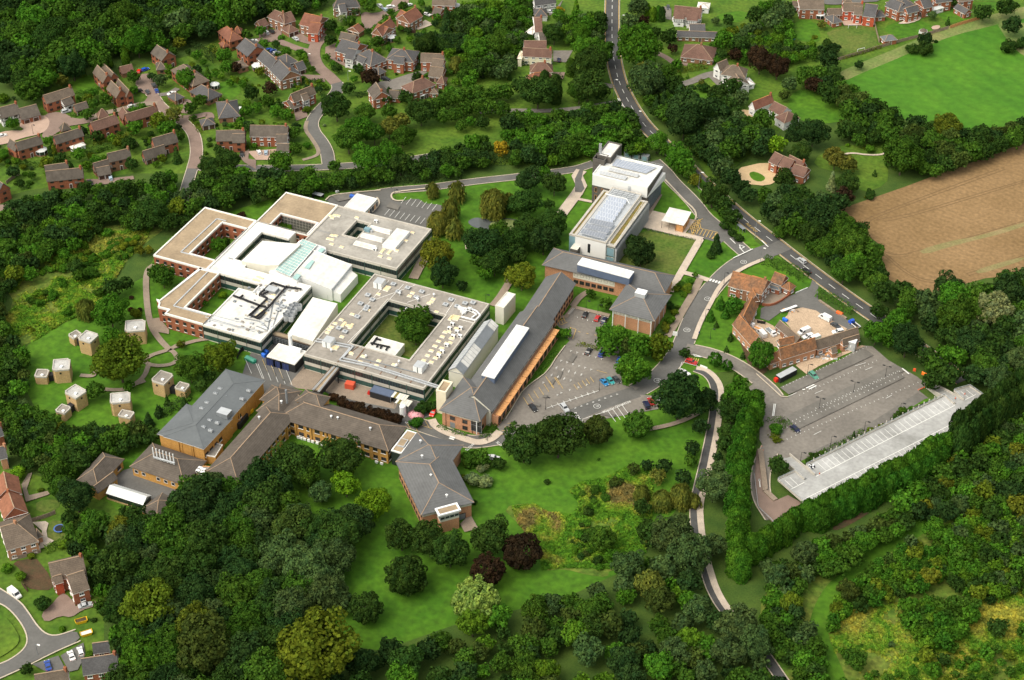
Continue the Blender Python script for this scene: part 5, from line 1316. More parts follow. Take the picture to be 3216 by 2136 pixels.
hA('long brown-roofed house half hidden behind a broad round tree',('e','1572 648 1775 800 1755 640',5.2,8.8,'h',RR,TB))
hA('dark low hip-roofed bungalow with a small conservatory on its far side',('c','1742 845 1920 935 2075 882',2.6,6.2,'h',BB,SD),conserv=('A',1985,815,2.2))
hA('dark hip-roofed bungalow with a white round garden awning at its right',('c','2015 1095 2218 1074 2172 920',2.8,6.4,'h',BB,SD),conserv=('A',2228,1040,1.9))
hA('small dark hip-roofed garage below the bungalow with the white awning',('c','1862 1168 1990 1145 1948 1085',2.4,4.4,'h',BB,SD,'garage'),name='garage',cat='garage',chim=False)
hA('dark pyramid-roofed double garage beside the brown cul-de-sac',('c','1617 934 1706 896 1640 845',2.4,4.6,'h',BB,SD,'garage'),name='garage',cat='garage',chim=False)
hA('brick house with cross gable over two garage doors at the bottom of the paved road',('e','1990 1305 2258 1300 2180 1200',5.2,8.6,'g',RR,TG,'under'),('c','2140 1320 2258 1318 2250 1240',5,7.6,'g',RR,TG))
hA('long red-brown roofed house with a sail shade in its garden',('e','1178 1132 1470 1044 1430 982',5.2,8.6,'g',RR,TM),('c','1085 1050 1130 1110 1210 1050',3,6,'g',RR,TM),conserv=('A',1400,1130,2.2))
hA('red-brown roofed house with a small hipped porch in its back wall',('e','868 1215 1108 1135 1065 1055',5.2,8.4,'g',RR,TM),('c','945 1225 1010 1200 985 1180',2.4,3.8,'h',RR,TM),('c','905 1095 1010 1075 980 1035',4,7.4,'h',RR,TM))
hA('brown-roofed house with steep dormers and a lower garage wing',('e','1430 1372 1648 1310 1605 1218',4.6,8.6,'g',RR,TG),('e','1340 1480 1540 1418 1500 1350',2.6,6.2,'g',RR,TG,'under'))
hA('brown-roofed house behind the big garden hedge with a low front wing',('e','1008 1500 1215 1452 1190 1368',5.2,8.6,'g',BB,TG),('e','880 1590 1040 1545 990 1470',2.6,6,'g',BB,TG))
hA('brown-roofed house with a white lean-to conservatory on its garden side',('e','520 1333 778 1254 748 1177',5.2,8.4,'g',RR,TG),('c','672 1380 795 1335 775 1300',2.3,3.2,'h','render','white'),('c','570 1215 660 1190 640 1150',5,8,'h',RR,TG))
hA('brown-roofed house with a blue-domed octagonal conservatory',('e','168 1394 400 1327 362 1250',5.2,8.4,'g',RR,TG),('c','60 1350 140 1400 185 1340',4,7,'g',RR,TG),conserv=('A',385,1420,2.7))
hA('dark-roofed house at the upper right of the cul-de-sac with a rooflit flat extension',('e','2172 440 2282 524 2361 425',5.2,8.8,'g',RR,SD),('c','2130 580 2200 640 2285 600',2.6,3.0,'h',BB,TB))
hA('red hip-roofed house with tall chimneys beside the wood',('c','2002 292 2115 392 2238 350',5.2,8.8,'h',RR,TR),('c','2015 400 2060 440 2100 400',2.5,4,'h',RR,TR),('c','2150 310 2225 310 2210 265',5,7.8,'h',RR,TR))
hA('brown roof partly cut by a hedge, left of the big garden hedge bottom',('e','420 1610 640 1580 590 1515',5.2,8.4,'g',RR,TG))
G2=G1
def hB(label,*bl,**kw):return house(label,'B',bl,win=kw.pop('win','w'),group=G1,**kw)
hB('large red-roofed house with two small cross gables, farthest up the left cul-de-sac',('e','100 158 262 222 300 140',5.2,9,'h',BB,TM),('c','262 225 370 190 330 120',5,8.4,'g',BB,TM))
hB('red-roofed garage left of the cream drive with dark open doors',('c','45 258 122 228 88 180',2.4,5,'g',BB,TM,'garage'),name='garage',cat='garage',chim=False)
hB('red-roofed double garage with the silver car parked in front',('c','302 312 400 276 345 225',2.4,5,'h',BB,TM,'garage'),name='garage',cat='garage',chim=False)
hB('house with bright red roof and a vivid red-rendered front gable',('e','393 228 560 265 600 152',5.2,8.8,'g',BB,TR),('c','470 305 570 315 560 200',5,7.8,'g','brickr',TR))
hB('dark-roofed house with white half-timbered middle gable at the top edge',('e','712 80 962 64 880 -12',5.2,9,'h',BB,SD),('c','780 120 845 110 840 40',5,7.8,'g','timbered',SD))
hB('red-brown house with a paved patio and white garden furniture',('e','1418 222 1542 150 1470 66',5.2,9,'g',BB,TR),('c','1285 160 1345 190 1350 100',5,8,'g',BB,TR))
hB('red-roofed house with a white conservatory behind a garden hedge',('e','1165 338 1295 240 1235 170',5.2,8.8,'g',BB,TR),('c','1062 310 1165 345 1190 240',4.6,7.8,'g',BB,TR),conserv=('B',1250,375,2.6))
hB('small red-roofed garage with a clock tower beside the purple tree',('c','952 308 1005 272 890 236',2.6,5,'g',BB,TR,'garage'),name='garage',cat='garage',chim=False)
hB('grey-roofed house with a tall white half-timbered gable and brick chimney',('e','725 470 895 520 935 385',5.2,9,'g',RR,SD),('c','810 540 892 555 890 450',5,8,'g','timbered',SD),('c','760 360 905 390 910 335',5,7.6,'g',RR,TG))
hB('hip-roofed dark house with small timbered gables and twin garage doors',('c','905 515 1055 612 1172 520',5.0,9,'h',RR,SD,'under'),('c','915 560 985 590 1000 530',4.8,7,'g','timbered',SD))
hB('symmetrical red brick house with a white-edged central pediment',('c','1195 548 1450 577 1487 470',5.4,8.6,'h',RR,SD),('c','1262 585 1360 595 1365 540',5.3,7.8,'g',RR,SD))
hB('brown-roofed house with tall left chimney beside the weeping tree',('e','1514 573 1730 582 1740 498',5.2,8.6,'g',RR,TB),('c','1612 612 1720 625 1722 560',5,7.6,'g',RR,TB),('c','1585 705 1715 720 1735 640',2.8,6,'g',RR,TB,'garage'))
hB('grey-roofed double garage behind the dark purple tree',('c','1130 692 1205 657 1110 625',2.4,4.8,'h',BB,SD,'garage'),name='garage',cat='garage',chim=False)
hB('brown hip-roofed house with a white gabled conservatory in front of the tall trees',('c','1440 867 1665 782 1570 712',5.2,8.6,'h',RR,TM),('c','1600 865 1680 865 1670 820',2.6,4,'h',RR,TB),('c','1660 770 1735 780 1740 715',3,5.6,'h',RR,TM),conserv=('B',1520,905,2.4))
hB('grey-brown roofed house hidden by trees beside the little tarmac close',('e','1025 830 1082 922 1177 872',5.2,8.6,'g',RR,TG),('c','1215 900 1330 910 1330 850',2.6,5,'g',RR,TG))
hB('brown-roofed half-timbered house with garage at the bend of the estate road',('e','350 948 558 864 520 787',5.2,8.8,'g',RR,TB),('c','440 935 500 915 490 860',5.1,7.4,'g','timbered',TB),('c','330 1010 425 975 360 900',2.6,5.2,'g',RR,TG,'garage'))
hB('long brown-roofed house above the red brick drive with two pale cars',('e','-60 1262 292 1266 250 1158',5.2,8.8,'g',RR,TG),('c','185 1320 290 1318 288 1250',5,7.6,'g',RR,TG),('c','185 1400 305 1405 300 1335',2.6,5,'g',RR,TG,'garage'))
hB('dark-roofed house with a bright white conservatory at the left cul-de-sac',('e','5 540 125 640 205 560',5.2,9,'g',BB,SD),conserv=('B',25,640,3.2))
hB('dark-roofed house with a plain brown brick gable facing the camera',('e','120 642 225 748 320 655',5.2,9,'g',BB,SD),('c','285 600 385 565 290 495',5,8,'h',BB,SD))
hB('dark-roofed double garage joined to the brown gable house',('c','395 657 470 632 420 575',2.4,5.2,'g',BB,SD,'garage'),name='garage',cat='garage',chim=False)
hB('brown-roofed house with a white conservatory, cut by the top edge of the photo',('e','1620 48 1835 58 1800 -40',5.2,8.8,'g',RR,TB),conserv=('B',1840,85,2.6))
hB('small brown-gabled garage below the house cut by the top edge',('c','1615 130 1690 150 1700 85',2.6,5.2,'g',RR,TG,'garage'),name='garage',cat='garage',chim=False)
def hE(label,*bl,**kw):return house(label,'E',bl,win=kw.pop('win','d'),group=G1,**kw)
hE('brown-roofed house with dormers behind the shrubbery above the meadow',('e','430 110 775 75 740 -20',4.6,8.6,'g',RR,TG),('c','690 125 780 105 760 60',2.6,5,'g',RR,TG,'garage'))
hE('brick gable-ended house cut by the left edge beside its brick drive',('c','100 165 0 100 -60 190',5.4,9,'g',RR,SD))
hE('small double garage with open doors by the pale green car',('c','905 60 1030 35 1010 -30',2.4,5,'g',BB,TG,'garage'),name='garage',cat='garage',chim=False)
G3='white and red houses along the public road'
def hC(label,*bl,**kw):return house(label,'C',bl,win=kw.pop('win','w'),group=G3,**kw)
hC('black-roofed garage behind the white house with the small white car',('c','206 155 330 152 322 85',2.8,5.4,'h','render',SD),name='garage',cat='garage',chim=False)
hC('half-timbered white house cut by the top edge above the black garage',('e','212 55 410 30 400 -30',5,8.6,'g','timbered',SD))
hC('white house with red-brown roof and a flat white sun room',('c','212 300 285 298 300 150',4.4,8.2,'g','render',TM),('c','255 375 318 372 330 300',3.4,6,'g','render',TG),('c','118 300 185 318 188 235',2.8,3.1,'h','render','white'))
hC('cream house with long red-brown roof and a grey flat patch',('e','95 522 366 537 378 455',4.6,8.2,'g','cream',TM),('c','110 455 320 455 320 390',4.6,7.4,'g','cream',TM),('c','45 540 92 545 92 470',4.4,4.6,'h','cream','cream'))
hC('red-brown hipped bungalow directly below the cream house',('c','165 668 380 668 375 600',4.4,7.8,'h','cream',TM),('c','150 770 385 750 380 680',4,7.4,'h','cream',TR))
hC('half-timbered twin-gabled house with white caravan and white sun room',('e','1485 152 1740 178 1700 70',4.6,8.8,'g','timbered',TM),('c','1495 175 1590 180 1600 90',4.4,7.6,'g','timbered',TM),('c','1610 190 1712 195 1720 105',4.4,7.6,'g','timbered',TM),('c','1705 70 1820 80 1820 25',3,3.8,'h','render','white'))
hC('long low grey-roofed bungalow with three round rooflights',('e','1520 340 1892 352 1880 296',2.5,4.8,'g',BB,SD),('c','1640 290 1785 290 1780 230',2.5,4.8,'g',BB,SD),chim=False)
hC('red-brown hip-roofed bungalow among trees above the curving drive',('c','1552 528 1855 562 1770 428',2.7,7,'h',BB,TM))
hC('large white house with grey-brown roof and glass sun room in a walled garden',('c','1925 690 2150 720 2190 640',5,8.6,'h','render',TB),('c','1965 745 2012 808 2150 722',4.6,7.6,'g','render',TB),('c','2160 790 2245 775 2240 705',2.6,3.4,'h','render','glassw'),('c','1920 660 2010 620 1990 565',5,8.4,'g','render',TB))
hC('white bungalow with red and brown roof by its gravel court',('e','2240 1018 2420 945 2361 905',4,7.4,'g','render',TR),('c','2420 1080 2510 1140 2630 1070',4,7.2,'h','render',TM),('c','2360 1010 2480 1070 2540 1000',4,7,'g','render',TM))
def hD(label,*bl,**kw):return house(label,'D',bl,win=kw.pop('win','w'),group='red brick houses above the green field',**kw)
hD('red brick house with brown roof and white conservatory at the garden end',('e','292 88 522 92 500 -20',5.4,9,'g',RR,TB),('c','218 60 290 65 288 35',2.8,5,'g',RR,TB),conserv=('D',475,165,2.8))
hD('red brick house with twin front gables above the worn lawn',('e','693 106 880 108 850 28',5.4,8.8,'g','brickr',TB),('c','790 135 872 140 878 70',5.3,8,'g','brickr',TB),('c','872 150 985 165 980 40',5.4,9,'g','brickr',SD),('c','700 30 780 30 780 -20',5.4,8,'h','brickr',TB))
hD('brown-roofed garage behind the grey garden room',('e','550 140 690 140 680 78',2.6,5.2,'g',RR,TB),name='garage',cat='garage',chim=False)
hD('grey hipped garden room with white windows beside the worn lawn',('c','600 218 692 198 682 115',2.6,5,'h',RR,SD),name='garden_room',cat='outbuilding',chim=False)
hD('large dark-roofed brick house with a curved white patio',('c','1200 112 1402 72 1340 -30',5.6,9.2,'h',RR,SD),('c','1075 55 1190 105 1230 20',5.4,8.4,'g',RR,SD),('c','1290 130 1400 100 1390 50',5.3,7.6,'g',RR,SD))
hD('dark hipped garage between the twin-gabled and the dark-roofed house',('c','985 160 1090 155 1072 98',2.6,5,'h',RR,SD),name='garage',cat='garage',chim=False)
hD('brick house with pale glass-roofed extension, cut by the top edge',('c','1440 80 1525 60 1500 -20',5.4,8.6,'g',RR,SD),('c','1550 30 1700 10 1690 -40',5.4,8.4,'g',RR,SD),('c','1520 100 1630 70 1600 40',2.6,3.6,'h','render','glassw'))
hD('low pool house with a row of tall white windows',('c','1708 75 1812 132 1885 110',2.8,4.8,'g',RR,SD),name='pool_house',cat='outbuilding',chim=False)
hD('brown-roofed house cut by the top edge beside the paved yard',('c','1760 20 1900 0 1880 -60',5.4,8.4,'g',RR,TB))
hD('pale grey pavilion-roofed garden room beside the field fence',('c','1075 382 1196 366 1165 318',2.6,4.4,'h',RR,'slateb'),name='garden_room',cat='outbuilding',chim=False)
hD('rambling red-tiled house below the clipped garden with the wire gazebo',('c','160 1500 300 1568 360 1530',4.6,7.6,'g',RR,TM),('c','0 1490 80 1530 130 1440',4.6,8,'g',RR,TM),('c','200 1600 330 1640 370 1560',4,7,'g',RR,TM),('c','90 1530 190 1570 230 1480',4.6,7.8,'g',RR,TM))
G4='houses at the bottom left'
def hM(label,*bl,**kw):return house(label,'M',bl,win='w',group=G4,**kw)
hM('red brick house with double gabled brown roof and silver convertible outside',('e','480 665 800 590 725 428',5.4,9.2,'g','brick',TB),('c','672 780 830 728 760 530',5.3,9,'g','brick',TB),('c','505 690 588 665 570 600',5.3,7.4,'g','brickr',TB))
hM('orange-brown brick house with brown hipped roof beside the cream patio',('c','60 375 360 290 250 40',5.2,9.4,'h1','bricko',TB),('c','340 265 400 240 370 165',3,5.4,'h','bricko',TG))
hM('grey-roofed house at the bottom edge beside two white cars',('e','765 1530 1095 1480 1020 1330',5.2,9,'g','brick',SD),('c','860 1330 1010 1310 960 1240',5,8,'g','brick',SD))
hM('brown roof with solar pipes cut by the bottom edge',('e','330 1640 640 1590 600 1490',5,8.4,'g',RR,TB))
def hI(label,*bl,**kw):return house(label,'I',bl,win='w',group=G4,**kw)
hI('red-tiled house with orange ridge at the left edge beside the curved garden path',('c','205 1420 170 1260 -90 1215',5.2,9,'g',RR,'tilel'),chim=False)
hI('red-tiled house joined below the first, with orange ridge and brick chimney',('c','262 1590 205 1435 -60 1390',5.0,8.8,'g',RR,'tilel'))
hI('dark-roofed house at the left edge above the yellow shrub',('c','0 1105 70 1090 40 980',5,8,'g','bricko',SD))
hI('dark-roofed house cut by the left edge beside the hedge',('c','-20 900 40 880 20 790',5,8,'g',RR,SD))
# == the farm
def farm(label,*bl,**kw):return house(label,'X',bl,win='w',group='brick farm buildings',name=kw.pop('name','barn'),cat=kw.pop('cat','barn'),**kw)
farm('red brick farmhouse with twin gables and orange ridge tiles',('c','360 330 812 450 892 255',5.2,9,'g','brickb','tileo'),('c','360 330 530 385 600 200',5.1,8.6,'g','brick','tileo'),('c','610 392 812 452 892 258',5.1,9.1,'g','brickb','tileo'),name='farmhouse',cat='house')
farm('small tiled outbuilding with grey lean-to beside the farmhouse',('c','920 272 1068 328 1122 208',3.2,6.2,'g','brick','tileo'),('c','872 340 1050 392 1075 330',2.6,3.0,'h','brick','slateb'),door=False,chim=False,name='outbuilding',cat='outbuilding')
farm('little hipped brick store at the end of the curved farm wall',('c','1065 345 1185 400 1245 325',2.8,5.2,'h','brick','tileo'),chim=False,name='outbuilding',cat='outbuilding')
farm('orange-ridged barn running from the farmhouse down to the yard gate',('c','648 855 765 600 590 540',3.6,7.4,'g','brickb','tileo'),('c','790 530 745 440 620 470',3.4,6.4,'g','brickb','tileo'),chim=False,door=False)
farm('brown-tiled barn slanting across the lawn behind the tall conifer',('c','415 838 668 1125 760 985',4.2,8,'g','bricko','tileo'),chim=False,door=False)
farm('long dark brown shed between the two farm yards',('c','985 862 1255 1088 1378 1052',2.8,5,'g','brickb','tileb'),chim=False,door=False)
t=farm('orange-brown barn with two wide black doors facing the big car park',('e','1070 1315 1545 1165 1425 1045',4.4,8.4,'g','bricko','tileo'),('c','925 1370 1060 1320 1040 1200',3,5.8,'g','bricko','tileo'),chim=False,door=False)
for x0,y0,x1,y1,wd,cols in((1248,1345,1362,1310,5.2,4),(1385,1305,1495,1270,4.8,1)):
 a,b_=at('X',x0,y0),at('X',x1,y1);d_=(b_-a).normalized();n2=Vector((d_.y,-d_.x));put(t,'barn_door',door_mesh((b_-a).length,3.3,'black','whitem' if cols>1 else 'bricko',cols),(a+b_)/2,n2,.05,.12)
farm('long dark-roofed farm range at the right end, beside the grey tank',('e','1550 1180 2115 1005 2000 900',3.2,6.4,'g','bricko','tileb'),('c','1745 1230 1820 1205 1800 1130',2.6,4.4,'g','bricko','tileb'),('c','1890 1130 2115 1060 2100 1000',3.1,5.6,'g','bricko','tileb'),chim=False)
farm('small tiled lean-to roof in the corner of the farm yard',('c','1050 1125 1255 1085 1180 1025',2.6,4.6,'g','bricko','tileo'),chim=False,door=False)
p=at('X',1990,1165);t=thing('farm_tank','pale grey box-shaped tank standing against the farm range','tank',(p.x,p.y,0),0)
m=MB();m.box(p,X_,Y_,1.7,1.5,0,4.2,M_['metal'],M_['whitem']);m.build('tank_body',t);m=MB();m.box((p.x,p.y-1.53),X_,Y_,.25,.03,1.8,2.8,M_['whitem']);m.build('label_plate',t)
# == raised parking deck, ramps and walls
DH=3.0
t=bld('parking_deck','long pale concrete parking deck with white bays along the tall hedge','L',700,1200,cat='car park')
dp=pts('L','90 1290 250 1215 335 1290 430 1243 350 1158 1625 515 1712 590 1800 548 1715 470 1858 428 2015 540 2108 626 345 1515',DH)
m=MB();m.prism([(v.x,v.y)for v in dp],DH-.5,DH,M_['deck'],M_['deck'],True);m.build('deck_slab',t)
m=MB()
for i in range(24):
 for s_ in(0,1):
  f=(i+.5)/24;p=(at('L',350,1158,0).lerp(at('L',1625,515,0),f))if s_ else(at('L',345,1515,0).lerp(at('L',2108,626,0),f))
  m.box(p.lerp(sum(dp,Vector())/len(dp),.05),X_,Y_,.2,.2,0,DH-.5,M_['concrete'])
m.build('column',t)
for k,s in enumerate(('350 1158 1625 515','1625 515 1712 590','350 1158 430 1243','90 1290 250 1215','250 1215 335 1290','90 1290 345 1515','1715 470 1858 428','1858 428 2015 540','1715 470 1800 548')):
 a,b_=pts('L',s,DH);m=MB();m.beam(a-Vector((0,0,.3)),b_-Vector((0,0,.3)),.25,.75,M_['concrete'])
 n=max(2,int((b_-a).length/2.5))
 for j in(.75,1.05):m.beam(a+Vector((0,0,j)),b_+Vector((0,0,j)),.07,.09,M_['metal'])
 for i in range(n+1):p=a+(b_-a)*i/n;m.cyl(p+Vector((0,0,.4)),p+Vector((0,0,1.15)),.06,.06,M_['metal'],5)
 m.build('barrier',t)
zd=DH+.004
def mk(s):a,b_=pts('L',s,DH);return(a,b_)
marks([mk('440 1258 1722 603'),mk('310 1480 1900 670'),mk('200 1382 335 1312'),mk('1810 555 1915 503')],zd,.22,parent=t,name='bay_line')
marks([mk(f'{458+44.1*i} {1132-22.2*i} {540+44.2*i} {1208-22.4*i}')for i in range(27)],zd,.16,parent=t,name='bay_line')
marks([mk(f'{342+45*i} {1462-23*i} {395+45*i} {1510-23*i}')for i in range(36)],zd,.16,parent=t,name='bay_line')
marks([mk('155 1292 230 1360'),mk('200 1265 275 1335'),mk('1780 475 1850 530'),mk('1830 460 1900 515')],zd,.16,parent=t,name='bay_line')
FOOT.append([(v.x,v.y)for v in dp])
# ramps
for lab,s,w in(('pale concrete ramp up to the west end of the deck',((150,1075,0),(385,1268,DH-.02)),4.2),('pale concrete ramp up to the east end of the deck',((1500,430,0),(1765,575,DH-.02)),4.2)):
 a,b_=[at('L',*q)for q in s];r=thing('ramp',lab,'ramp',(a.x,a.y,0));d_=(b_-a);n_=Vector((-d_.y,d_.x,0)).normalized()*w/2
 m=MB();m.face([a-n_,b_-n_,b_+n_,a+n_][::1],M_['deck']);m.face([a-n_+Vector((0,0,-.02)),(b_.x-n_.x,b_.y-n_.y,0),b_-n_,a-n_],M_['concrete']);m.face([a+n_,b_+n_,(b_.x+n_.x,b_.y+n_.y,0)],M_['concrete']);m.build('ramp_slab',r)
 m=MB()
 for sg_ in(1,-1):m.beam(a+n_*sg_,b_+n_*sg_,.25,.9,M_['concrete'])
 m.build('ramp_wall',r)
ground('lower_ramp_yard','Q','190 295 250 300 330 970 500 1130 700 1040 940 1170 700 1300 440 1480 210 1240 160 900 165 600',G_['block'])
w_=[at('Q',*q)for q in((245,295),(300,700),(330,975),(495,1130))]
r=thing('retaining_wall','low concrete retaining wall curving beside the lower ramp','wall',w_[1]);m=MB()
for a,b_ in zip(w_[:-1],w_[1:]):m.beam(a,b_,1.9,1.1,M_['pathd'])
m.build('wall_body',r)
w_=[at('Q',*q)for q in((150,700),(180,960),(215,1240),(460,1475))]
r=thing('guard_rail','grey steel guard rail along the outer edge of the lower ramp','railing',w_[1]);m=MB()
for a,b_ in zip(w_[:-1],w_[1:]):
 for z in(.5,.9):m.beam(a+Vector((0,0,z)),b_+Vector((0,0,z)),.08,.15,M_['metal'])
 n=int((b_-a).length/3)
 for i in range(n+1):p=a+(b_-a)*i/max(n,1);m.cyl(p,p+Vector((0,0,1)),.07,.07,M_['metald'],5)
m.build('rail',r)
# rubble divider of the car park, low farm walls, brick garden walls, fences
def wall_line(name,label,cat,fr,s,w,h,m_,piece=None,smooth=1,posts=0,h0=0):
 p=smoothp(pts(fr,s),smooth);t=thing(name,label,cat,(p[0].x,p[0].y,0))
 if piece:
  q=resample(p,piece)
  for a,b_ in zip(q[:-1],q[1:]):
   d_=(b_-a)*.02;m=MB();m.beam(a+d_+Vector((0,0,h0)),b_-d_+Vector((0,0,h0)),w,h,M_[m_]);m.build('panel',t)
  m=MB()
  for a in q:m.cyl((a.x,a.y,0),(a.x,a.y,h+.15),.09,.09,M_[m_],4)
  m.build('post',t)
 else:
  m=MB()
  for a,b_ in zip(p[:-1],p[1:]):m.beam(a,b_,w,h,M_[m_])
  m.build('wall_body',t)
 return t
wall_line('stone_divider','low rubble bank dividing the two halves of the big car park','wall','L','200 775 470 640 790 490 1080 345 1215 290',1.5,.5,'fence',None)
wall_line('garden_wall','curved red brick wall round the farmhouse yard','wall','X','810 590 900 605 1000 580 1110 510 1190 450 1240 350',.4,1.2,'brick')
wall_line('farm_wall','leaning row of low planks and bricks beside the farm drive hedge','wall','X','1570 530 1700 620 1820 700 1930 770',.8,.7,'fence')
wall_line('panel_fence','grey timber fence between the gardens and the bright green field','fence','D','640 560 850 500 1040 440 1250 380 1400 345 1550 300 1680 262',.1,1.7,'fence',2.4)
wall_line('panel_fence','orange timber fence at the corner of the bright green field','fence','D','1678 262 1800 222 1975 170',.1,1.7,'fenceo',2.4)
wall_line('panel_fence','grey fence beside the worn lawn running up to the twin-gabled house','fence','D','1025 400 1000 310 985 235',.1,1.7,'fence',2.4)
wall_line('panel_fence','brown garden fence between the cream patio and the neighbour lawn','fence','M','300 110 420 75 560 15',.1,1.7,'fence',2.0)
wall_line('panel_fence','dark fence below the orange-brown house','fence','M','95 470 230 440 400 385',.1,1.6,'fence',2.0)
wall_line('panel_fence','short brown fence at the front of the dug garden bed','fence','M','205 690 240 740 285 785',.1,1.5,'darkwood',2.0)
wall_line('panel_fence','red-stained fence along the garden behind the patio house','fence','B','1310 280 1410 300 1510 315',.1,1.7,'darkwood',2.4)
wall_line('mesh_fence','dark mesh fence round the green skips below the white-roofed block','fence','I','2185 180 2230 95 2300 80',.06,2,'black',2.4)
wall_line('panel_fence','grey fence beside the lawn at the left edge of the estate','fence','E','60 130 120 80 190 40',.1,1.6,'fence',2.2)
wall_line('yard_gate','black barred gate across the farm yard','gate','X','748 825 815 838 885 845',.05,1.6,'black',1.6,0)
wall_line('white_gate','long white pole gate lying on the lawn by the farm entrance','gate','X','1258 428 1415 362',.22,.5,'whitem',None,0,h0=.3)
wall_line('barrier_arm','white barrier arm beside the pale footpath entrance','barrier','K','1735 245 1800 270',.25,.9,'whitem',None,0)
# ---- garden things
def disc_thing(name,label,cat,fr,x,y,r,h,rim,mid):
 p=at(fr,x,y,h);t=thing(name,label,cat,(p.x,p.y,0));n=20;m=MB()
 for i in range(n):
  a0,a1=2*math.pi*i/n,2*math.pi*(i+1)/n
  f=lambda a,q,z:(p.x+math.cos(a)*q,p.y+math.sin(a)*q,z)
  m.face([f(a0,r*.78,h+.04),f(a0,r,h+.04),f(a1,r,h+.04),f(a1,r*.78,h+.04)],M_[rim]if isinstance(rim,str)else rim)
  m.face([f(a0,r,h-.06),f(a1,r,h-.06),f(a1,r,h+.04),f(a0,r,h+.04)],M_[rim])
 m.build('rim_pad',t);m=MB();m.face([(p.x+math.cos(2*math.pi*i/n)*r*.79,p.y+math.sin(2*math.pi*i/n)*r*.79,h)for i in range(n)],M_[mid]);m.build('jumping_mat',t)
 m=MB()
 for i in range(6):a0=2*math.pi*i/6;m.cyl((p.x+math.cos(a0)*r*.9,p.y+math.sin(a0)*r*.9,0),(p.x+math.cos(a0)*r*.9,p.y+math.sin(a0)*r*.9,h),.05,.05,M_['metal'],5)
 m.build('leg',t)
M_['bluepad']=mat('blue_pad',(.08,.16,.42),.6,noise=.05);M_['tealpad']=mat('teal_pad',(.05,.30,.30),.6,noise=.05)
disc_thing('trampoline','round trampoline with blue rim on the worn lawn beside the cream patio','trampoline','M',548,168,2.0,.8,'bluepad','black')
disc_thing('trampoline','round trampoline with teal rim at the lawn edge under the top right houses','trampoline','D',220,352,1.9,.8,'tealpad','black')
for lab,x0,y0,x1,y1 in(('white football goal beside the patio of the twin-gabled house',740,262,816,262),('white football goal at the hedge end of the worn lawn',822,487,888,472)):
 a,b_=at('D',x0,y0),at('D',x1,y1);t=thing('football_goal',lab,'goal',(a.x,a.y,0));m=MB();up_=Vector((0,0,1.8))
 m.cyl(a,a+up_,.09,.09,M_['whitem'],6);m.cyl(b_,b_+up_,.09,.09,M_['whitem'],6);m.beam(a+up_,b_+up_,.14,.14,M_['whitem']);m.build('goal_frame',t)
 m=MB();m.beam(a+up_,a+Vector((0,1.4,0)),.05,.05,M_['whitem']);m.beam(b_+up_,b_+Vector((0,1.4,0)),.05,.05,M_['whitem']);m.beam(a+Vector((0,1.4,0)),b_+Vector((0,1.4,0)),.05,.05,M_['whitem']);m.build('back_stay',t)
for lab,fr,x,y,r,hh,rm_ in(('white wire garden gazebo at the end of the curving garden path','D',1112,1412,1.5,2.2,'metal'),('round white summerhouse with brown roof by the field fence','D',1428,318,2.1,2.0,'tileb')):
 p=at(fr,x,y);t=thing('gazebo',lab,'gazebo',(p.x,p.y,0));m=MB();n=8
 q=[Vector((p.x+r*math.cos(2*math.pi*i/n),p.y+r*math.sin(2*math.pi*i/n),0))for i in range(n)]
 for i in range(n):m.cyl(q[i],q[i]+Vector((0,0,hh)),.07,.07,M_['whitem'],5);m.beam(q[i]+Vector((0,0,hh)),q[(i+1)%n]+Vector((0,0,hh)),.08,.08,M_['whitem'])
 m.build('post',t);m=MB()
 for i in range(n):
  if rm_=='metal':m.beam(q[i]+Vector((0,0,hh)),(p.x,p.y,hh+1.4),.08,.06,M_['whitem'])
  else:m.face([q[i]*1.0+Vector((0,0,hh)),q[(i+1)%n]+Vector((0,0,hh)),(p.x,p.y,hh+1.5)],M_[rm_])
 m.build('roof',t)
 if rm_!='metal':m=MB();m.prism([v.lerp(p,.05)for v in q],0,1.7,M_['render']);m.build('wall',t)
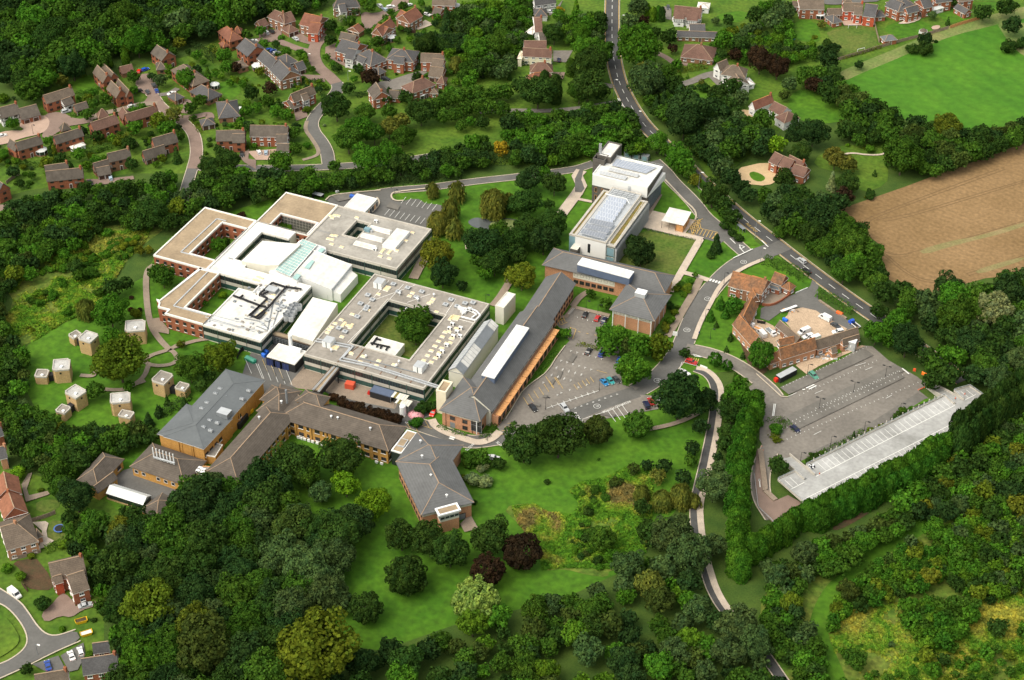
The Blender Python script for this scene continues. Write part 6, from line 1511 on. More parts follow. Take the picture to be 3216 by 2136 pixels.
# lamp posts
def lamp(label,fr,x,y,x2,y2,tall=8,dark=False,double=False,group=None):
 p=at(fr,x,y);t=thing('street_lamp',label,'street lamp',(p.x,p.y,0),0,group);m=MB()
 mm=M_['black']if dark else M_['metald']
 m.cyl((0,0,0),(0,0,tall*.3),.13,.11,mm,6);m.cyl((0,0,tall*.3),(0,0,tall),.08,.06,mm,6);t1=m.mesh('pole');part('pole',t1,t)
 a=at(fr,x2,y2,tall)-p;m=MB();L=1.2
 for s_ in((1,-1)if double else(1,)):m.cyl((0,0,tall),(L*s_,0,tall+.15),.05,.05,mm,5)
 part('arm',m.mesh('arm'),t)
 m=MB()
 for s_ in((1,-1)if double else(1,)):m.box((L*s_,0),X_,Y_,.5,.22,tall+.05,tall+.25,M_['lampw']if not dark else mm)
 part('lamp_head',m.mesh('lamp_head'),t)
for lab,fr,x,y,tall,dk_,dbl in(('tall lamp on the grass triangle at the side road mouth','C',938,890,9,False,False),('tall lamp at the left verge above the science building','C',1153,1165,8,False,False),('tall lamp on the verge beside the big tree and the public road','g',1552,515,9,False,False),('tall lamp on the grass by the bus shelter','g',2015,915,9,False,False),('lamp on the verge beside the top of the public road','C',1003,290,9,False,False),('lamp at the mouth of the access road','G',2290,850,7,False,False),('lamp by the zebra crossing','G',1953,1060,6,True,False),('lamp on the verge beside the farm lawn','G',1780,1400,6,True,False),('lamp on the farm lawn in front of the barns','G',1828,1560,5,True,False),('lamp at the left end of the car park bay row','K',310,645,6,True,False),('lamp in the middle of the car park near the blue hatchback','K',803,470,6,True,False),('double lamp on the rubble bank, nearest the hedge','L',470,645,5.5,True,True),('double lamp in the middle of the rubble bank','L',787,495,5.5,True,True),('double lamp at the far end of the rubble bank','L',1080,350,5.5,True,True),('lamp beside the green estate car','L',362,320,5,True,False),('lamp on the grass strip by the grey tank','L',668,175,5,True,False),('lamp on the deck-side bank, fourth from the ramp','L',1213,680,5,True,False),('lamp on the deck-side bank, third from the ramp','L',885,850,5,True,False),('lamp on the deck-side bank, second from the ramp','L',575,985,5,True,False),('lamp on the deck-side bank beside the west ramp','L',297,1135,5,True,False),('left lamp on the small court lawn','G',683,1282,4,True,False),('right lamp on the small court lawn','G',792,1315,4,True,False),('lamp at the lawn corner of the north car park','F',1283,270,5,True,False),('lamp on the loop road verge by the pond lawn','F',2120,1225,4,True,False),('lamp between cypress and footpath on the bank','G',1740,710,4,True,False),('lamp on the estate drive in front of the red house','B',463,390,5,False,False),('lamp at the bend of the estate road','B',480,580,5,False,False),('lamp beside the purple tree garden','B',850,740,5,False,False),('lamp beside the pink paved drive','A',308,1240,5,True,False),('lamp on the corner of the bottom left street','M',350,1340,5,False,False)):
 lamp(lab,fr,x,y,x,y-10,tall,dk_,dbl)
# bus shelter, signs, containers, stores
p=at('G',2110,565);t=thing('bus_shelter','glass bus shelter on the footway beside the public road','bus shelter',(p.x,p.y,0),math.radians(-38));m=MB()
m.box((0,0),X_,Y_,2.2,.8,2.3,2.42,M_['metald']);part('roof',m.mesh('roof'),t);m=MB();m.box((0,.7),X_,Y_,2.0,.03,.3,2.2,M_['glassd']);part('back_pane',m.mesh('pane'),t)
m=MB()
for x in(-2,0,2):m.box((x,.75),X_,Y_,.05,.05,0,2.3,M_['metald']);m.box((x,-.7),X_,Y_,.05,.05,0,2.3,M_['metald'])
part('post',m.mesh('post'),t)
def boxthing(name,label,cat,fr,x,y,x2,y2,w,l,h,m_,col=None,top=None,group=None,extra=None):
 """box-like thing at x,y pointing to x2,y2; extra(parent, w, l, h) adds the parts that shape it"""
 p=at(fr,x,y);q=at(fr,x2,y2);a=math.atan2((q-p).y,(q-p).x)
 t=thing(name,label,cat,(p.x,p.y,0),a,group);m=MB();m.box((0,0),X_,Y_,l/2,w/2,.12,h,M_[m_],M_[top or m_]);o=part('body',m.mesh('body'),t,color=col)
 m=MB()
 for s_ in(-1,1):m.box((l*.35*s_,0),X_,Y_,.1,w/2,0,.118,M_['metald'])
 part('foot',m.mesh('foot'),t)
 if extra:extra(t,w,l,h,col)
 return t
def corrug(t,w,l,h,col):
 m=MB();n=int(l/.6)
 for i in range(n):
  for s_ in(-1,1):m.box((-l/2+(i+.5)*l/n,s_*(w/2+.03)),X_,Y_,l/n*.28,.03,.2,h-.1,M_['plain']if col else M_['black'])
 part('corrugation',m.mesh('corrugation'),t,color=col)
 m=MB();m.box((l/2+.03,0),X_,Y_,.03,w*.46,.2,h-.1,M_['plain']if col else M_['black']);part('door',m.mesh('door'),t,color=col)
boxthing('storage_container','long black storage container with pale grey roof at the car park edge','container','L',165,345,250,300,2.5,8.6,2.5,'black',None,'metal',None,corrug)
boxthing('storage_container','red storage container in the yard below the quadrangle','container','J',870,440,910,448,2.4,3.4,2.4,'plain',(.62,.10,.05,1),None,None,corrug)
boxthing('storage_container','dark green slatted container behind the blue-grey roofed hall','container','I',2230,770,2290,690,2.4,6.5,2.5,'black',None,'black',None,corrug)
def lid(t,w,l,h,col):
 m=MB();m.face([(-l/2,-w/2,h),(l/2,-w/2,h),(l/2,0,h+.3),(-l/2,0,h+.3)],M_['plain']);m.face([(l/2,w/2,h),(-l/2,w/2,h),(-l/2,0,h+.3),(l/2,0,h+.3)],M_['plain']);part('lid',m.mesh('lid'),t,color=col)
for lab,fr,x,y,x2,y2,w,l,h,col in(('blue waste bin, nearer of the pair beside the black shed','J',75,155,90,165,1.2,1.8,1.4,(.03,.16,.70,1)),('blue waste bin, farther of the pair beside the black shed','J',98,125,113,135,1.2,1.8,1.4,(.03,.16,.70,1)),('small red bin at the end of the navy-roofed store','J',1043,500,1050,490,.9,1.2,1.2,(.6,.03,.02,1)),('blue box beside the north annexe','F',893,262,905,266,1.6,2.2,1.6,(.03,.12,.5,1)),('blue skip-like bin in the farm yard','X',1120,795,1150,810,1.2,2.0,1.1,(.02,.16,.75,1)),('yellow grit bin beside the yellow brick hall','I',2315,668,2335,650,1.2,1.6,1.3,(.85,.55,.02,1)),('red fire point box at the end of the long black container','L',75,382,85,378,1.4,1.4,1.6,(.75,.04,.02,1)),('orange skip of rubble by the farm hedge','X',1840,705,1870,720,1.4,2.6,1.0,(.75,.14,.03,1)),('green bottle bank beside the car park exit','K',1350,185,1360,200,1.1,1.6,1.5,(.02,.35,.10,1)),('yellow sign board at the corner of the clerestory block','G',1460,1070,1475,1060,.3,1.8,1.5,(.85,.65,.02,1)),('white notice board on the verge near the car park','G',1503,1530,1520,1532,.2,1.8,1.8,(.85,.85,.85,1)),('orange road works barrier at the far corner of the big car park','L',1445,330,1465,340,.5,2.6,1.2,(.85,.20,.02,1)),('red road sign leaning near the far car park corner','L',1348,290,1360,292,.3,1.0,1.2,(.75,.10,.03,1)),('dark cycle locker beside the car park bush','F',750,208,765,205,.8,1.6,.9,(.6,.6,.6,1))):
 boxthing('waste_bin' if 'bin' in lab or 'skip' in lab or 'bank' in lab else 'sign_board' if 'sign' in lab or 'board' in lab else 'equipment_box',lab,'bin' if 'bin' in lab or 'skip' in lab or 'bank' in lab else 'sign' if 'sign' in lab or 'board' in lab else 'box',fr,x,y,x2,y2,w,l,h,'plain',col,None,None,lid)
def skip_(label,fr,x,y,x2,y2,col,load):
 p=at(fr,x,y);q=at(fr,x2,y2);t=thing('builders_skip',label,'skip',(p.x,p.y,0),math.atan2((q-p).y,(q-p).x));m=MB()
 B0=[(-1.3,-.75,.1),(1.3,-.75,.1),(1.3,.75,.1),(-1.3,.75,.1)];B1=[(-1.9,-.9,1.2),(1.9,-.9,1.2),(1.9,.9,1.2),(-1.9,.9,1.2)]
 for i in range(4):k=(i+1)%4;m.face([B0[i],B0[k],B1[k],B1[i]],M_['plain']);m.face([B1[i],B1[k],tuple(Vector(B1[k])*.93+Vector((0,0,.084))),tuple(Vector(B1[i])*.93+Vector((0,0,.084)))],M_['plain'])
 m.face(B0[::-1],M_['plain']);part('skip_body',m.mesh('skip_body'),t,color=col);m=MB();m.face([(-1.7,-.8,.95),(1.7,-.8,.95),(1.5,.8,1.05),(-1.7,.8,.95)],M_[load]);part('rubble',m.mesh('rubble'),t)
skip_('yellow skip full of brown earth on the lawn','M',752,1035,790,1025,(.85,.50,.02,1),'soil');skip_('yellow skip heaped with white rubbish sacks','M',800,1150,850,1135,(.85,.50,.02,1),'white')
# storage vessel, shed, cycle hoops, pallets
p=at('J',1355,690);t=thing('storage_vessel','upright white storage vessel in the dark corner of the service yard','tank',(p.x,p.y,0));m=MB();m.cyl((0,0,.3),(0,0,4.2),1.15,1.15,M_['whitem'],16);m.cyl((0,0,4.2),(0,0,4.5),1.15,.7,M_['whitem'],16);part('vessel',m.mesh('vessel'),t);m=MB();m.box((0,0),X_,Y_,1.2,1.2,0,.3,M_['concrete']);part('plinth',m.mesh('plinth'),t)
t=thing('smoking_shelter','small grey lean-to shelter by the service road above the tan block','shelter',(*at('F',575,260)[:2],0));m=MB();m.face([(-2.2,-1.4,2.4),(2.2,-1.4,2.4),(2.2,1.4,2.0),(-2.2,1.4,2.0)],M_['metal']);part('roof',m.mesh('roof'),t);m=MB()
m.box((0,1.3),X_,Y_,2.1,.05,0,2.0,M_['black']);m.box((-2.1,0),X_,Y_,.05,1.3,0,2.0,M_['black']);part('wall',m.mesh('wall'),t)
m=MB();cyc=at('G',1440,540)
t=thing('cycle_stand','row of cycles and hoops under the white pavilion roof','cycle rack',(cyc.x,cyc.y,0),math.radians(-20))
for i in range(9):x=(i-4)*1.1;m.cyl((x,-.5,0),(x,-.5,.8),.04,.04,M_['metal'],5);m.cyl((x,.5,0),(x,.5,.8),.04,.04,M_['metal'],5);m.cyl((x,-.5,.8),(x,.5,.8),.04,.04,M_['metal'],5)
o=part('hoop',m.mesh('hoop'),t)
# white solar pipes, garden bench, cream trellis, etc. in the farm yards: piled boards
for lab,fr,x,y,n,s_ in(('heap of planks and pale pipes in the farm yard','X',1180,660,16,3.2),('scatter of pallets and stone along the barn front','X',1640,1270,22,5.5),('clutter of crates beside the dark shed','X',1040,940,12,2.2)):
 p=at(fr,x,y);m=MB()
 for i in range(n):
  a=random.random()*math.pi;c_=(random.gauss(0,s_*.5),random.gauss(0,s_*.16));m.box(c_,(math.cos(a),math.sin(a)),(-math.sin(a),math.cos(a)),.3+random.random()*.9,.15+random.random()*.3,0,.2+random.random()*.6,M_[random.choice(['fence','metal','parapet','wood','metald'])])
 o=m.build('timber_heap',kind='stuff');o.location=(p.x,p.y,0);o['label']=lab;o.rotation_euler=(0,0,math.radians(12))
m=MB();a,b_=pts('X','1065 665 1275 590',1.3);m.beam(a,b_,1.1,.12,M_['whitem']);t=thing('lean_roof','long narrow white corrugated canopy over the farm heap','canopy',(a.x,a.y,0));m.build('roof',t)
m=MB()
for q in(a,b_):m.cyl((q.x,q.y,0),(q.x,q.y,1.3),.06,.06,M_['fence'],5)
m.build('post',t)
# white units on the grass by the yellow wing
for i,(x,y)in enumerate(((392,908),(420,917),(450,925),(488,938),(524,948),(566,960),(605,970),(1113,1135),(1160,1150))):
 p=at('J',x,y);t=thing('air_unit','white ground-mounted air unit at the foot of the yellow brick wing','air unit',(p.x,p.y,0),math.radians(-5),'white air units along the yellow wing');m=MB();m.box((0,0),X_,Y_,.55,.3,.15,.95,M_['whitem']);part('casing',m.mesh('casing'),t);m=MB();m.box((0,0),X_,Y_,.5,.25,0,.145,M_['metald']);part('foot',m.mesh('foot'),t)
# == vehicles
def lathe_wheel():
 m=MB();m.cyl((0,-.11,0),(0,.11,0),.32,.32,M_['rubber'],12);return m.mesh('tyre')
def rim_mesh():
 m=MB();m.cyl((0,-.125,0),(0,.125,0),.19,.19,M_['metal'],8);return m.mesh('rim')
TYRE,RIM=lathe_wheel(),rim_mesh()
PROF={'hatch':(4.1,1.72,[(-2.02,.35),(-2.05,.75),(-1.95,.98),(-1.62,1.42),(-.9,1.48),(.25,1.44),(.95,.98),(1.75,.82),(2.02,.62),(2.05,.35)],(3,6),1.3),'saloon':(4.5,1.78,[(-2.22,.35),(-2.25,.8),(-2.1,.97),(-1.45,1.0),(-.95,1.38),(-.4,1.43),(.3,1.40),(1.05,.97),(1.95,.82),(2.22,.6),(2.25,.35)],(4,7),1.42),'estate':(4.6,1.85,[(-2.28,.4),(-2.3,.95),(-2.2,1.1),(-2.0,1.68),(-1.2,1.76),(.3,1.72),(1.0,1.12),(1.95,.98),(2.25,.75),(2.3,.4)],(3,6),1.42),'van':(5.3,2.0,[(-2.62,.4),(-2.65,1.2),(-2.62,2.2),(-2.45,2.32),(.9,2.32),(1.25,2.2),(1.85,1.35),(2.5,1.05),(2.65,.7),(2.65,.4)],(2,6),1.7),}
def car_meshes(kind):
 L,Wd,P,cab,ax=PROF[kind];b=MB();n=len(P);hw=Wd/2
 def wid(z):
  return hw*(1.0 if z<1.0 else 1.0-.20*min((z-1.0)/.5,1))if kind!='van' else hw*(1 if z<1.4 else 1-.07*min((z-1.4)/.8,1))
 Lp=[Vector((x,wid(z),z))for x,z in P];Rp=[Vector((x,-wid(z),z))for x,z in P]
 for i in range(n-1):b.face([Lp[i],Lp[i+1],Rp[i+1],Rp[i]],M_['paint'])
 base=[Vector((x,hw,.35))for x,z in P]
 for sgn,Q in((1,Lp),(-1,Rp)):
  c=Vector((0,hw*sgn*1.0,.7))
  for i in range(n):
   a,d=Q[i],Q[(i+1)%n];b.face([a,c,d]if sgn<0 else[d,c,a],M_['paint'])
 body=b.mesh('body')
 def quad(i,j,t0,t1,inset,off=.015):
  A,B=(Lp[i].lerp(Lp[j],t0),Lp[i].lerp(Lp[j],t1));C,D=(Rp[i].lerp(Rp[j],t1),Rp[i].lerp(Rp[j],t0))
  nrm=(B-A).cross(D-A).normalized();nrm=nrm if nrm.z>0 else-nrm
  return[v+nrm*off for v in(A.lerp(D,inset),B.lerp(C,inset),C.lerp(B,inset),D.lerp(A,inset))]
 out={'body':body}
 if kind=='hatch':fr_,rr=(5,6),(2,3)
 elif kind=='saloon':fr_,rr=(6,7),(3,4)
 elif kind=='estate':fr_,rr=(5,6),(2,3)
 else:fr_,rr=(5,6),None
 g=MB();g.face(quad(*fr_,.06,.95,.07),M_['carglass']);out['windscreen']=g.mesh('windscreen')
 if rr:g=MB();g.face(quad(*rr,.12,.92,.08),M_['carglass']);out['rear_window']=g.mesh('rear_window')
 z0,z1=(1.0,1.36)if kind in('hatch','saloon')else(1.15,1.62)if kind=='estate' else(1.35,2.0)
 def xr(z,front):
  xs=[]
  for i in range(n-1):
   (xa,za),(xb,zb)=P[i],P[i+1]
   if(za-z)*(zb-z)<=0 and za!=zb:xs.append(xa+(xb-xa)*(z-za)/(zb-za))
  return max(xs)if front else min(xs)
 for sgn in(1,-1):
  g=MB();x00,x01,x10,x11=xr(z0,0)+.2,xr(z0,1)-.2,xr(z1,0)+.2,xr(z1,1)-.12
  if kind=='van':x00=x10=.35
  segs_=[(0,.46),(.5,1)]if kind!='van' else[(0,1)]
  for f0,f1 in segs_:
   g.face([(x00+(x01-x00)*f0,sgn*(wid(z0)+.02),z0),(x00+(x01-x00)*f1,sgn*(wid(z0)+.02),z0),(x10+(x11-x10)*f1,sgn*(wid(z1)+.02),z1),(x10+(x11-x10)*f0,sgn*(wid(z1)+.02),z1)][::sgn],M_['carglass'])
  out['side_window'+('' if sgn>0 else '2')]=g.mesh('side_window')
 h=MB()
 for s_ in(1,-1):h.box((L/2-.05,s_*hw*.7),X_,Y_,.06,.2,.58,.74,M_['lampw'])
 out['headlight']=h.mesh('headlight')
 h=MB()
 for s_ in(1,-1):h.box((-L/2+.02,s_*hw*.78),X_,Y_,.05,.12,.7,.95,M_['brickr'])
 out['tail_light']=h.mesh('tail_light')
 return out,L,Wd,ax
CARM={k:car_meshes(k)for k in PROF}
def car(kind,label,fr,x,y,x2,y2,col,group=None,h=0):
 p=at(fr,x,y,h+.6);q=at(fr,x2,y2,h+.6);me,L,Wd,ax=CARM[kind]
 nm={'hatch':'parked_car','saloon':'parked_car','estate':'parked_car','van':'parked_van'}[kind]
 t=thing(nm,label,'van' if kind=='van' else 'car',(p.x,p.y,h+.03),math.atan2((q-p).y,(q-p).x),group)
 for k,m_ in me.items():part(k.rstrip('2'),m_,t,color=col)
 for sx in(1,-1):
  for sy in(1,-1):
   w=part('wheel',TYRE,t,(ax*sx,sy*(Wd/2-.1),.32));r=part('rim',RIM,w)
 return t
C=dict(white=(.82,.82,.82,1),silver=(.50,.52,.54,1),black=(.02,.02,.022,1),blue=(.03,.08,.35,1),red=(.50,.03,.03,1),bred=(.85,.02,.01,1),dgrey=(.06,.065,.07,1),teal=(.04,.35,.36,1),sky=(.02,.22,.50,1),green=(.10,.30,.22,1),navy=(.015,.02,.06,1),lblue=(.40,.52,.62,1),bblue=(.02,.10,.60,1))
CP=[('saloon','black saloon alone at the near end of the middle car park','K',195,625,225,660,'black'),('estate','silver-white estate car driving alone across the middle car park','K',485,628,515,665,'silver'),('saloon','black car parked beside the blue one under the trees','K',705,105,725,75,'black'),('estate','blue car parked next to the black one at the tree edge','K',828,125,845,95,'blue'),('hatch','blue car nose half hidden behind the green trees','K',990,185,1000,165,'bblue'),('hatch','bright blue hatchback at the left of three beside the tree','K',852,392,880,420,'sky'),('hatch','turquoise hatchback between the blue and the dark car','K',908,378,936,405,'teal'),('hatch','dark grey hatchback at the right of three beside the tree','K',965,368,990,395,'dgrey'),('estate','maroon car in the bays at the junction','K',1655,205,1695,218,'red'),('estate','white car in the bays at the start of the back lane','K',1590,308,1635,325,'white'),('estate','dark blue car leftmost of three below the lane','K',1240,600,1222,560,'navy'),('saloon','dark red car between the navy and the white car','K',1283,565,1265,530,'red'),('saloon','white car half hidden by the big round tree below the lane','K',1340,540,1320,515,'white'),('hatch','black car leftmost in the small court','G',676,1335,690,1310,'black'),('hatch','red car in the middle of the small court','G',787,1368,802,1342,'red'),('saloon','dark blue car rightmost in the small court','G',850,1388,866,1362,'navy'),('estate','silver estate car driving on the public road','H',310,838,265,805,'silver'),('saloon','black car following the silver one on the public road','H',352,932,315,905,'black'),('estate','green estate car parked in the big car park near the barn','L',420,330,460,368,'green'),('hatch','dark blue car alone beside the rubble bank','L',250,820,285,845,'navy'),('hatch','bright red car between the cream tower and the flower bed','J',1633,670,1615,700,'bred'),('hatch','pale green car beside the open garage','E',1020,75,1015,50,'lblue'),('hatch','black car beside the tree on the estate drive','E',833,120,845,140,'black'),('van','white van parked on the bottom left street','M',135,775,190,820,'white'),('saloon','silver convertible outside the red brick house','M',785,880,840,865,'silver'),('saloon','white car, left of the two on the bottom left drive','M',658,1345,640,1300,'white'),('hatch','white car, right of the two on the bottom left drive','M',742,1305,730,1265,'white'),('saloon','blue car on the bottom left drive','M',442,1435,430,1390,'blue'),('estate','silver car in front of the half-timbered porch','A',612,1028,650,1018,'silver'),('hatch','red car under the tree by the brown outbuilding','A',1283,658,1290,645,'bred'),('hatch','bright blue sports car at the top of the cul-de-sac','A',1340,640,1370,630,'bblue'),('estate','black car in front of the orange gable house','A',1272,840,1318,828,'black'),('saloon','dark grey car in the brown cul-de-sac','A',1360,848,1350,825,'dgrey'),('estate','dark car behind the blue one beside the round tree','A',1420,790,1410,770,'dgrey'),('hatch','blue car beside the round tree in the cul-de-sac','A',1445,838,1435,815,'blue'),('saloon','white car by the pyramid-roofed garage','A',1585,862,1550,872,'white'),('saloon','white car at the left edge on the pink drive','A',18,1252,45,1245,'white'),('hatch','dark car at the paved drive of the cross gable house','A',2232,1425,2235,1450,'black'),('hatch','white covered car by the yellow conifer','A',1215,980,1240,972,'white'),('saloon','white car at the top right of the left estate tile','A',2335,378,2361,372,'white'),('estate','silver-blue car by the open garage of the red-roofed house','B',95,302,80,285,'silver'),('estate','black car beside the silver-blue one','B',145,292,130,278,'black'),('saloon','silver car in front of the red-roofed double garage','B',367,357,350,345,'silver'),('hatch','bright blue car, left of three on the left drive','B',115,460,135,450,'bblue'),('hatch','darker blue car, middle of three on the left drive','B',155,470,175,462,'blue'),('hatch','silver car, right of three on the left drive','B',188,488,205,482,'silver'),('saloon','black car outside the white half-timbered gable','B',765,548,790,565,'black'),('estate','black car in front of the grey double garage','B',1197,732,1235,740,'black'),('estate','silver people carrier at the top close','B',1140,55,1120,38,'silver'),('hatch','blue car behind the silver people carrier','B',1187,88,1170,75,'lblue'),('estate','white car on the top close verge','B',1243,65,1275,58,'white'),('saloon','white car in the top close on the right','B',1408,47,1430,38,'white'),('saloon','white car beside the small brown-gabled garage','B',1578,132,1605,142,'white'),('hatch','white car on the red brick drive','B',28,1405,15,1375,'white'),('hatch','pale blue car on the red brick drive','B',92,1408,92,1380,'lblue'),('hatch','blue car on the grey forecourt of the cream house','C',432,553,432,535,'navy'),('hatch','white car beside the black-roofed garage','C',355,110,380,115,'white'),('hatch','dark car beside the half-timbered twin-gabled house','C',1440,70,1440,90,'dgrey'),('van','white box van on the right side of the farm yard','X',1648,755,1590,725,'white'),('saloon','dark blue-grey car behind the white box van','X',1790,855,1840,885,'dgrey'),('estate','white car parked against the farm range','X',1820,938,1770,945,'white'),('van','white van, leftmost of three along the dark shed','X',1370,940,1310,965,'white'),('estate','white van-like car, middle of three along the dark shed','X',1422,1000,1370,1015,'white'),('van','white van, rightmost of three along the dark shed','X',1502,1040,1450,1060,'white'),('van','white van nose beside the tall conifer','X',808,965,790,945,'white'),('van','white caravan in front of the half-timbered twin-gabled house','C',1525,190,1570,180,'white'),('saloon','white car behind bushes at the car park exit road','J',2190,1085,2225,1090,'white')]
for k,lab,fr,x,y,x2,y2,c in CP:car(k,lab,fr,x,y,x2,y2,C[c])
def truck(label,fr,x,y,x2,y2,col,bed):
 p=at(fr,x,y);q=at(fr,x2,y2);t=thing('pickup_truck',label,'truck',(p.x,p.y,.03),math.atan2((q-p).y,(q-p).x));m=MB()
 m.prism([(.7,-.95),(2.2,-.95),(2.6,-.8),(2.6,.8),(2.2,.95),(.7,.95)],.4,1.2,M_['paint']);m.prism([(.75,-.85),(1.9,-.85),(1.9,.85),(.75,.85)],1.2,2.0,M_['paint']);part('cab',m.mesh('cab'),t,color=col)
 m=MB();m.face([(1.95,-.78,1.25),(1.95,.78,1.25),(1.93,.75,1.9),(1.93,-.75,1.9)],M_['carglass']);part('windscreen',m.mesh('windscreen'),t)
 m=MB();m.box((-1.1,0),X_,Y_,1.7,.98,.6,.75,M_[bed])
 for s_ in(-1,1):m.box((-1.1,s_*.95),X_,Y_,1.7,.04,.75,1.15,M_['whitem'])
 m.box((-2.78,0),X_,Y_,.04,.98,.75,1.15,M_['whitem']);part('load_bed',m.mesh('load_bed'),t)
 for sx in(1.7,-1.8):
  for sy in(1,-1):w=part('wheel',TYRE,t,(sx,sy*.85,.32));part('rim',RIM,w)
truck('white pickup truck with pale empty bed beside the barn','X',725,900,690,885,C['white'],'wood');truck('white pickup truck with a round load in its bed','X',935,965,975,1000,C['white'],'metald')
truck('bright blue tipper truck with black bed by the road hedge','X',2030,855,1985,820,C['bblue'],'black')
# covered green skips, people, cones
for lab,x,y in(('green tarpaulin-covered boat-shaped skip inside the mesh fence',2315,195),):
 p=at('I',x,y);t=thing('covered_skip',lab,'skip',(p.x,p.y,0),math.radians(-12));m=MB();m.prism([(-2.4,-1),(2.0,-1),(2.6,0),(2.0,1),(-2.4,1)],0,1.2,M_['plain']);part('skip_body',m.mesh('skip_body'),t,color=(.03,.28,.18,1));m=MB()
 m.face([(-2.4,-1,1.2),(2.2,-1,1.2),(2.0,0,1.6),(-2.3,0,1.7)],M_['plain']);m.face([(2.2,1,1.2),(-2.4,1,1.2),(-2.3,0,1.7),(2.0,0,1.6)],M_['plain']);part('tarpaulin',m.mesh('tarpaulin'),t,color=(.10,.38,.27,1))
def person(label,fr,x,y,ang,top,legs):
 p=at(fr,x,y);t=thing('person',label,'person',(p.x,p.y,.02),ang)
 bm=bmesh.new();V=[bm.verts.new(v)for v in((0,0,.92),(0,.02,1.15),(.01,0,1.42),(.02,0,1.52),(.03,0,1.66),(0,.11,.86),(.18,.12,.48),(.1,.12,.06),(.22,.12,.02),(0,-.11,.86),(-.05,-.12,.48),(-.28,-.12,.1),(-.18,-.12,.03),(0,.2,1.4),(-.12,.25,1.12),(0,.27,.88),(0,-.2,1.4),(.14,-.25,1.13),(.28,-.24,.95))]
 for a,b in((0,1),(1,2),(2,3),(3,4),(0,5),(5,6),(6,7),(7,8),(0,9),(9,10),(10,11),(11,12),(2,13),(13,14),(14,15),(2,16),(16,17),(17,18)):bm.edges.new((V[a],V[b]))
 me=bpy.data.meshes.new('person_body');bm.to_mesh(me);bm.free();o=bpy.data.objects.new('body',me);COL.objects.link(o)
 md=o.modifiers.new('s','SKIN');R=[(.14,.11),(.15,.11),(.16,.11),(.06,.06),(.1,.11),(.09,.09),(.07,.07),(.05,.05),(.04,.04),(.09,.09),(.07,.07),(.05,.05),(.04,.04),(.06,.06),(.045,.045),(.035,.035),(.06,.06),(.045,.045),(.035,.035)]
 for i,r in enumerate(R):me.skin_vertices[0].data[i].radius=r
 me.skin_vertices[0].data[0].use_root=True;s2=o.modifiers.new('u','SUBSURF');s2.levels=1;s2.render_levels=1
 me.materials.append(M_['cloth']);o.color=legs;o.parent=t
 m=MB();m.cyl((.02,0,.95),(.01,0,1.45),.19,.2,M_['cloth'],8);part('jacket',m.mesh('jacket'),t,color=top)
 m=MB();m.cyl((.0,0,1.62),(.0,0,1.8),.12,.09,M_['bark'],8);part('hair',m.mesh('hair'),t)
person('person in dark clothes walking on the pale footpath','K',1880,955,1.2,(.03,.03,.05,1),(.02,.02,.03,1))
person('person in white standing on the path by the science wing lawn','G',1183,545,0,(.8,.8,.8,1),(.1,.1,.15,1))
person('person in a blue jacket on the pavement by the farm lawn','G',1725,1520,2,(.02,.08,.4,1),(.02,.02,.05,1))
m=MB();m.cyl((0,0,0),(0,0,.75),.2,.04,M_['plain'],8);m.box((0,0),X_,Y_,.24,.24,0,.04,M_['rubber']);CONE=m.mesh('traffic_cone')
m=MB();m.cyl((0,0,.35),(0,0,.52),.118,.082,M_['whitem'],8);BAND=m.mesh('reflective_band')
for i,(fr,x,y,h)in enumerate([('L',1385+14*k,465-6*k,0)for k in range(5)]+[('L',1418+12*k,318+5*k,0)for k in range(4)]+[('Q',272,230,0),('Q',270,290,0),('Q',295,295,0),('L',475,1235,DH),('L',1815,500,DH),('L',1728,540,DH)]):
 p=at(fr,x,y,h);t=thing('traffic_cone','orange and white traffic cone on the parking deck or its ramps','traffic cone',p,0,'traffic cones round the parking deck');part('cone',CONE,t,color=(.85,.14,.03,1));part('band',BAND,t)
m=MB()
for k in range(12):a=k*2.4;m.cyl((math.cos(a)*.35*math.sqrt(k),math.sin(a)*.35*math.sqrt(k),0),(math.cos(a)*.35*math.sqrt(k),math.sin(a)*.35*math.sqrt(k),.45),.3,.3,M_['whitem' if k%2 else 'black'],8)
p=at('L',400,1172,DH);o=m.build('ballast_pile',kind='stuff');o.location=p;o['label']='heap of white and black canisters on the west end of the deck'
# == trees, shrubs, hedges
def quads(pos,nrm,size,asp=None,roll=None):
 n=len(pos);nrm=nrm/np.linalg.norm(nrm,axis=1)[:,None]
 ref=np.tile(np.array([0,0,1.0]),(n,1));bad=np.abs(nrm[:,2])>.95;ref[bad]=(1,0,0)
 a=np.cross(nrm,ref);a/=np.linalg.norm(a,axis=1)[:,None];b=np.cross(nrm,a)
 th=rng.uniform(0,2*math.pi,n)if roll is None else np.full(n,roll)
 c,s=np.cos(th)[:,None],np.sin(th)[:,None];u=a*c+b*s;v=-a*s+b*c
 su=(size*.5)[:,None];sv=su*(asp if asp is not None else 1)
 P=np.stack([pos-u*su*.55-v*sv,pos+u*su*.9-v*sv*.4,pos+u*su*.5+v*sv,pos-u*su+v*sv*.5],1)
 return P.reshape(-1,3)
def quadmesh(name,P,m,col=None):
 n=len(P)//4;me=bpy.data.meshes.new(name)
 me.vertices.add(4*n);me.vertices.foreach_set('co',P.astype(np.float32).ravel())
 me.loops.add(4*n);me.loops.foreach_set('vertex_index',np.arange(4*n,dtype=np.int32))
 me.polygons.add(n);me.polygons.foreach_set('loop_start',np.arange(0,4*n,4,dtype=np.int32))
 me.polygons.foreach_set('loop_total',np.full(n,4,np.int32))
 if col is not None:
  at_=me.color_attributes.new('tint','FLOAT_COLOR','POINT');at_.data.foreach_set('color',np.repeat(col,4,0).astype(np.float32).ravel())
 me.materials.append(m);me.update();me.validate();return me
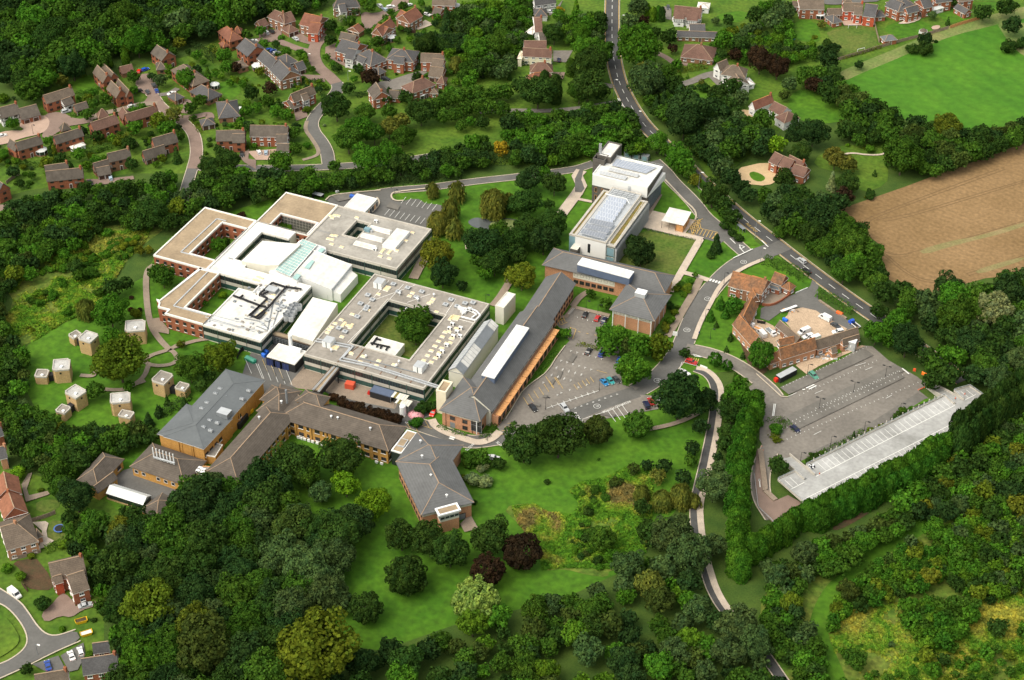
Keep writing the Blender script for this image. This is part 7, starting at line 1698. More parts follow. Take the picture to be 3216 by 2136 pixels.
def sph(n):
 d=rng.normal(size=(n,3));return d/np.linalg.norm(d,axis=1)[:,None]
def crown(kind,n,leaf,seed):
 """unit crown: radius 1, centre at the origin; returns quad corners"""
 global rng
 rng=np.random.default_rng(seed)
 if kind in 'BDS':
  lob=[]
  k={'B':rng.integers(3,6),'D':1,'S':2}[kind]
  for i in range(k):
   a=2*math.pi*(i+rng.uniform(-.2,.2))/k;r=0 if k==1 else rng.uniform(.2,.36)
   lob.append((np.array([math.cos(a)*r,math.sin(a)*r,rng.uniform(-.12,.25)if k>1 else 0]),rng.uniform(.66,.8)if k>1 else.95))
  C=[];nc={'B':52,'D':90,'S':16}[kind]
  for c,r in lob:
   d=sph(nc//len(lob)+2);d[:,2]=np.abs(d[:,2])-.75*rng.random(len(d));d/=np.linalg.norm(d,axis=1)[:,None]
   C.append(np.c_[c+d*r*rng.uniform(.7,1.03,(len(d),1)),np.full(len(d),{'B':.26,'D':.17,'S':.34}[kind])*rng.uniform(.75,1.3,len(d))])
  C=np.concatenate(C);nb=n//4
  idx=rng.integers(0,len(C),n-nb);d=sph(n-nb)
  out=C[idx,:3]/np.maximum(np.linalg.norm(C[idx,:3],axis=1)[:,None],.2)
  d=d+out*.5+np.array([0,0,.2]);d/=np.linalg.norm(d,axis=1)[:,None]
  pos=C[idx,:3]+d*C[idx,3:4]*rng.uniform(.75,1.08,(n-nb,1))
  d2=sph(nb);i2=rng.integers(0,len(lob),nb);lc=np.array([l[0]for l in lob])[i2];lr=np.array([l[1]for l in lob])[i2]
  p2=lc+d2*lr[:,None]*rng.uniform(.84,.97,(nb,1));pos=np.concatenate([pos,p2]);d=np.concatenate([d,d2])
  pos[:,:2]/=np.percentile(np.linalg.norm(pos[:,:2],axis=1),94);lo=pos[:,2]<-.9;pos[lo,2]=-.9+rng.uniform(0,.3,lo.sum())
  return quads(pos,d+rng.normal(size=(n,3))*.38,leaf*rng.uniform(.7,1.35,n))
 if kind=='W':
  a=rng.uniform(0,2*math.pi,n);k=16;a=(np.floor(a/(2*math.pi)*k)+rng.normal(.5,.22,n))/k*2*math.pi
  t=rng.random(n)**.8;r=np.sin(np.minimum(t*1.5,1)*math.pi/2)*(.9+.1*np.sin(a*5));z=.95*(1-t**1.6)-.9*t*t
  lay=rng.uniform(.45,1,n);pos=np.c_[np.cos(a)*r*lay,np.sin(a)*r*lay,z*lay-.1*(1-lay)]
  pos+=rng.normal(size=pos.shape)*.035
  nr=np.c_[np.cos(a),np.sin(a),np.full(n,.35)]+rng.normal(size=(n,3))*.3
  return quads(pos,nr,leaf*rng.uniform(.5,.9,n),asp=2.6,roll=0)
 if kind in 'CK':
  a=rng.uniform(0,2*math.pi,n);t=rng.random(n)
  if kind=='C':
   t=1-np.sqrt(1-t*.985);lay=np.floor(t*13)/13;r=(1-t)*.98+.02;r*=.78+.32*(1-(t*13-np.floor(t*13)))+.07*np.sin(a*7+lay*20)
   z=t*2*1.45-1;pos=np.c_[np.cos(a)*r,np.sin(a)*r,z];pos[:,:2]*=rng.uniform(.8,1.03,n)[:,None]
   nr=np.c_[np.cos(a),np.sin(a),np.full(n,.9)]+rng.normal(size=(n,3))*.45
  else:
   z=t*2-1;r=np.sqrt(np.clip(1-np.clip((z-.35)/.65,0,1)**2,0,1))*(.86+.12*np.sin(a*3+z*5)+.08*np.sin(a*7-z*9));pos=np.c_[np.cos(a)*r,np.sin(a)*r,z*1.0]
   m_=rng.random(n)<.18;rr=np.sqrt(rng.random(n));pos[m_]=np.c_[np.cos(a)*rr*.7,np.sin(a)*rr*.7,.9+.1*rng.random(n)-.4*rr**2][m_]
   pos+=rng.normal(size=pos.shape)*.05
   nr=np.c_[np.cos(a),np.sin(a),np.full(n,.6)]+rng.normal(size=(n,3))*.5
  return quads(pos,nr,leaf*rng.uniform(.7,1.3,n))
CROWN={}
def crown_mesh(kind,R,var):
 cls=0 if R<1.7 else 1 if R<3 else 2 if R<5 else 3
 key=(kind,cls,var)
 if key not in CROWN:
  rr=(1.2,2.3,4.0,6.5)[cls];lf=(.30,.38,.48,.60)[cls];n=(700,1900,3600,6400)[cls]
  if kind in 'CK':n=int(n*1.15)
  if kind=='W':n=int(n*1.3)
  CROWN[key]=quadmesh('crown',crown(kind,n,lf/rr,hash((ord(kind),cls,var))%9999),LEAF)
 return CROWN[key]
def trunk_mesh():
 m=MB();m.cyl((0,0,0),(0,0,1),.055,.035,M_['bark'],7)
 for k in range(5):
  a=k*1.26;m.cyl((0,0,.55+.08*k),(math.cos(a)*.42,math.sin(a)*.42,.95+.1*k),.028,.012,M_['bark'],5)
 return m.mesh('trunk')
TRUNK=cached('trunk',trunk_mesh)
PAL=dict(d=(.036,.072,.022),g=(.054,.112,.022),l=(.085,.165,.022),y=(.110,.145,.022),o=(.36,.235,.03),p=(.042,.024,.022),b=(.066,.106,.052),w=(.135,.140,.040),k=(.130,.230,.022),s=(.200,.230,.150),r=(.058,.084,.028),a=(.125,.135,.024),c=(.044,.125,.021),h=(.030,.061,.026),e=(.064,.155,.023),v=(.21,.26,.085))
CNAME=dict(d='dark green',g='green',l='light green',y='yellow-green',o='golden orange',p='dark purple',b='blue-grey',w='straw-green',k='lime green',s='silvery',r='olive',a='yellow-tinged',c='deep green',h='blackish green',e='mid green',v='pale cream-green')
KNAME=dict(B=('broadleaf_tree','tree','tree'),D=('domed_tree','domed evergreen','tree'),S=('shrub','rounded shrub','shrub'),W=('willow_tree','weeping willow','tree'),C=('conifer_tree','conical conifer','tree'),K=('cypress_tree','columnar cypress','tree'))
TREES=[]
def tree_at(p,R,kind,code,place,group,sc=None,label=None):
 TREES.append(dict(p=p,R=R,k=kind,c=code,place=place,g=group,sc=sc,label=label))
def listed(fr,s,place,group=None,label=None):
 v=s.split()
 for i in range(0,len(v),4):
  x,y,r,kc=float(v[i]),float(v[i+1]),float(v[i+2]),v[i+3]
  kind,code=kc[0],kc[1];tall=float(kc[2:])if len(kc)>2 else{'C':1.0,'K':2.2}.get(kind,1.0)
  R=r*mpp(fr,x,y,4)*1.05
  hc=R*tall+.2 if kind in 'SCKDW' else R*.95+min(1.5,R*.3)
  p=at(fr,x,y,hc);tree_at(Vector((p.x,p.y,hc)),R,kind,code,place,group,tall,label)
def inpoly(x,y,P):
 c=False;j=len(P)-1
 for i in range(len(P)):
  if(P[i][1]>y)!=(P[j][1]>y)and x<(P[j][0]-P[i][0])*(y-P[i][1])/(P[j][1]-P[i][1])+P[i][0]:c=not c
  j=i
 return c
def segdist(x,y,P):
 m=1e9
 for i in range(len(P)):
  ax,ay=P[i][0],P[i][1];bx,by=P[(i+1)%len(P)][0],P[(i+1)%len(P)][1];dx,dy=bx-ax,by-ay;L=dx*dx+dy*dy
  t=max(0,min(1,((x-ax)*dx+(y-ay)*dy)/L))if L else 0;m=min(m,math.hypot(x-ax-t*dx,y-ay-t*dy))
 return m
OBST=[]
for P in FOOT+PAVED:
 xs=[q[0]for q in P];ys=[q[1]for q in P];OBST.append((min(xs),max(xs),min(ys),max(ys),P))
def blocked(x,y,mg):
 for x0,x1,y0,y1,P in OBST:
  if x0-mg<x<x1+mg and y0-mg<y<y1+mg and(inpoly(x,y,P)or segdist(x,y,P)<mg):return True
 return False
from mathutils.noise import noise as mnoise
# ground that stays open to view: drives, clearings, paths and field edges, as sheet outlines
def sheet(fr,s):
 ox,oy,k=FR[fr];v=[float(a)for a in s.split()];return[(ox+v[i]*k,oy+v[i+1]*k)for i in range(0,len(v),2)]
VIEWS=[(sheet('G','2020 -60 2361 -130 2470 -60 2470 110 2361 165 2250 165 2120 110'),.9),(sheet('H','700 385 1700 0 2500 -300 2500 900 1560 1090 1300 1090 1100 980 1080 850 1040 680 870 540 730 480'),.6),(sheet('D','730 740 900 650 1300 450 2361 170 2361 1100 1900 1210 1500 1120 1250 1100 1100 1010 830 840'),.5),(sheet('P','1430 110 1250 230 1050 330 900 450 700 560 420 640 330 760 320 950 430 1150 520 1300 600 1568 680 1568 600 1300 520 1150 550 950 660 740 800 620 980 480 1230 340'),.8),(sheet('P','700 1060 900 960 1150 850 1240 1050 1420 1250 1300 1400 900 1250 700 1200'),.7),(sheet('P','1950 940 2361 800 2361 1000 2000 1130 1750 1300 1700 1250'),.7),(sheet('B','2180 1310 2350 1310 2350 1470 2180 1470'),.9),(sheet('B','1300 1360 1600 1200 1800 1280 1600 1420 1400 1430'),.7),(sheet('F','1950 450 2050 440 2100 520 2060 550 1990 530'),.5),(sheet('D','210 900 330 830 560 930 700 1020 700 1100 500 1130 300 1110'),.5),(sheet('C','1450 900 1600 830 1820 850 1790 920 1480 940'),.5),(sheet('A','300 1100 640 1080 860 1110 400 1280 60 1320 60 1250'),.5)]
GRID={}
def near(x,y,r,k):
 cx,cy=int(x//8),int(y//8)
 for i in range(cx-2,cx+3):
  for j in range(cy-2,cy+3):
   for(a,b,q)in GRID.get((i,j),()):
    if math.hypot(a-x,b-y)<(r+q)*k:return True
 return False
def occupy(x,y,r):GRID.setdefault((int(x//8),int(y//8)),[]).append((x,y,r))
def wood(fr,s,r0,r1,mix,place,group,pack=.62,h=5,kinds='B',tries=9000,mg=.75,maxn=400):
 zmask=kinds=='S'
 P=pts(fr,s,h);xs=[q.x for q in P];ys=[q.y for q in P];c=0;R_=random.Random(len(s)*7+int(r0*10))
 for _ in range(tries):
  x,y=R_.uniform(min(xs),max(xs)),R_.uniform(min(ys),max(ys));R=R_.uniform(r0,r1)
  if not inpoly(x,y,P)or near(x,y,R,pack)or blocked(x,y,R*mg):continue
  if zmask and mnoise(Vector((x*.06,y*.06,3)))<.05:continue
  v=scr((x,y,R*1.1))
  if any(inpoly(v[0],v[1],A)or segdist(v[0],v[1],A)<R*k_*5.5 for A,k_ in VIEWS):continue
  q=scr((x,y,3));
  if not(-150<q[0]<3366 and-150<q[1]<2330):continue
  k=R_.choice(kinds);occupy(x,y,R);z=R*.95+min(1.5,R*.3)if k=='B' else R*{'C':1.0,'K':2.0}.get(k,.85)
  tree_at(Vector((x,y,z)),R,k,R_.choice(mix),place,group,{'C':1.0,'K':2.0}.get(k,1.0));c+=1
  if c>=maxn:break
 return c
L_=listed
# ---- single trees first (they claim their ground)
L_('F','1630 185 72 Ww 1855 200 95 Ww 2190 290 150 Ww 2330 290 80 Ww 1790 370 95 Ww 1680 470 120 Ww 1830 540 95 Ww','by the pond','willows round the pond')
L_('F','1660 790 150 Ba 1720 965 118 Bh 1893 1072 52 Bh 2100 690 160 Bh 2290 740 120 Bd 2360 330 80 Bd 2370 980 80 Ba','on the lawn below the pond')
L_('F','1990 640 90 Bd 2060 830 80 Bg 2200 860 110 Bd 2120 960 70 Be 2250 560 90 Bg 2160 350 70 Bg','in the pond garden')
L_('G','155 90 110 Bh 290 20 60 Be 390 130 100 Bd 130 310 130 Bd 300 690 1 Sd 120 540 120 Bd 20 330 70 Bd 50 640 110 Bd 40 780 90 Bd 370 500 120 Bd 290 640 140 Bh 230 460 40 Sy 340 320 50 Bd 90 990 115 By','between the pond and the science wing')
L_('G','1190 760 130 Bh 1120 680 80 Bd 1885 690 62 Ch1.2 1830 770 40 Sd 725 1140 45 Bg 865 1240 60 Bg 1690 970 28 Bg','on the lawns by the clerestory block')
L_('G','1560 1050 45 Sg 1640 1020 35 Se 1620 1080 50 Sy 1590 1130 35 Sl 1510 1080 35 Sy 1460 1240 40 Sd 1500 1300 36 Sy 1460 1370 45 Sl 1530 1250 25 Sg 1410 1440 50 Sa 1360 1500 45 Sr','in the beds beside the pyramid-roofed hall')
L_('G','1640 40 60 Bg 1600 -20 70 Bg 1700 110 45 Ba 1850 220 120 Bd 1960 330 85 Bd 2030 430 80 Bd 1960 400 60 Bg 2090 610 45 Sd 2030 560 45 Sd 1960 500 45 Sd','on the bank by the loop road','trees on the bank by the public road')
L_('G','1925 1230 50 Cc 1835 1345 42 Cc 1970 1320 42 Cc 2055 1260 85 Bc 1885 1425 25 Cd 2020 1530 25 Cd 1600 1690 50 Bd','on the farm lawn')
L_('X','805 1220 172 Dc1.35 195 1310 88 Dc1.2 355 1385 72 Dc 345 1170 38 Cd 565 1250 38 Cd 400 1010 45 Cd','round the barn corner of the farm lawn')
L_('G','420 1500 55 Be 500 1510 50 Be 870 1510 85 Be 990 1530 90 Be','at the upper edge of the middle car park')
L_('K','890 40 110 Be 1050 60 80 Br 1200 60 110 Be 1350 60 110 By 1350 150 60 By 1130 250 150 Be1 1090 330 100 Be','on the island of the middle car park','trees on the car park island')
L_('K','110 970 170 Bd 430 890 215 Bd 790 820 145 Dr1 1165 770 140 Dg 1540 540 215 Bh 1780 560 110 Bh 1740 800 75 Bh 1670 1000 70 Bh 1640 1110 60 Bg 1590 1270 75 Bh 1400 1170 70 Bh 1250 1160 55 Bh 1120 1190 55 Br','between the car park lane and the meadow')
L_('K','2060 540 150 Be 2030 650 130 Bd 1980 860 80 Bd 1960 960 70 Bd 1900 1080 45 Bh 2070 340 45 Sg 1920 1190 80 Bb','between the pale footpath and the tall hedge')
L_('K','1340 1260 70 Bw 1200 1400 90 Ww 1390 1460 110 Ww 1560 1420 130 Ww 1680 1480 70 Ww 1860 1350 150 Bb 1200 1540 80 Bd 325 1300 28 Sd 800 1090 15 Sg 960 1290 60 Sr','at the meadow foot by the lane')
L_('O','1500 250 180 Bb 1640 420 180 Bb 1060 500 140 Bb 1860 320 110 Bb 1240 180 90 Bd 1260 680 130 Bw 2080 1080 170 Bb 2240 1250 150 Bb 2000 1300 150 Bb 380 880 110 Bb 700 260 55 Bd 820 260 120 Bg 910 400 60 Be 90 370 190 Dp','along the lower bend of the back lane')
L_('N','1390 590 205 Dd 1010 890 160 Dd 1340 240 140 Bd 1600 280 160 Bd 1790 380 160 Bd 2150 250 170 Bd 2140 545 165 Dp','in the park below the bent slate building')
L_('N','2030 820 225 Dv','',None,'large domed tree covered in pale cream-green blossom, bottom centre');L_('N','560 1280 330 By','',None,'very large spreading olive-green oak at the bottom, its crown open in the middle')
L_('N','680 620 120 Bb 620 780 170 Bb 760 820 130 Bb 780 220 190 Bd 560 180 150 Bd 330 150 170 Br 200 380 170 Bb 420 430 140 Bb 120 560 120 Bb 280 700 110 Bd 120 950 150 Bd 1080 20 90 Bk','at the inner edge of the big wood')
L_('J','360 1130 190 Bd 780 1080 190 Bd 460 1240 130 Bg 330 1150 70 Ba 820 1160 110 Bk 830 1330 120 Bk 1090 1500 145 Bk 600 1400 100 Bb 60 1480 180 Bd','in the court of the yellow brick wing')
L_('J','2000 1060 90 Sg 2080 1090 80 Bg 2095 1165 55 Ss 1990 1270 75 Ss 2100 1280 75 Ss 1910 1250 35 Sy 2230 1130 70 Sd 1950 1130 50 Sg 2010 1480 30 Sd','at the corner of the bent slate building')
L_('J','710 520 50 Sp 800 560 60 Sp 880 590 65 Sp 960 620 65 Sp 1040 650 70 Sp 1120 670 70 Sp 1200 690 70 Sp 1280 720 70 Sp','in the purple thicket of the service yard','purple shrubs in the service yard')
L_('J','1540 600 75 Sd 1620 590 60 Sd 1470 645 22 Sk','at the end of the quadrangle wall');L_('J','1480 740 62 Sc','',None,'low clipped green shrub ringing the pink flower bed')
L_('F','1400 1400 110 Bg 1510 1370 110 Bg 1470 1480 130 Bg','in the quadrangle courtyard','trees in the quadrangle courtyard')
L_('F','240 510 50 Sg 300 530 40 Sl','in the dark glass courtyard')
L_('E','2020 700 70 Be 2080 670 40 Bd 1950 1130 30 Be 2050 1140 38 Sk 1890 1230 25 Be','in the brick courtyards')
L_('E','1500 980 100 Bg 1440 950 70 Bg 1290 740 45 Ba 1370 740 40 Ba 1370 530 30 Sl 2200 230 40 Ba 2230 400 40 Sp 1400 400 130 Bd 1640 350 90 By 1700 250 80 Bb 1880 250 80 Bb 1340 290 60 Bb','beside the tan-roofed college wings')
L_('E','790 560 55 Ba 460 520 75 Bl 770 680 45 Sl 990 560 55 Se 590 760 60 Se 700 900 70 Bd 740 970 60 Bg 820 920 75 Sg 570 1030 45 Se 480 1140 50 Se 1050 1090 90 Bd 1160 1050 70 Bd 920 1110 55 Sg 1020 1310 155 Be 790 1270 105 Ww 1210 1170 22 Sp 1200 1270 28 Sp 1290 1280 22 Sp 1250 1310 50 Sy 1030 1540 90 Be 130 960 90 By 280 960 70 Be','on the rough west meadow')
L_('I','1100 190 215 By 870 470 85 Bg 1190 430 50 Be 1750 260 130 Bg 2020 150 145 By 1665 40 40 Ba 1540 560 32 Cd1.4 1465 655 50 Ch 1370 740 55 Ch 1700 600 55 Cd 1850 420 60 Bd 1930 330 60 Bd 1360 820 50 Bd 195 590 65 Sb 560 820 60 Ba','round the tan brick pods')
L_('I','500 1220 120 Bg 700 1440 160 Bh 560 1350 100 Bg 165 1220 70 Sk 175 1165 45 Se 375 1370 28 Sy 900 1380 1 Sd','in the gardens left of the greenhouse')
L_('I','1850 1480 190 Bh 1640 1500 110 Bh 2250 1450 130 Bh 2100 1560 150 Bh','where the wood meets the yellow wing','trees where the big wood meets the yellow wing')
L_('M','1110 170 115 Ba 900 100 110 Bg 790 250 110 Bg 590 300 50 Sl 285 410 35 Sy 380 850 80 Sd 570 1080 35 Sl 860 1000 28 Sd 250 1470 55 Bd 820 1320 35 Sl 180 600 55 Sl 60 520 55 Sl 1370 880 220 By 1830 1040 190 Ba 1290 1350 180 Be 1900 1260 270 Br 1080 1140 85 Be 1040 950 100 Bd','at the left edge of the wood')
L_('A','1010 585 34 Sl 760 650 26 Ky 1225 710 60 Bg 1160 480 35 Kl 1155 540 35 Kl 815 1060 58 Bg 1105 940 28 Cy1.2 1062 1030 28 Cd1.2 1715 730 92 Be 1480 745 62 Bb 1395 705 40 Bh 1545 620 50 Sl 1840 930 62 Bg 1755 1000 60 Bg 1240 1180 72 Be 1465 1120 80 By 1600 1060 70 Bw 1540 1190 80 Be 1200 1330 66 Bd 725 1430 60 Be 1630 1440 48 Cd1.3 1665 1260 46 Bg 2100 1490 110 Bd 1950 1550 110 Bd 2060 510 70 Be 2170 625 50 Bp 2090 620 60 Be 1915 670 34 Cg1.2 315 830 58 Bp 40 885 40 Sl 10 900 45 Sl 2195 740 14 Ky 2265 790 14 Ky 2240 780 40 Be 2150 720 34 Sl 2310 860 70 Bd 2320 1180 60 Bd 1215 1515 58 Bd 497 1385 24 Ky 490 1460 26 Sy 205 1530 35 Sy 145 1475 42 Sl 410 1490 30 Sg 470 1390 30 Kd1.5 30 1400 60 Se 110 1140 60 Be 125 905 20 Bb 1590 480 45 Bg 1650 400 55 Ba 1735 480 28 Bd 970 920 60 Bg 860 960 50 Bg 560 740 60 Bw','in the estate gardens at the top left')
L_('A','430 600 110 Bg 830 460 120 Be 300 180 130 Be 1130 160 140 Bg 1640 210 120 Bb 560 120 120 Bg 150 340 130 Bg 400 400 130 Bd 720 250 90 Bd','at the near edge of the forest','trees at the near edge of the top left forest')
L_('B','410 495 45 Be 655 530 36 Be 750 630 45 Bd 905 730 34 Be 1060 715 82 Bp 850 820 62 Bd 740 980 130 Bd 690 240 60 Bd 680 370 55 Bd 790 180 42 Bs 870 200 60 Bg 555 50 45 Be 920 100 40 Bb 1060 60 60 Bg 1245 115 36 Be 1355 60 46 Bg 1120 390 60 Bg 1755 200 60 Ch1.5 1560 400 90 Bd 1840 590 70 Ww 2200 80 80 Bl 2060 150 85 Be 2230 420 110 Bg 2020 450 110 Be 2090 620 90 Bd 2310 200 60 Bg 515 640 34 Bg 355 770 25 Cg1.2 465 750 22 Cy1.2 400 760 22 Cg1.2 130 820 60 Bp 100 940 60 Bg 180 1030 60 Be 290 1060 60 Be 350 1230 60 Bg 370 1370 60 Bg 230 1500 100 Be 465 1330 40 Se 470 1000 40 Sy 630 1148 16 Ss 545 315 34 Sy 230 330 30 Se 40 290 50 Be','among the estate houses')
L_('B','940 1200 130 Be 850 1290 120 Bg 1090 1230 95 Bg 1230 1180 90 Bw 1340 1120 80 Bw 1350 1260 90 Bg 1010 1040 90 Bg 1220 1030 70 Bg 1190 900 60 Bd 1380 900 70 Bd 1520 1030 120 Bd 1230 1440 120 Be 1020 1470 120 Be 1330 1500 110 Bd 2265 1378 74 Bo','in the copse below the estate')
for x,y in((1680,960),(1760,920),(1850,900),(1940,880),(2030,860),(2120,900),(2210,860),(2300,850),(1720,1080),(1830,1060),(1930,1010),(2050,990),(2160,1000),(2270,1010)):L_('B',f'{x} {y} 75 Bg','in the thin stand beyond the copse','tall thin trees beyond the copse')
L_('B','1960 760 60 Be 2085 690 28 Cd 2180 660 60 Bb 2340 710 26 Cd','at the top of the tall stand')
L_('C','1180 440 190 Be 670 430 110 Be 820 490 110 Bg 720 600 160 Bd 590 90 46 Cl1.6 445 75 34 So 820 190 70 Bd 700 230 80 Be 820 280 55 Bd 390 310 90 Bd 640 320 90 Be 545 620 45 Kg1.8 240 850 150 Bd 80 800 80 Bd 700 800 150 Bd 620 850 100 Bg 820 860 80 Bd 400 820 60 Kd 300 760 50 Kd 200 760 30 Cd 1250 100 30 Kk 1300 130 30 Kl 1350 120 30 Ke 1385 130 30 Kd 1210 190 50 Bp 1160 70 90 Bb 1080 200 80 Bb 1210 640 80 Bw 1240 760 150 Bb 1550 700 28 Cl1.3 1620 705 18 Cl 1450 780 25 Cg1.3 1490 790 40 Bd 1400 950 60 Ch1.3 1330 980 50 Ch1.3 1600 1020 190 Bh 1590 1140 150 Bh 1900 870 90 Bd 1750 740 30 Sw 1770 790 55 Sd 1850 810 34 Sp 1640 790 18 Sp 1595 803 12 Sy 1668 793 16 Sy 2060 510 60 Bp 2290 560 110 Bp 2150 500 50 Be 2070 245 22 So 2090 275 22 Sy 1940 290 45 Sl 1960 380 90 Be 2090 400 90 Bd 1450 340 75 Bd 1480 450 45 Bp 1750 500 1 Sd 2250 140 80 Bd 2340 70 50 Be 1320 300 50 Bd 1200 260 60 Be 1520 600 50 Be 600 30 1 Sd','along the public road and its gardens')
L_('C','1340 1310 95 Be 1420 1380 60 Be 1520 1450 110 Be 1600 1540 80 Be','on the bank above the science building')
L_('g','1390 240 80 Be 1430 330 75 Be 1520 430 50 Ba','overhanging the public road')
L_('D','600 450 60 Bh 500 460 46 Bh 540 430 45 Kd1.5 560 560 90 Bh 100 60 60 Bd 160 110 90 Bb 40 200 90 Bb 100 270 60 Bg 500 230 40 Bw 90 620 100 Bp 200 780 70 Bb 420 780 80 Bp 470 700 90 Bg 590 690 80 Bd 150 880 50 Br 240 1180 75 Ch1.3 420 1230 130 Bh 80 1340 85 Bk 300 1410 100 Bd 620 1460 95 Bw 740 1520 80 Bw 1240 1450 160 Bg 940 1360 45 Sl 735 1330 20 Sk 890 1360 15 Sy 1450 370 65 Bh 1340 430 60 Sd 1450 420 80 Sd 1550 370 20 Sd 845 600 40 Bh 2260 240 85 Bh 2230 400 80 Sd 2340 380 60 Sd 1660 200 24 Cd1.3 1600 100 1 Sd 1520 140 40 Bb 1980 120 80 Bd 2200 70 90 Bd 1720 20 50 Bd 430 330 26 Sy 420 540 1 Sd 1660 1170 120 Ba 1270 1210 50 Bb','round the fields at the top right')
L_('H','150 80 90 Bd 590 110 50 Cs1.5 700 250 90 Bp 740 120 100 Bd 560 270 40 Bw 940 210 50 Sd 905 240 16 Sy 985 30 26 Cd 500 460 150 Bh 60 300 100 Bb 200 350 110 Bd 760 700 140 Bg 560 720 120 Bg 850 640 110 Bg 800 860 100 Be 700 940 110 Bg 980 870 80 Bg 1000 1050 100 Bg 1650 1080 120 Bh 1750 1200 150 Be 1700 1350 160 Bg 2100 1300 150 Bs 1950 1280 140 Bg 1180 1400 110 Be 1000 1500 110 Be 1020 1300 80 Bd 1300 1180 100 Bg','in the belt along the brown field')
L_('H','110 560 60 Sg 1400 120 1 Sd','beside the footway')
L_('L','790 880 22 Ch1.6 1640 130 90 Be 1750 160 90 Be 1990 230 120 Bg 2200 330 90 Bg 90 1150 90 Bd 80 800 65 Se 80 900 40 Sy 1240 640 45 Sg 1190 700 55 Sd 700 960 35 Sg 520 1040 50 Sg 440 1060 55 Sd 370 1100 30 Sd 950 830 40 Sy 1050 790 40 Sy 1320 620 35 Se','beside the deck and the big car park')
L_('P','1500 620 90 Ba 1820 90 58 So 740 740 100 Br 1530 180 100 Be 1320 290 60 Bb 1390 310 50 Sy 230 1150 42 So 40 965 24 So 210 860 100 By 80 600 110 Bb 350 590 80 Bb 340 400 120 Bb 540 450 100 Be 880 300 110 Be 800 1380 100 Bg 1140 1240 32 Bb 1460 1340 70 By 1520 1480 80 Be 1340 1460 50 Se 1620 1380 60 Bd 2120 1090 90 Bd','in the bottom right scrub')
# tall clipped conifer hedge: every tree of the row
def hedgerow(fr,s,r,tall,code,place,group,step=.95,jit=.25):
 P=resample(pts(fr,s,7),r*step);R_=random.Random(5)
 for p in P:
  R=r*R_.uniform(.85,1.15);x=p.x+R_.uniform(-jit,jit)*r;y=p.y+R_.uniform(-jit,jit)*r;tl=tall*R_.uniform(.9,1.12)/R
  tree_at(Vector((x,y,R*tl)),R,'K',code,place,group,tl);occupy(x,y,R)
hedgerow('K','2240 560 2200 760 2150 960 2120 1150 2100 1330 2090 1568 2080 1700',3.2,5.0,'e','in the tall hedge beside the farm road','cypress trees forming the tall hedge')
hedgerow('K','2150 600 2120 800 2070 1000 2040 1200 2030 1450',2.6,4.6,'c','in the tall hedge beside the farm road','cypress trees forming the tall hedge')
hedgerow('O','2070 60 2090 250 2110 450 2150 540',3.4,5.2,'e','in the tall hedge beside the farm road','cypress trees forming the tall hedge')
hedgerow('P','-160 330 -60 270 100 200 250 90',3.0,5.2,'e','in the tall hedge below the deck','cypress trees forming the tall hedge')
hedgerow('L','350 1590 600 1480 850 1370 1000 1270 1200 1170 1400 1060 1560 960 1650 900',2.9,5.4,'e','in the tall hedge below the deck','cypress trees forming the tall hedge')
hedgerow('L','450 1600 700 1500 950 1390 1200 1260 1450 1130 1650 1010',2.7,4.6,'c','in the tall hedge below the deck','cypress trees forming the tall hedge')
hedgerow('L','1720 860 1850 780 2000 680 2150 560 2300 440 2420 350',2.6,7.6,'d','in the tall row beyond the east end of the deck','tall dark cypresses beyond the deck')
hedgerow('L','1760 960 1900 880 2050 760 2200 640 2400 480',2.6,7.0,'d','in the tall row beyond the east end of the deck','tall dark cypresses beyond the deck')
for t_ in TREES:occupy(t_['p'].x,t_['p'].y,t_['R'])
# ---- woods filled round them
wood('Z','380 1130 640 1120 700 1200 830 1215 800 1290 740 1310 700 1400 640 1490 620 1660 240 1660 290 1440 270 1300 290 1210',4.6,7.6,'ddgghhb','in the bottom left wood','trees of the big wood at the bottom left',.60)
wood('Z','880 1500 1050 1450 1200 1405 1300 1380 1450 1330 1500 1240 1600 1200 1640 1360 1720 1450 1850 1660 640 1660 820 1510',2.2,5.0,'dgghhbelr','in the bottom edge thicket','trees of the thicket along the bottom edge',.60,maxn=130)
wood('Z','20 480 100 450 200 430 300 425 440 398 560 398 720 402 850 390 1000 388 1200 378 1360 366 1370 382 1150 400 960 412 760 430 600 452 500 472 420 512 375 520 235 512 180 560 110 578 85 610 25 650 0 665 -60 600',2.4,4.6,'ddgghe','in the belt above the college','trees of the belt between estate and college',.60,maxn=150)
wood('Z','975 365 1050 340 1150 310 1250 270 1420 258 1480 320 1400 345 1330 352 1000 382',2.6,4.8,'dgghee','in the belt above the service road','trees of the belt above the service road',.60)
wood('Z','1500 240 1640 230 1700 330 1660 390 1780 440 1900 450 1960 470 1990 540 2060 650 2140 690 2361 650 2450 640 2450 900 2300 890 2200 855 2060 740 1990 690 1850 580 1740 480 1640 400 1560 330',3.6,6.2,'ddgghhb','in the belt beyond the public road','trees of the belt beyond the public road',.62)
wood('D','350 640 560 600 700 760 850 880 1100 1000 1250 1110 1500 1130 1760 1240 1950 1240 2200 1160 2450 1120 2450 1290 2200 1400 1900 1470 1600 1568 1450 1600 1100 1568 1130 1400 1300 1330 1200 1260 1000 1300 800 1280 700 1200 740 1100 700 980 560 900 360 900 300 720',3.2,5.2,'ddgghr','between the two fields','trees between the two fields',.62)
wood('C','1830 870 2000 830 2160 900 2160 1000 2030 1060 2180 1100 2361 1150 2361 1380 2040 1440 1800 1560 1600 1400 1500 1330 1330 1080 1220 940 1110 760 1100 640 1130 600 1300 620 1500 700 1540 800 1420 870 1480 950 1700 900 1790 960',3.2,5.6,'ddgghb','right of the public road','trees in the gardens right of the public road',.62)
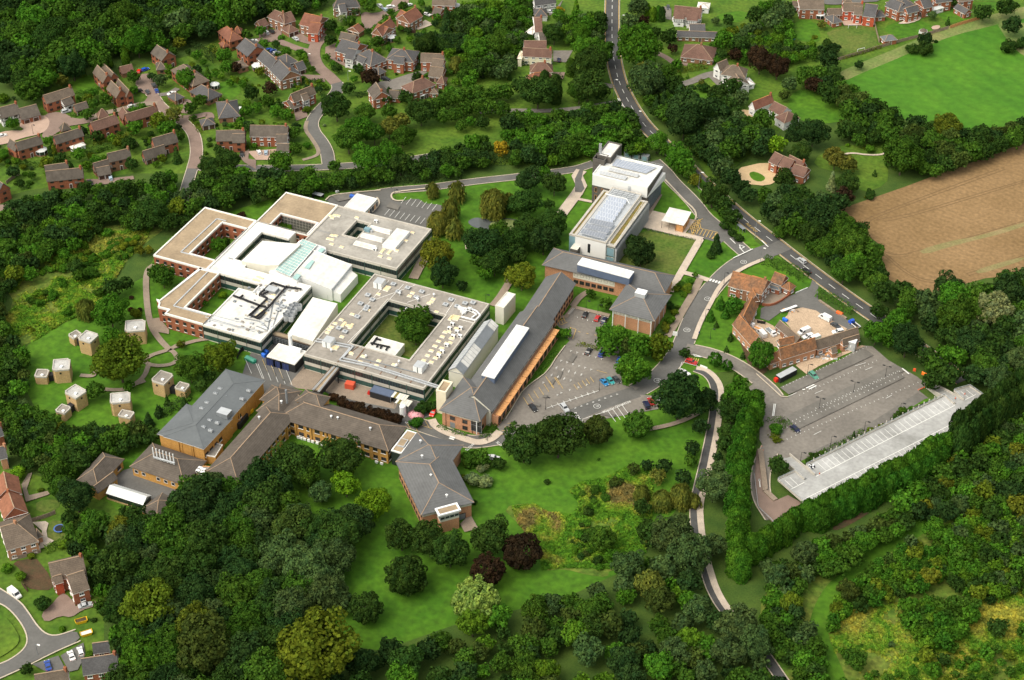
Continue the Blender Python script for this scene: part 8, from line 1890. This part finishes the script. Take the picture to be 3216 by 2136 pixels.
wood('L','980 -40 1400 -80 2450 -100 2450 330 2050 420 1850 425 1680 440 1400 320 1250 190 1000 30',3.8,6.4,'ddgghhe','in the wood above the deck','trees of the wood above the deck',.6)
wood('L','1100 1560 1500 1230 1700 1060 2050 860 2361 620 2500 540 2500 1568 1100 1600',2.4,4.4,'gghedyab','in the rough wood below the deck','trees of the rough wood below the deck',.6,maxn=110)
wood('P','200 480 700 220 1000 80 1500 0 1450 60 1250 200 1000 300 850 430 700 540 400 640 100 560',2.4,4.2,'ggedbr','in the strip beside the grass path','trees of the strip beside the grass path',.62)
wood('P','500 900 700 640 950 480 1250 360 1500 400 1600 560 1560 700 1300 760 900 880 700 960 600 1100',1.6,2.8,'ggeeedcly','in the scrub inside the grass path','bushes of the scrub inside the grass path',.62,2.5,maxn=75)
wood('P','1250 900 1450 820 1900 880 1920 1050 1700 1270 1500 1250 1250 1050',1.8,3.2,'ggecel','in the round thicket of the scrub','bushes of the round thicket',.55,3,maxn=60)
wood('P','1500 200 1800 100 2480 0 2480 800 2300 700 2050 820 1850 780 1650 600',1.6,3.0,'ggeedyelb','in the far scrub at the right edge','bushes of the far scrub',.62,3,maxn=110)
wood('P','0 480 380 420 400 640 300 760 300 1000 480 1200 500 1640 100 1640 60 1350 0 1250',2.4,3.8,'gghedb','between the back lane and the grass path','trees between the lane and the grass path',.6)
wood('P','680 1280 1000 1500 1700 1400 1850 1300 2480 1000 2480 1660 680 1660',1.2,2.4,'ggeely','in the bottom right scrub','bushes of the bottom right corner',1.15,2,maxn=70)
wood('I','0 0 200 100 220 400 130 560 350 640 500 700 620 820 750 810 1050 830 1380 760 1420 880 1330 960 1050 1010 850 1150 700 1250 500 1200 300 1150 200 1100 100 900 60 780 -60 700 -60 0',2.2,3.8,'ddgghre','in the shrubbery below the tan pods','trees of the shrubbery below the pods',.6,4)
wood('E','-60 430 300 380 520 400 950 500 850 560 730 700 450 760 350 880 100 1050 0 1100 0 1400 150 1568 -60 1600',2.4,4.2,'ddggher','in the thicket at the left edge','trees of the thicket at the left edge',.6,4)
wood('M','600 60 760 0 980 60 1000 200 880 260 960 480 1080 600 1080 860 1180 950 1150 1020 1300 1180 1400 1250 1500 1600 1150 1600 1060 1300 1040 1030 940 960 900 840 860 700 800 560 740 420 650 280',2.2,3.6,'ddgghe','in the thicket between gardens and wood','trees between the gardens and the big wood',.62,4)
wood('A','-600 -600 2500 -600 2380 200 1830 270 1600 340 1200 450 1000 540 830 590 640 660 380 760 280 850 0 800 -600 900',4.4,7.2,'ddgghhe','in the forest at the top left','trees of the forest at the top left',.60,8,maxn=420)
wood('B','-60 -300 660 -300 600 20 300 80 120 60 -60 120',3.5,5.5,'ddgh','in the forest behind the red-roofed houses','trees of the forest at the top left',.6,6)
wood('B','1480 330 1920 330 1920 450 1480 450',1.8,2.6,'dh','in the tall dark garden hedge','trees of the tall dark garden hedge',.5,3)
wood('B','1800 40 2361 40 2361 680 1900 700 1940 480 1950 330 1800 200',2.6,4.4,'gdebl','in the gardens left of the cream house','trees left of the cream house',.7,4)
wood('C','-20 20 170 0 180 330 120 480 60 560 -60 560',1.8,3.2,'gdeb','behind the white houses','trees behind the white houses',.75,3)
wood('C','420 150 870 150 870 380 560 420 430 350',2,3.4,'gdebl','between the white houses and the road','trees between the white houses and the road',.75,3)
wood('C','-60 1060 400 1060 900 980 1080 1040 1230 1280 1180 1400 950 1300 760 1420 560 1500 0 1480',2.6,4.4,'ddgghel','in the belt left of the science building','trees of the belt above the service road',.6,5,maxn=100)
wood('C','1820 180 2361 240 2361 520 2200 560 1880 540 1830 430 1900 350 2050 230',1.6,3.0,'gdelyb','in the top right gardens','garden trees top right of the road',.85,3,maxn=60)
wood('D','-60 30 210 60 230 180 200 400 400 400 430 520 200 560 60 600 -60 560',1.8,3.2,'gdebl','in the gardens left of the worn lawn','garden trees left of the worn lawn',.8,3,maxn=50)
wood('Z','-20 300 100 240 250 200 420 150 500 100 640 60 760 100 800 210 700 290 690 370 440 385 300 385 60 425 -20 400',1.5,2.9,'gdeelhy','in the estate gardens','small trees of the estate gardens',1.0,3,maxn=70)
wood('Z','760 0 1040 0 1180 60 1180 180 1030 220 860 215 780 150',1.6,3.2,'gdeelh','among the top centre houses','small trees among the top centre houses',.95,3,maxn=34)
wood('Z','700 395 760 330 870 300 1000 300 1180 200 1400 230 1420 250 1000 360 900 385',2.4,4,'ggdeh','in the copse below the estate','trees in the copse below the estate',1.0,4,maxn=6)
# small garden shrubs of the estate
wood('Z','-20 300 100 240 250 200 420 150 500 100 640 60 760 100 800 210 700 290 690 370 440 372 300 380 60 430 -20 400',.8,1.7,'gdelyb','in the estate gardens','garden shrubs of the estate at the top left',.9,1,'S',5000,.9,110)
wood('Z','760 60 1040 20 1180 60 1180 180 1030 220 860 210 780 150',.8,1.7,'gdelyb','among the houses at the top centre','garden shrubs of the houses at the top centre',1.4,1,'S',4000,.9,60)
wood('E','200 950 600 780 1000 620 1300 640 1100 860 950 1080 700 1300 300 1480 150 1380 300 1100',.6,2.3,'gelyeg','on the west meadow','little bushes on the west meadow',.7,1,'S',5000,.9,90)
wood('P','700 1000 1150 850 1300 1100 1450 1300 1900 1250 2400 900 2400 1100 1700 1568 1000 1568 700 1300',.4,1.3,'ylyeg','in the flowering scrub','little yellow bushes in the scrub',.6,1,'S',9000,.9,240)
wood('K','560 1420 900 1300 1250 1230 1250 1900 900 2100 300 2080 100 1650 400 1660 620 1600',.5,1.9,'gelrddg','on the lower meadow','little bushes on the lower meadow',.65,1,'S',4000,.9,38)
# ---- build them: the 280 largest of a kind as things, the rest as one mass
def px(t):return t['R']/(t['p']-EYE).length
bykind={}
for t_ in TREES:
 if t_['R']<.35:continue
 q=scr(t_['p']);rr=t_['R']*FOC/(t_['p']-EYE).length
 if not(-rr<q[0]<3216+rr and-rr*1.2<q[1]<2136+rr*2.5):continue
 t_['q']=q;bykind.setdefault('shrub' if t_['k']=='S' else 'cyp' if t_['k']=='K' else 'tree',[]).append(t_)
LIM={'tree':290,'shrub':285,'cyp':290}
rest=[];built=[]
for k,L in bykind.items():
 L.sort(key=lambda t:-px(t)-(1 if not t['g']else 0)*.002)
 built+=L[:LIM[k]];rest+=L[LIM[k]:]
def size_word(R):return 'very large' if R>8 else 'large' if R>5.5 else 'mid-sized' if R>3.6 else 'small' if R>1.6 else 'tiny'
labs={}
for t_ in built:
 nm,word_,cat=KNAME[t_['k']]
 t_['lab']=t_['label']or f"{size_word(t_['R'])} {CNAME[t_['c']]} {word_} {t_['place']}"
 labs.setdefault(t_['lab'],[]).append(t_)
ORD=['leftmost','second','third','fourth']
NUMW=['','','two','three','four','five']
for lab,L in labs.items():
 if 1<len(L)<=5:
  L.sort(key=lambda t:t['q'][0])
  for i,t_ in enumerate(L):
   t_['lab']=f"{lab}, {ORD[i] if i < len(L)-1 else 'rightmost'} of {NUMW[len(L)]}"
 elif len(L)>5:
  for t_ in L:t_['g']=t_['g']or f"{CNAME[t_['c']]} trees {t_['place']}"
for t_ in built:
 nm,word_,cat=KNAME[t_['k']];R=t_['R'];p=t_['p'];me=crown_mesh(t_['k'],R,random.randrange(3))
 c=PAL[t_['c']];j=random.uniform(.82,1.2);jr=random.uniform(.9,1.12);col=(c[0]*j*jr*.93,c[1]*j*1.04,c[2]*j*.72,1)
 rz=random.uniform(0,6.28);sz=(t_['sc']or 1)
 if t_['k']=='S':
  o=bpy.data.objects.new(nm,me);COL.objects.link(o);o.location=(p.x,p.y,R*.62);o.scale=(R,R,R*.8);o.rotation_euler=(0,0,rz);o.color=col
  tag(o,t_['lab'],cat,t_['g']);continue
 t=thing(nm,t_['lab'],cat,(p.x,p.y,0),rz,t_['g'])
 zc=p.z
 if t_['k']=='C':part('crown',me,t,(0,0,R*1.0*sz),0,(R,R,R*sz),col)
 elif t_['k']=='K':part('crown',me,t,(0,0,p.z),0,(R,R,R*sz),col)
 elif t_['k']in 'DW':part('crown',me,t,(0,0,R*.9*sz),0,(R*.9,R*.9,R*sz*.9),col)
 else:part('crown',me,t,(0,0,zc),0,(R*random.uniform(.94,1.06),R*random.uniform(.94,1.06),R*random.uniform(.9,1.1)),col)
 part('trunk',TRUNK,t,(0,0,0),0,(R*.9,R*.9,p.z))
# the remainder: woodland mass
lib={}
def flatcrown(kind,n,leaf,var):
 if(kind,n,var)not in lib:lib[(kind,n,var)]=crown(kind,n,leaf,500+var+ord(kind))
 return lib[(kind,n,var)]
for name,sel,lab in(('woodland_canopy',[t for t in rest if t['k']!='S'],'massed tree crowns of the woods beyond and between the nearer trees'),('undergrowth',[t for t in rest if t['k']=='S'],'massed small shrubs in gardens and meadows')):
 PP=[];CC=[]
 for i,t_ in enumerate(sel):
  R=t_['R'];cls=0 if R<1.7 else 1 if R<3 else 2 if R<5 else 3
  n=(150,400,850,1250)[cls];rr=(1.2,2.3,4.0,6.0)[cls];lf=(.46,.64,.82,1.0)[cls]
  Q=flatcrown(t_['k'],n,lf/rr,i%4);a=random.uniform(0,6.28);ca,sa=math.cos(a),math.sin(a)
  q=Q*np.array([R,R,R*(t_['sc']or 1)]);q=np.c_[q[:,0]*ca-q[:,1]*sa,q[:,0]*sa+q[:,1]*ca,q[:,2]]+np.array([t_['p'].x,t_['p'].y,t_['p'].z if t_['k']!='S' else R*.62])
  c=PAL[t_['c']];j=random.uniform(.8,1.2);PP.append(q);CC.append(np.tile([c[0]*j*.93,c[1]*j*1.04,c[2]*j*.72,1],(n,1)))
 if PP:
  me=quadmesh(name,np.concatenate(PP),LEAFW,np.concatenate(CC));o=bpy.data.objects.new(name,me);COL.objects.link(o);tag(o,lab,None,None,'stuff')
print('TREES',{k:len(v)for k,v in bykind.items()},'rest',len(rest))
# ---- hedges
rng=np.random.default_rng(3)
def hedge(label,fr,s,w,h,code,smooth=1,leaf=.42,dens=5.5):
 p=smoothp(pts(fr,s,0),smooth);q=resample(p,.8);P_=[]
 per=w+2*h;L=sum((b-a).length for a,b in zip(p[:-1],p[1:]));n=int(L*per*dens)
 A=np.array([tuple(v)for v in p]);seg=np.diff(A,axis=0);sl_=np.linalg.norm(seg,axis=1);cs=np.r_[0,np.cumsum(sl_)]
 t=rng.uniform(0,cs[-1],n);i=np.clip(np.searchsorted(cs,t)-1,0,len(seg)-1);f=(t-cs[i])/sl_[i];base=A[i]+seg[i]*f[:,None];tn=seg[i]/sl_[i][:,None];nn=np.c_[-tn[:,1],tn[:,0],np.zeros(n)]
 u=rng.uniform(0,per,n);side=np.where(u<h,-1,np.where(u<h+w,0,1));off=np.where(side==0,u-h-w/2,side*w/2);z=np.where(side==0,h,np.where(side<0,u,u-h-w))
 bump=.12*w*np.sin(t*1.1)+.10*w*np.sin(t*2.7+1)
 pos=base+nn*(off+bump*side+rng.normal(0,.07*w,n))[:,None];pos[:,2]=np.maximum(z+bump*.6*(side==0)+rng.normal(0,.08,n),.1)
 nr=nn*side[:,None]*1.0+np.array([0,0,1])*np.where(side==0,1,.35)[:,None]+rng.normal(size=(n,3))*.35
 me=quadmesh('hedge',quads(pos,nr,leaf*rng.uniform(.7,1.35,n)),LEAF);o=bpy.data.objects.new('hedge',me);COL.objects.link(o);c=PAL[code];o.color=(*c,1)
 tag(o,label,'hedge')
for a in(('clipped green hedge beside the striped lawn','A','700 880 800 860 930 820',2,1.6,'e'),('long yellow-topped hedge across the estate gardens','A','860 1340 1000 1320 1230 1240',2.4,2.0,'y'),('tall dark hedge in front of the forest','A','1210 510 1320 470 1430 440 1560 390 1640 370',3,3.4,'d'),('neat hedge beside the little driveway with the white car','A','640 1085 740 1060 830 1030',2,1.6,'e'),('yellow-green cypress hedge sloping down to the rooflit extension','A','1940 470 2020 530 2110 600',3,3.6,'y'),('dark curving hedge behind the cul-de-sac gardens','A','1700 380 1800 430 1900 500 2000 580',3.2,2.4,'d'),('short hedge beside the red hip-roofed house','A','2050 500 2110 475 2175 450',1.6,1.5,'e'),('broad garden hedge below the long yellow-topped hedge','A','720 1430 900 1400 1100 1340 1220 1300',3,2.2,'g'),('hedge in front of the white covered car','A','1190 1005 1305 985',1.6,1.4,'e'),('low yellow hedge along the brown road bend','A','1520 920 1590 970 1660 1020',2.6,.9,'y'),('low hedge along the back gardens of the bottom estate row','A','180 1530 420 1530 640 1450',2.6,1.6,'g'),('low yellow hedge beside the paved road','A','1760 1090 1810 1160 1860 1240',2,1.0,'y'),('round-ended hedge at the left drive of the red houses','B','45 410 120 385',1.8,1.4,'g'),('hedge in front of the three blue and silver cars','B','175 510 290 480',1.6,1.5,'g'),('dark hedge along the plain brown gable house garden','B','190 805 330 800 450 770 620 750',2,1.4,'d'),('thick hedge beside the tall left garden lawn','B','920 895 1030 880',2,2,'d'),('dark hedge behind the half-timbered red brick garden','B','1060 380 1150 400 1210 410',3,2.4,'d'),('tall dark hedge behind the lawn of the pediment house','B','1480 400 1700 400 1930 400',4,4.4,'h'),('yellow-topped hedge curving below the bungalow drive','C','1440 650 1600 660 1700 640 1790 620',3,2.2,'y'),('dark hedge in front of the cream house','C','0 600 80 600 170 590',2.4,2,'d'),('hedge below the red-brown hipped bungalow','C','150 780 300 770 460 740',3.4,3.2,'d'),('bright yellow hedge at the end of the worn lawn','D','672 548 850 500 1040 440',1.4,1.4,'y'),('dense hedge between public road and farm lawn','H','-40 850 60 880 180 920 290 980 350 1020',3.6,2.6,'g'),('dense hedge between public road and farm drive','H','450 1150 560 1190 660 1240 780 1330',3.2,2.4,'e'),('long low hedge bank above the service road','F','100 190 500 170 900 130 1200 90 1560 60 1900 30',9,4.2,'d'),('long hedge bank beside the belt, nearer the science building','C','-380 1500 0 1470 300 1440 600 1400 740 1380',8,4,'d'),('planted bank hedge between the deck and the big car park','L','380 1130 560 1040 760 940 900 860',3,1.4,'g'),('low hedge bed at the corner of the big car park','U','800 1210 830 1270 950 1300 1030 1280',4.5,1.4,'g'),('low brown-green hedge wedge by the farm road','U','770 1420 830 1480 900 1540',3,1.3,'y'),('clipped low hedge along the peach brick foot','J','1680 800 1800 850 1950 890',2,.8,'e'),('shrub border at the car park side of the rooflight block','R','1650 1060 1760 930 1900 740 2040 560',2.6,1.2,'g'),('shrub border along the car park wall, upper part','K','60 470 200 360 330 200 430 100',2.2,.8,'e'),('leafy strip between the two car parks','K','600 40 700 60 800 90',2.4,.6,'y'),('reed edge of the plaza lawn','G','1220 548 1400 590 1600 630 1700 650',.7,.6,'s'),('shrubs along the street corner lawn at the bottom left','M','420 385 520 350 620 290',2.4,2,'l'),('ivy bank behind the blue-grey roofed hall','I','1500 700 1650 600 1750 520',3,2.2,'d')):
 hedge(*a)
# long grass and weeds of the meadows: upright blades and tussocks nobody could count
def longgrass(fr,s,n,cols,h0,h1,label):
 P=pts(fr,s,0);xs=[q.x for q in P];ys=[q.y for q in P];R_=random.Random(n);Q=[];CC=[]
 while len(Q)<n:
  x,y=R_.uniform(min(xs),max(xs)),R_.uniform(min(ys),max(ys));m_=mnoise(Vector((x*.05,y*.05,9)))+.5*mnoise(Vector((x*.17,y*.17,2)))
  if m_<-.12+R_.gauss(0,.12)or not inpoly(x,y,P):continue
  Q.append((x,y,R_.uniform(.05,.5)*(1+m_)));c=cols[min(int(abs(m_)*1.6*len(cols)+R_.random()*1.2),len(cols)-1)];j=R_.uniform(.8,1.25);CC.append([c[0]*j,c[1]*j,c[2]*j,1])
 nr=rng.normal(size=(n,3))*.45+np.array([0,-.25,1.0]);me=quadmesh('long_grass',quads(np.array(Q),nr,rng.uniform(h0,h1,n)),LEAFW,np.array(CC));o=bpy.data.objects.new('long_grass',me);COL.objects.link(o);tag(o,label,None,None,'stuff')
GC=[(.075,.185,.018),(.12,.22,.024),(.19,.25,.034),(.21,.235,.045)]
longgrass('E','940 500 1400 540 1320 690 1160 850 1060 1010 1000 1150 870 1300 600 1400 330 1568 40 1700 -100 1500 150 1250 30 1050 350 860 450 760 730 700 850 600',26000,GC,.4,1.3,'long yellow-green grass and weeds of the west meadow')
longgrass('K','0 1540 200 1520 330 1600 560 1610 620 1540 600 1450 530 1400 640 1310 860 1280 1060 1170 1280 1200 1300 1500 1260 1850 1200 2090 900 2110 480 2100 280 2120 250 1900 60 1700',26000,[GC[0]]+GC+[(.17,.14,.05)],.4,1.3,'tangled olive grass and scrub of the lower meadow')
longgrass('P','640 960 1000 900 1250 850 1900 860 2480 700 2480 1640 720 1640 640 1400 570 1150',30000,GC+[(.27,.27,.045)],.4,1.4,'flowering yellow weeds and grass of the bottom right scrub')
# pink flower bed
P_=at('J',1475,705);n=900;d=sph(n);d[:,2]=np.abs(d[:,2])
pos=d*np.array([3.0,2.4,1.2])+np.array([P_.x,P_.y,.7]);me=quadmesh('flower_bed',quads(pos,d,np.full(n,.38)),M_['pink']);o=bpy.data.objects.new('flower_bed',me);COL.objects.link(o);tag(o,'round mound of pink flowers beside the red car','flower bed')
bpy.context.view_layer.update()
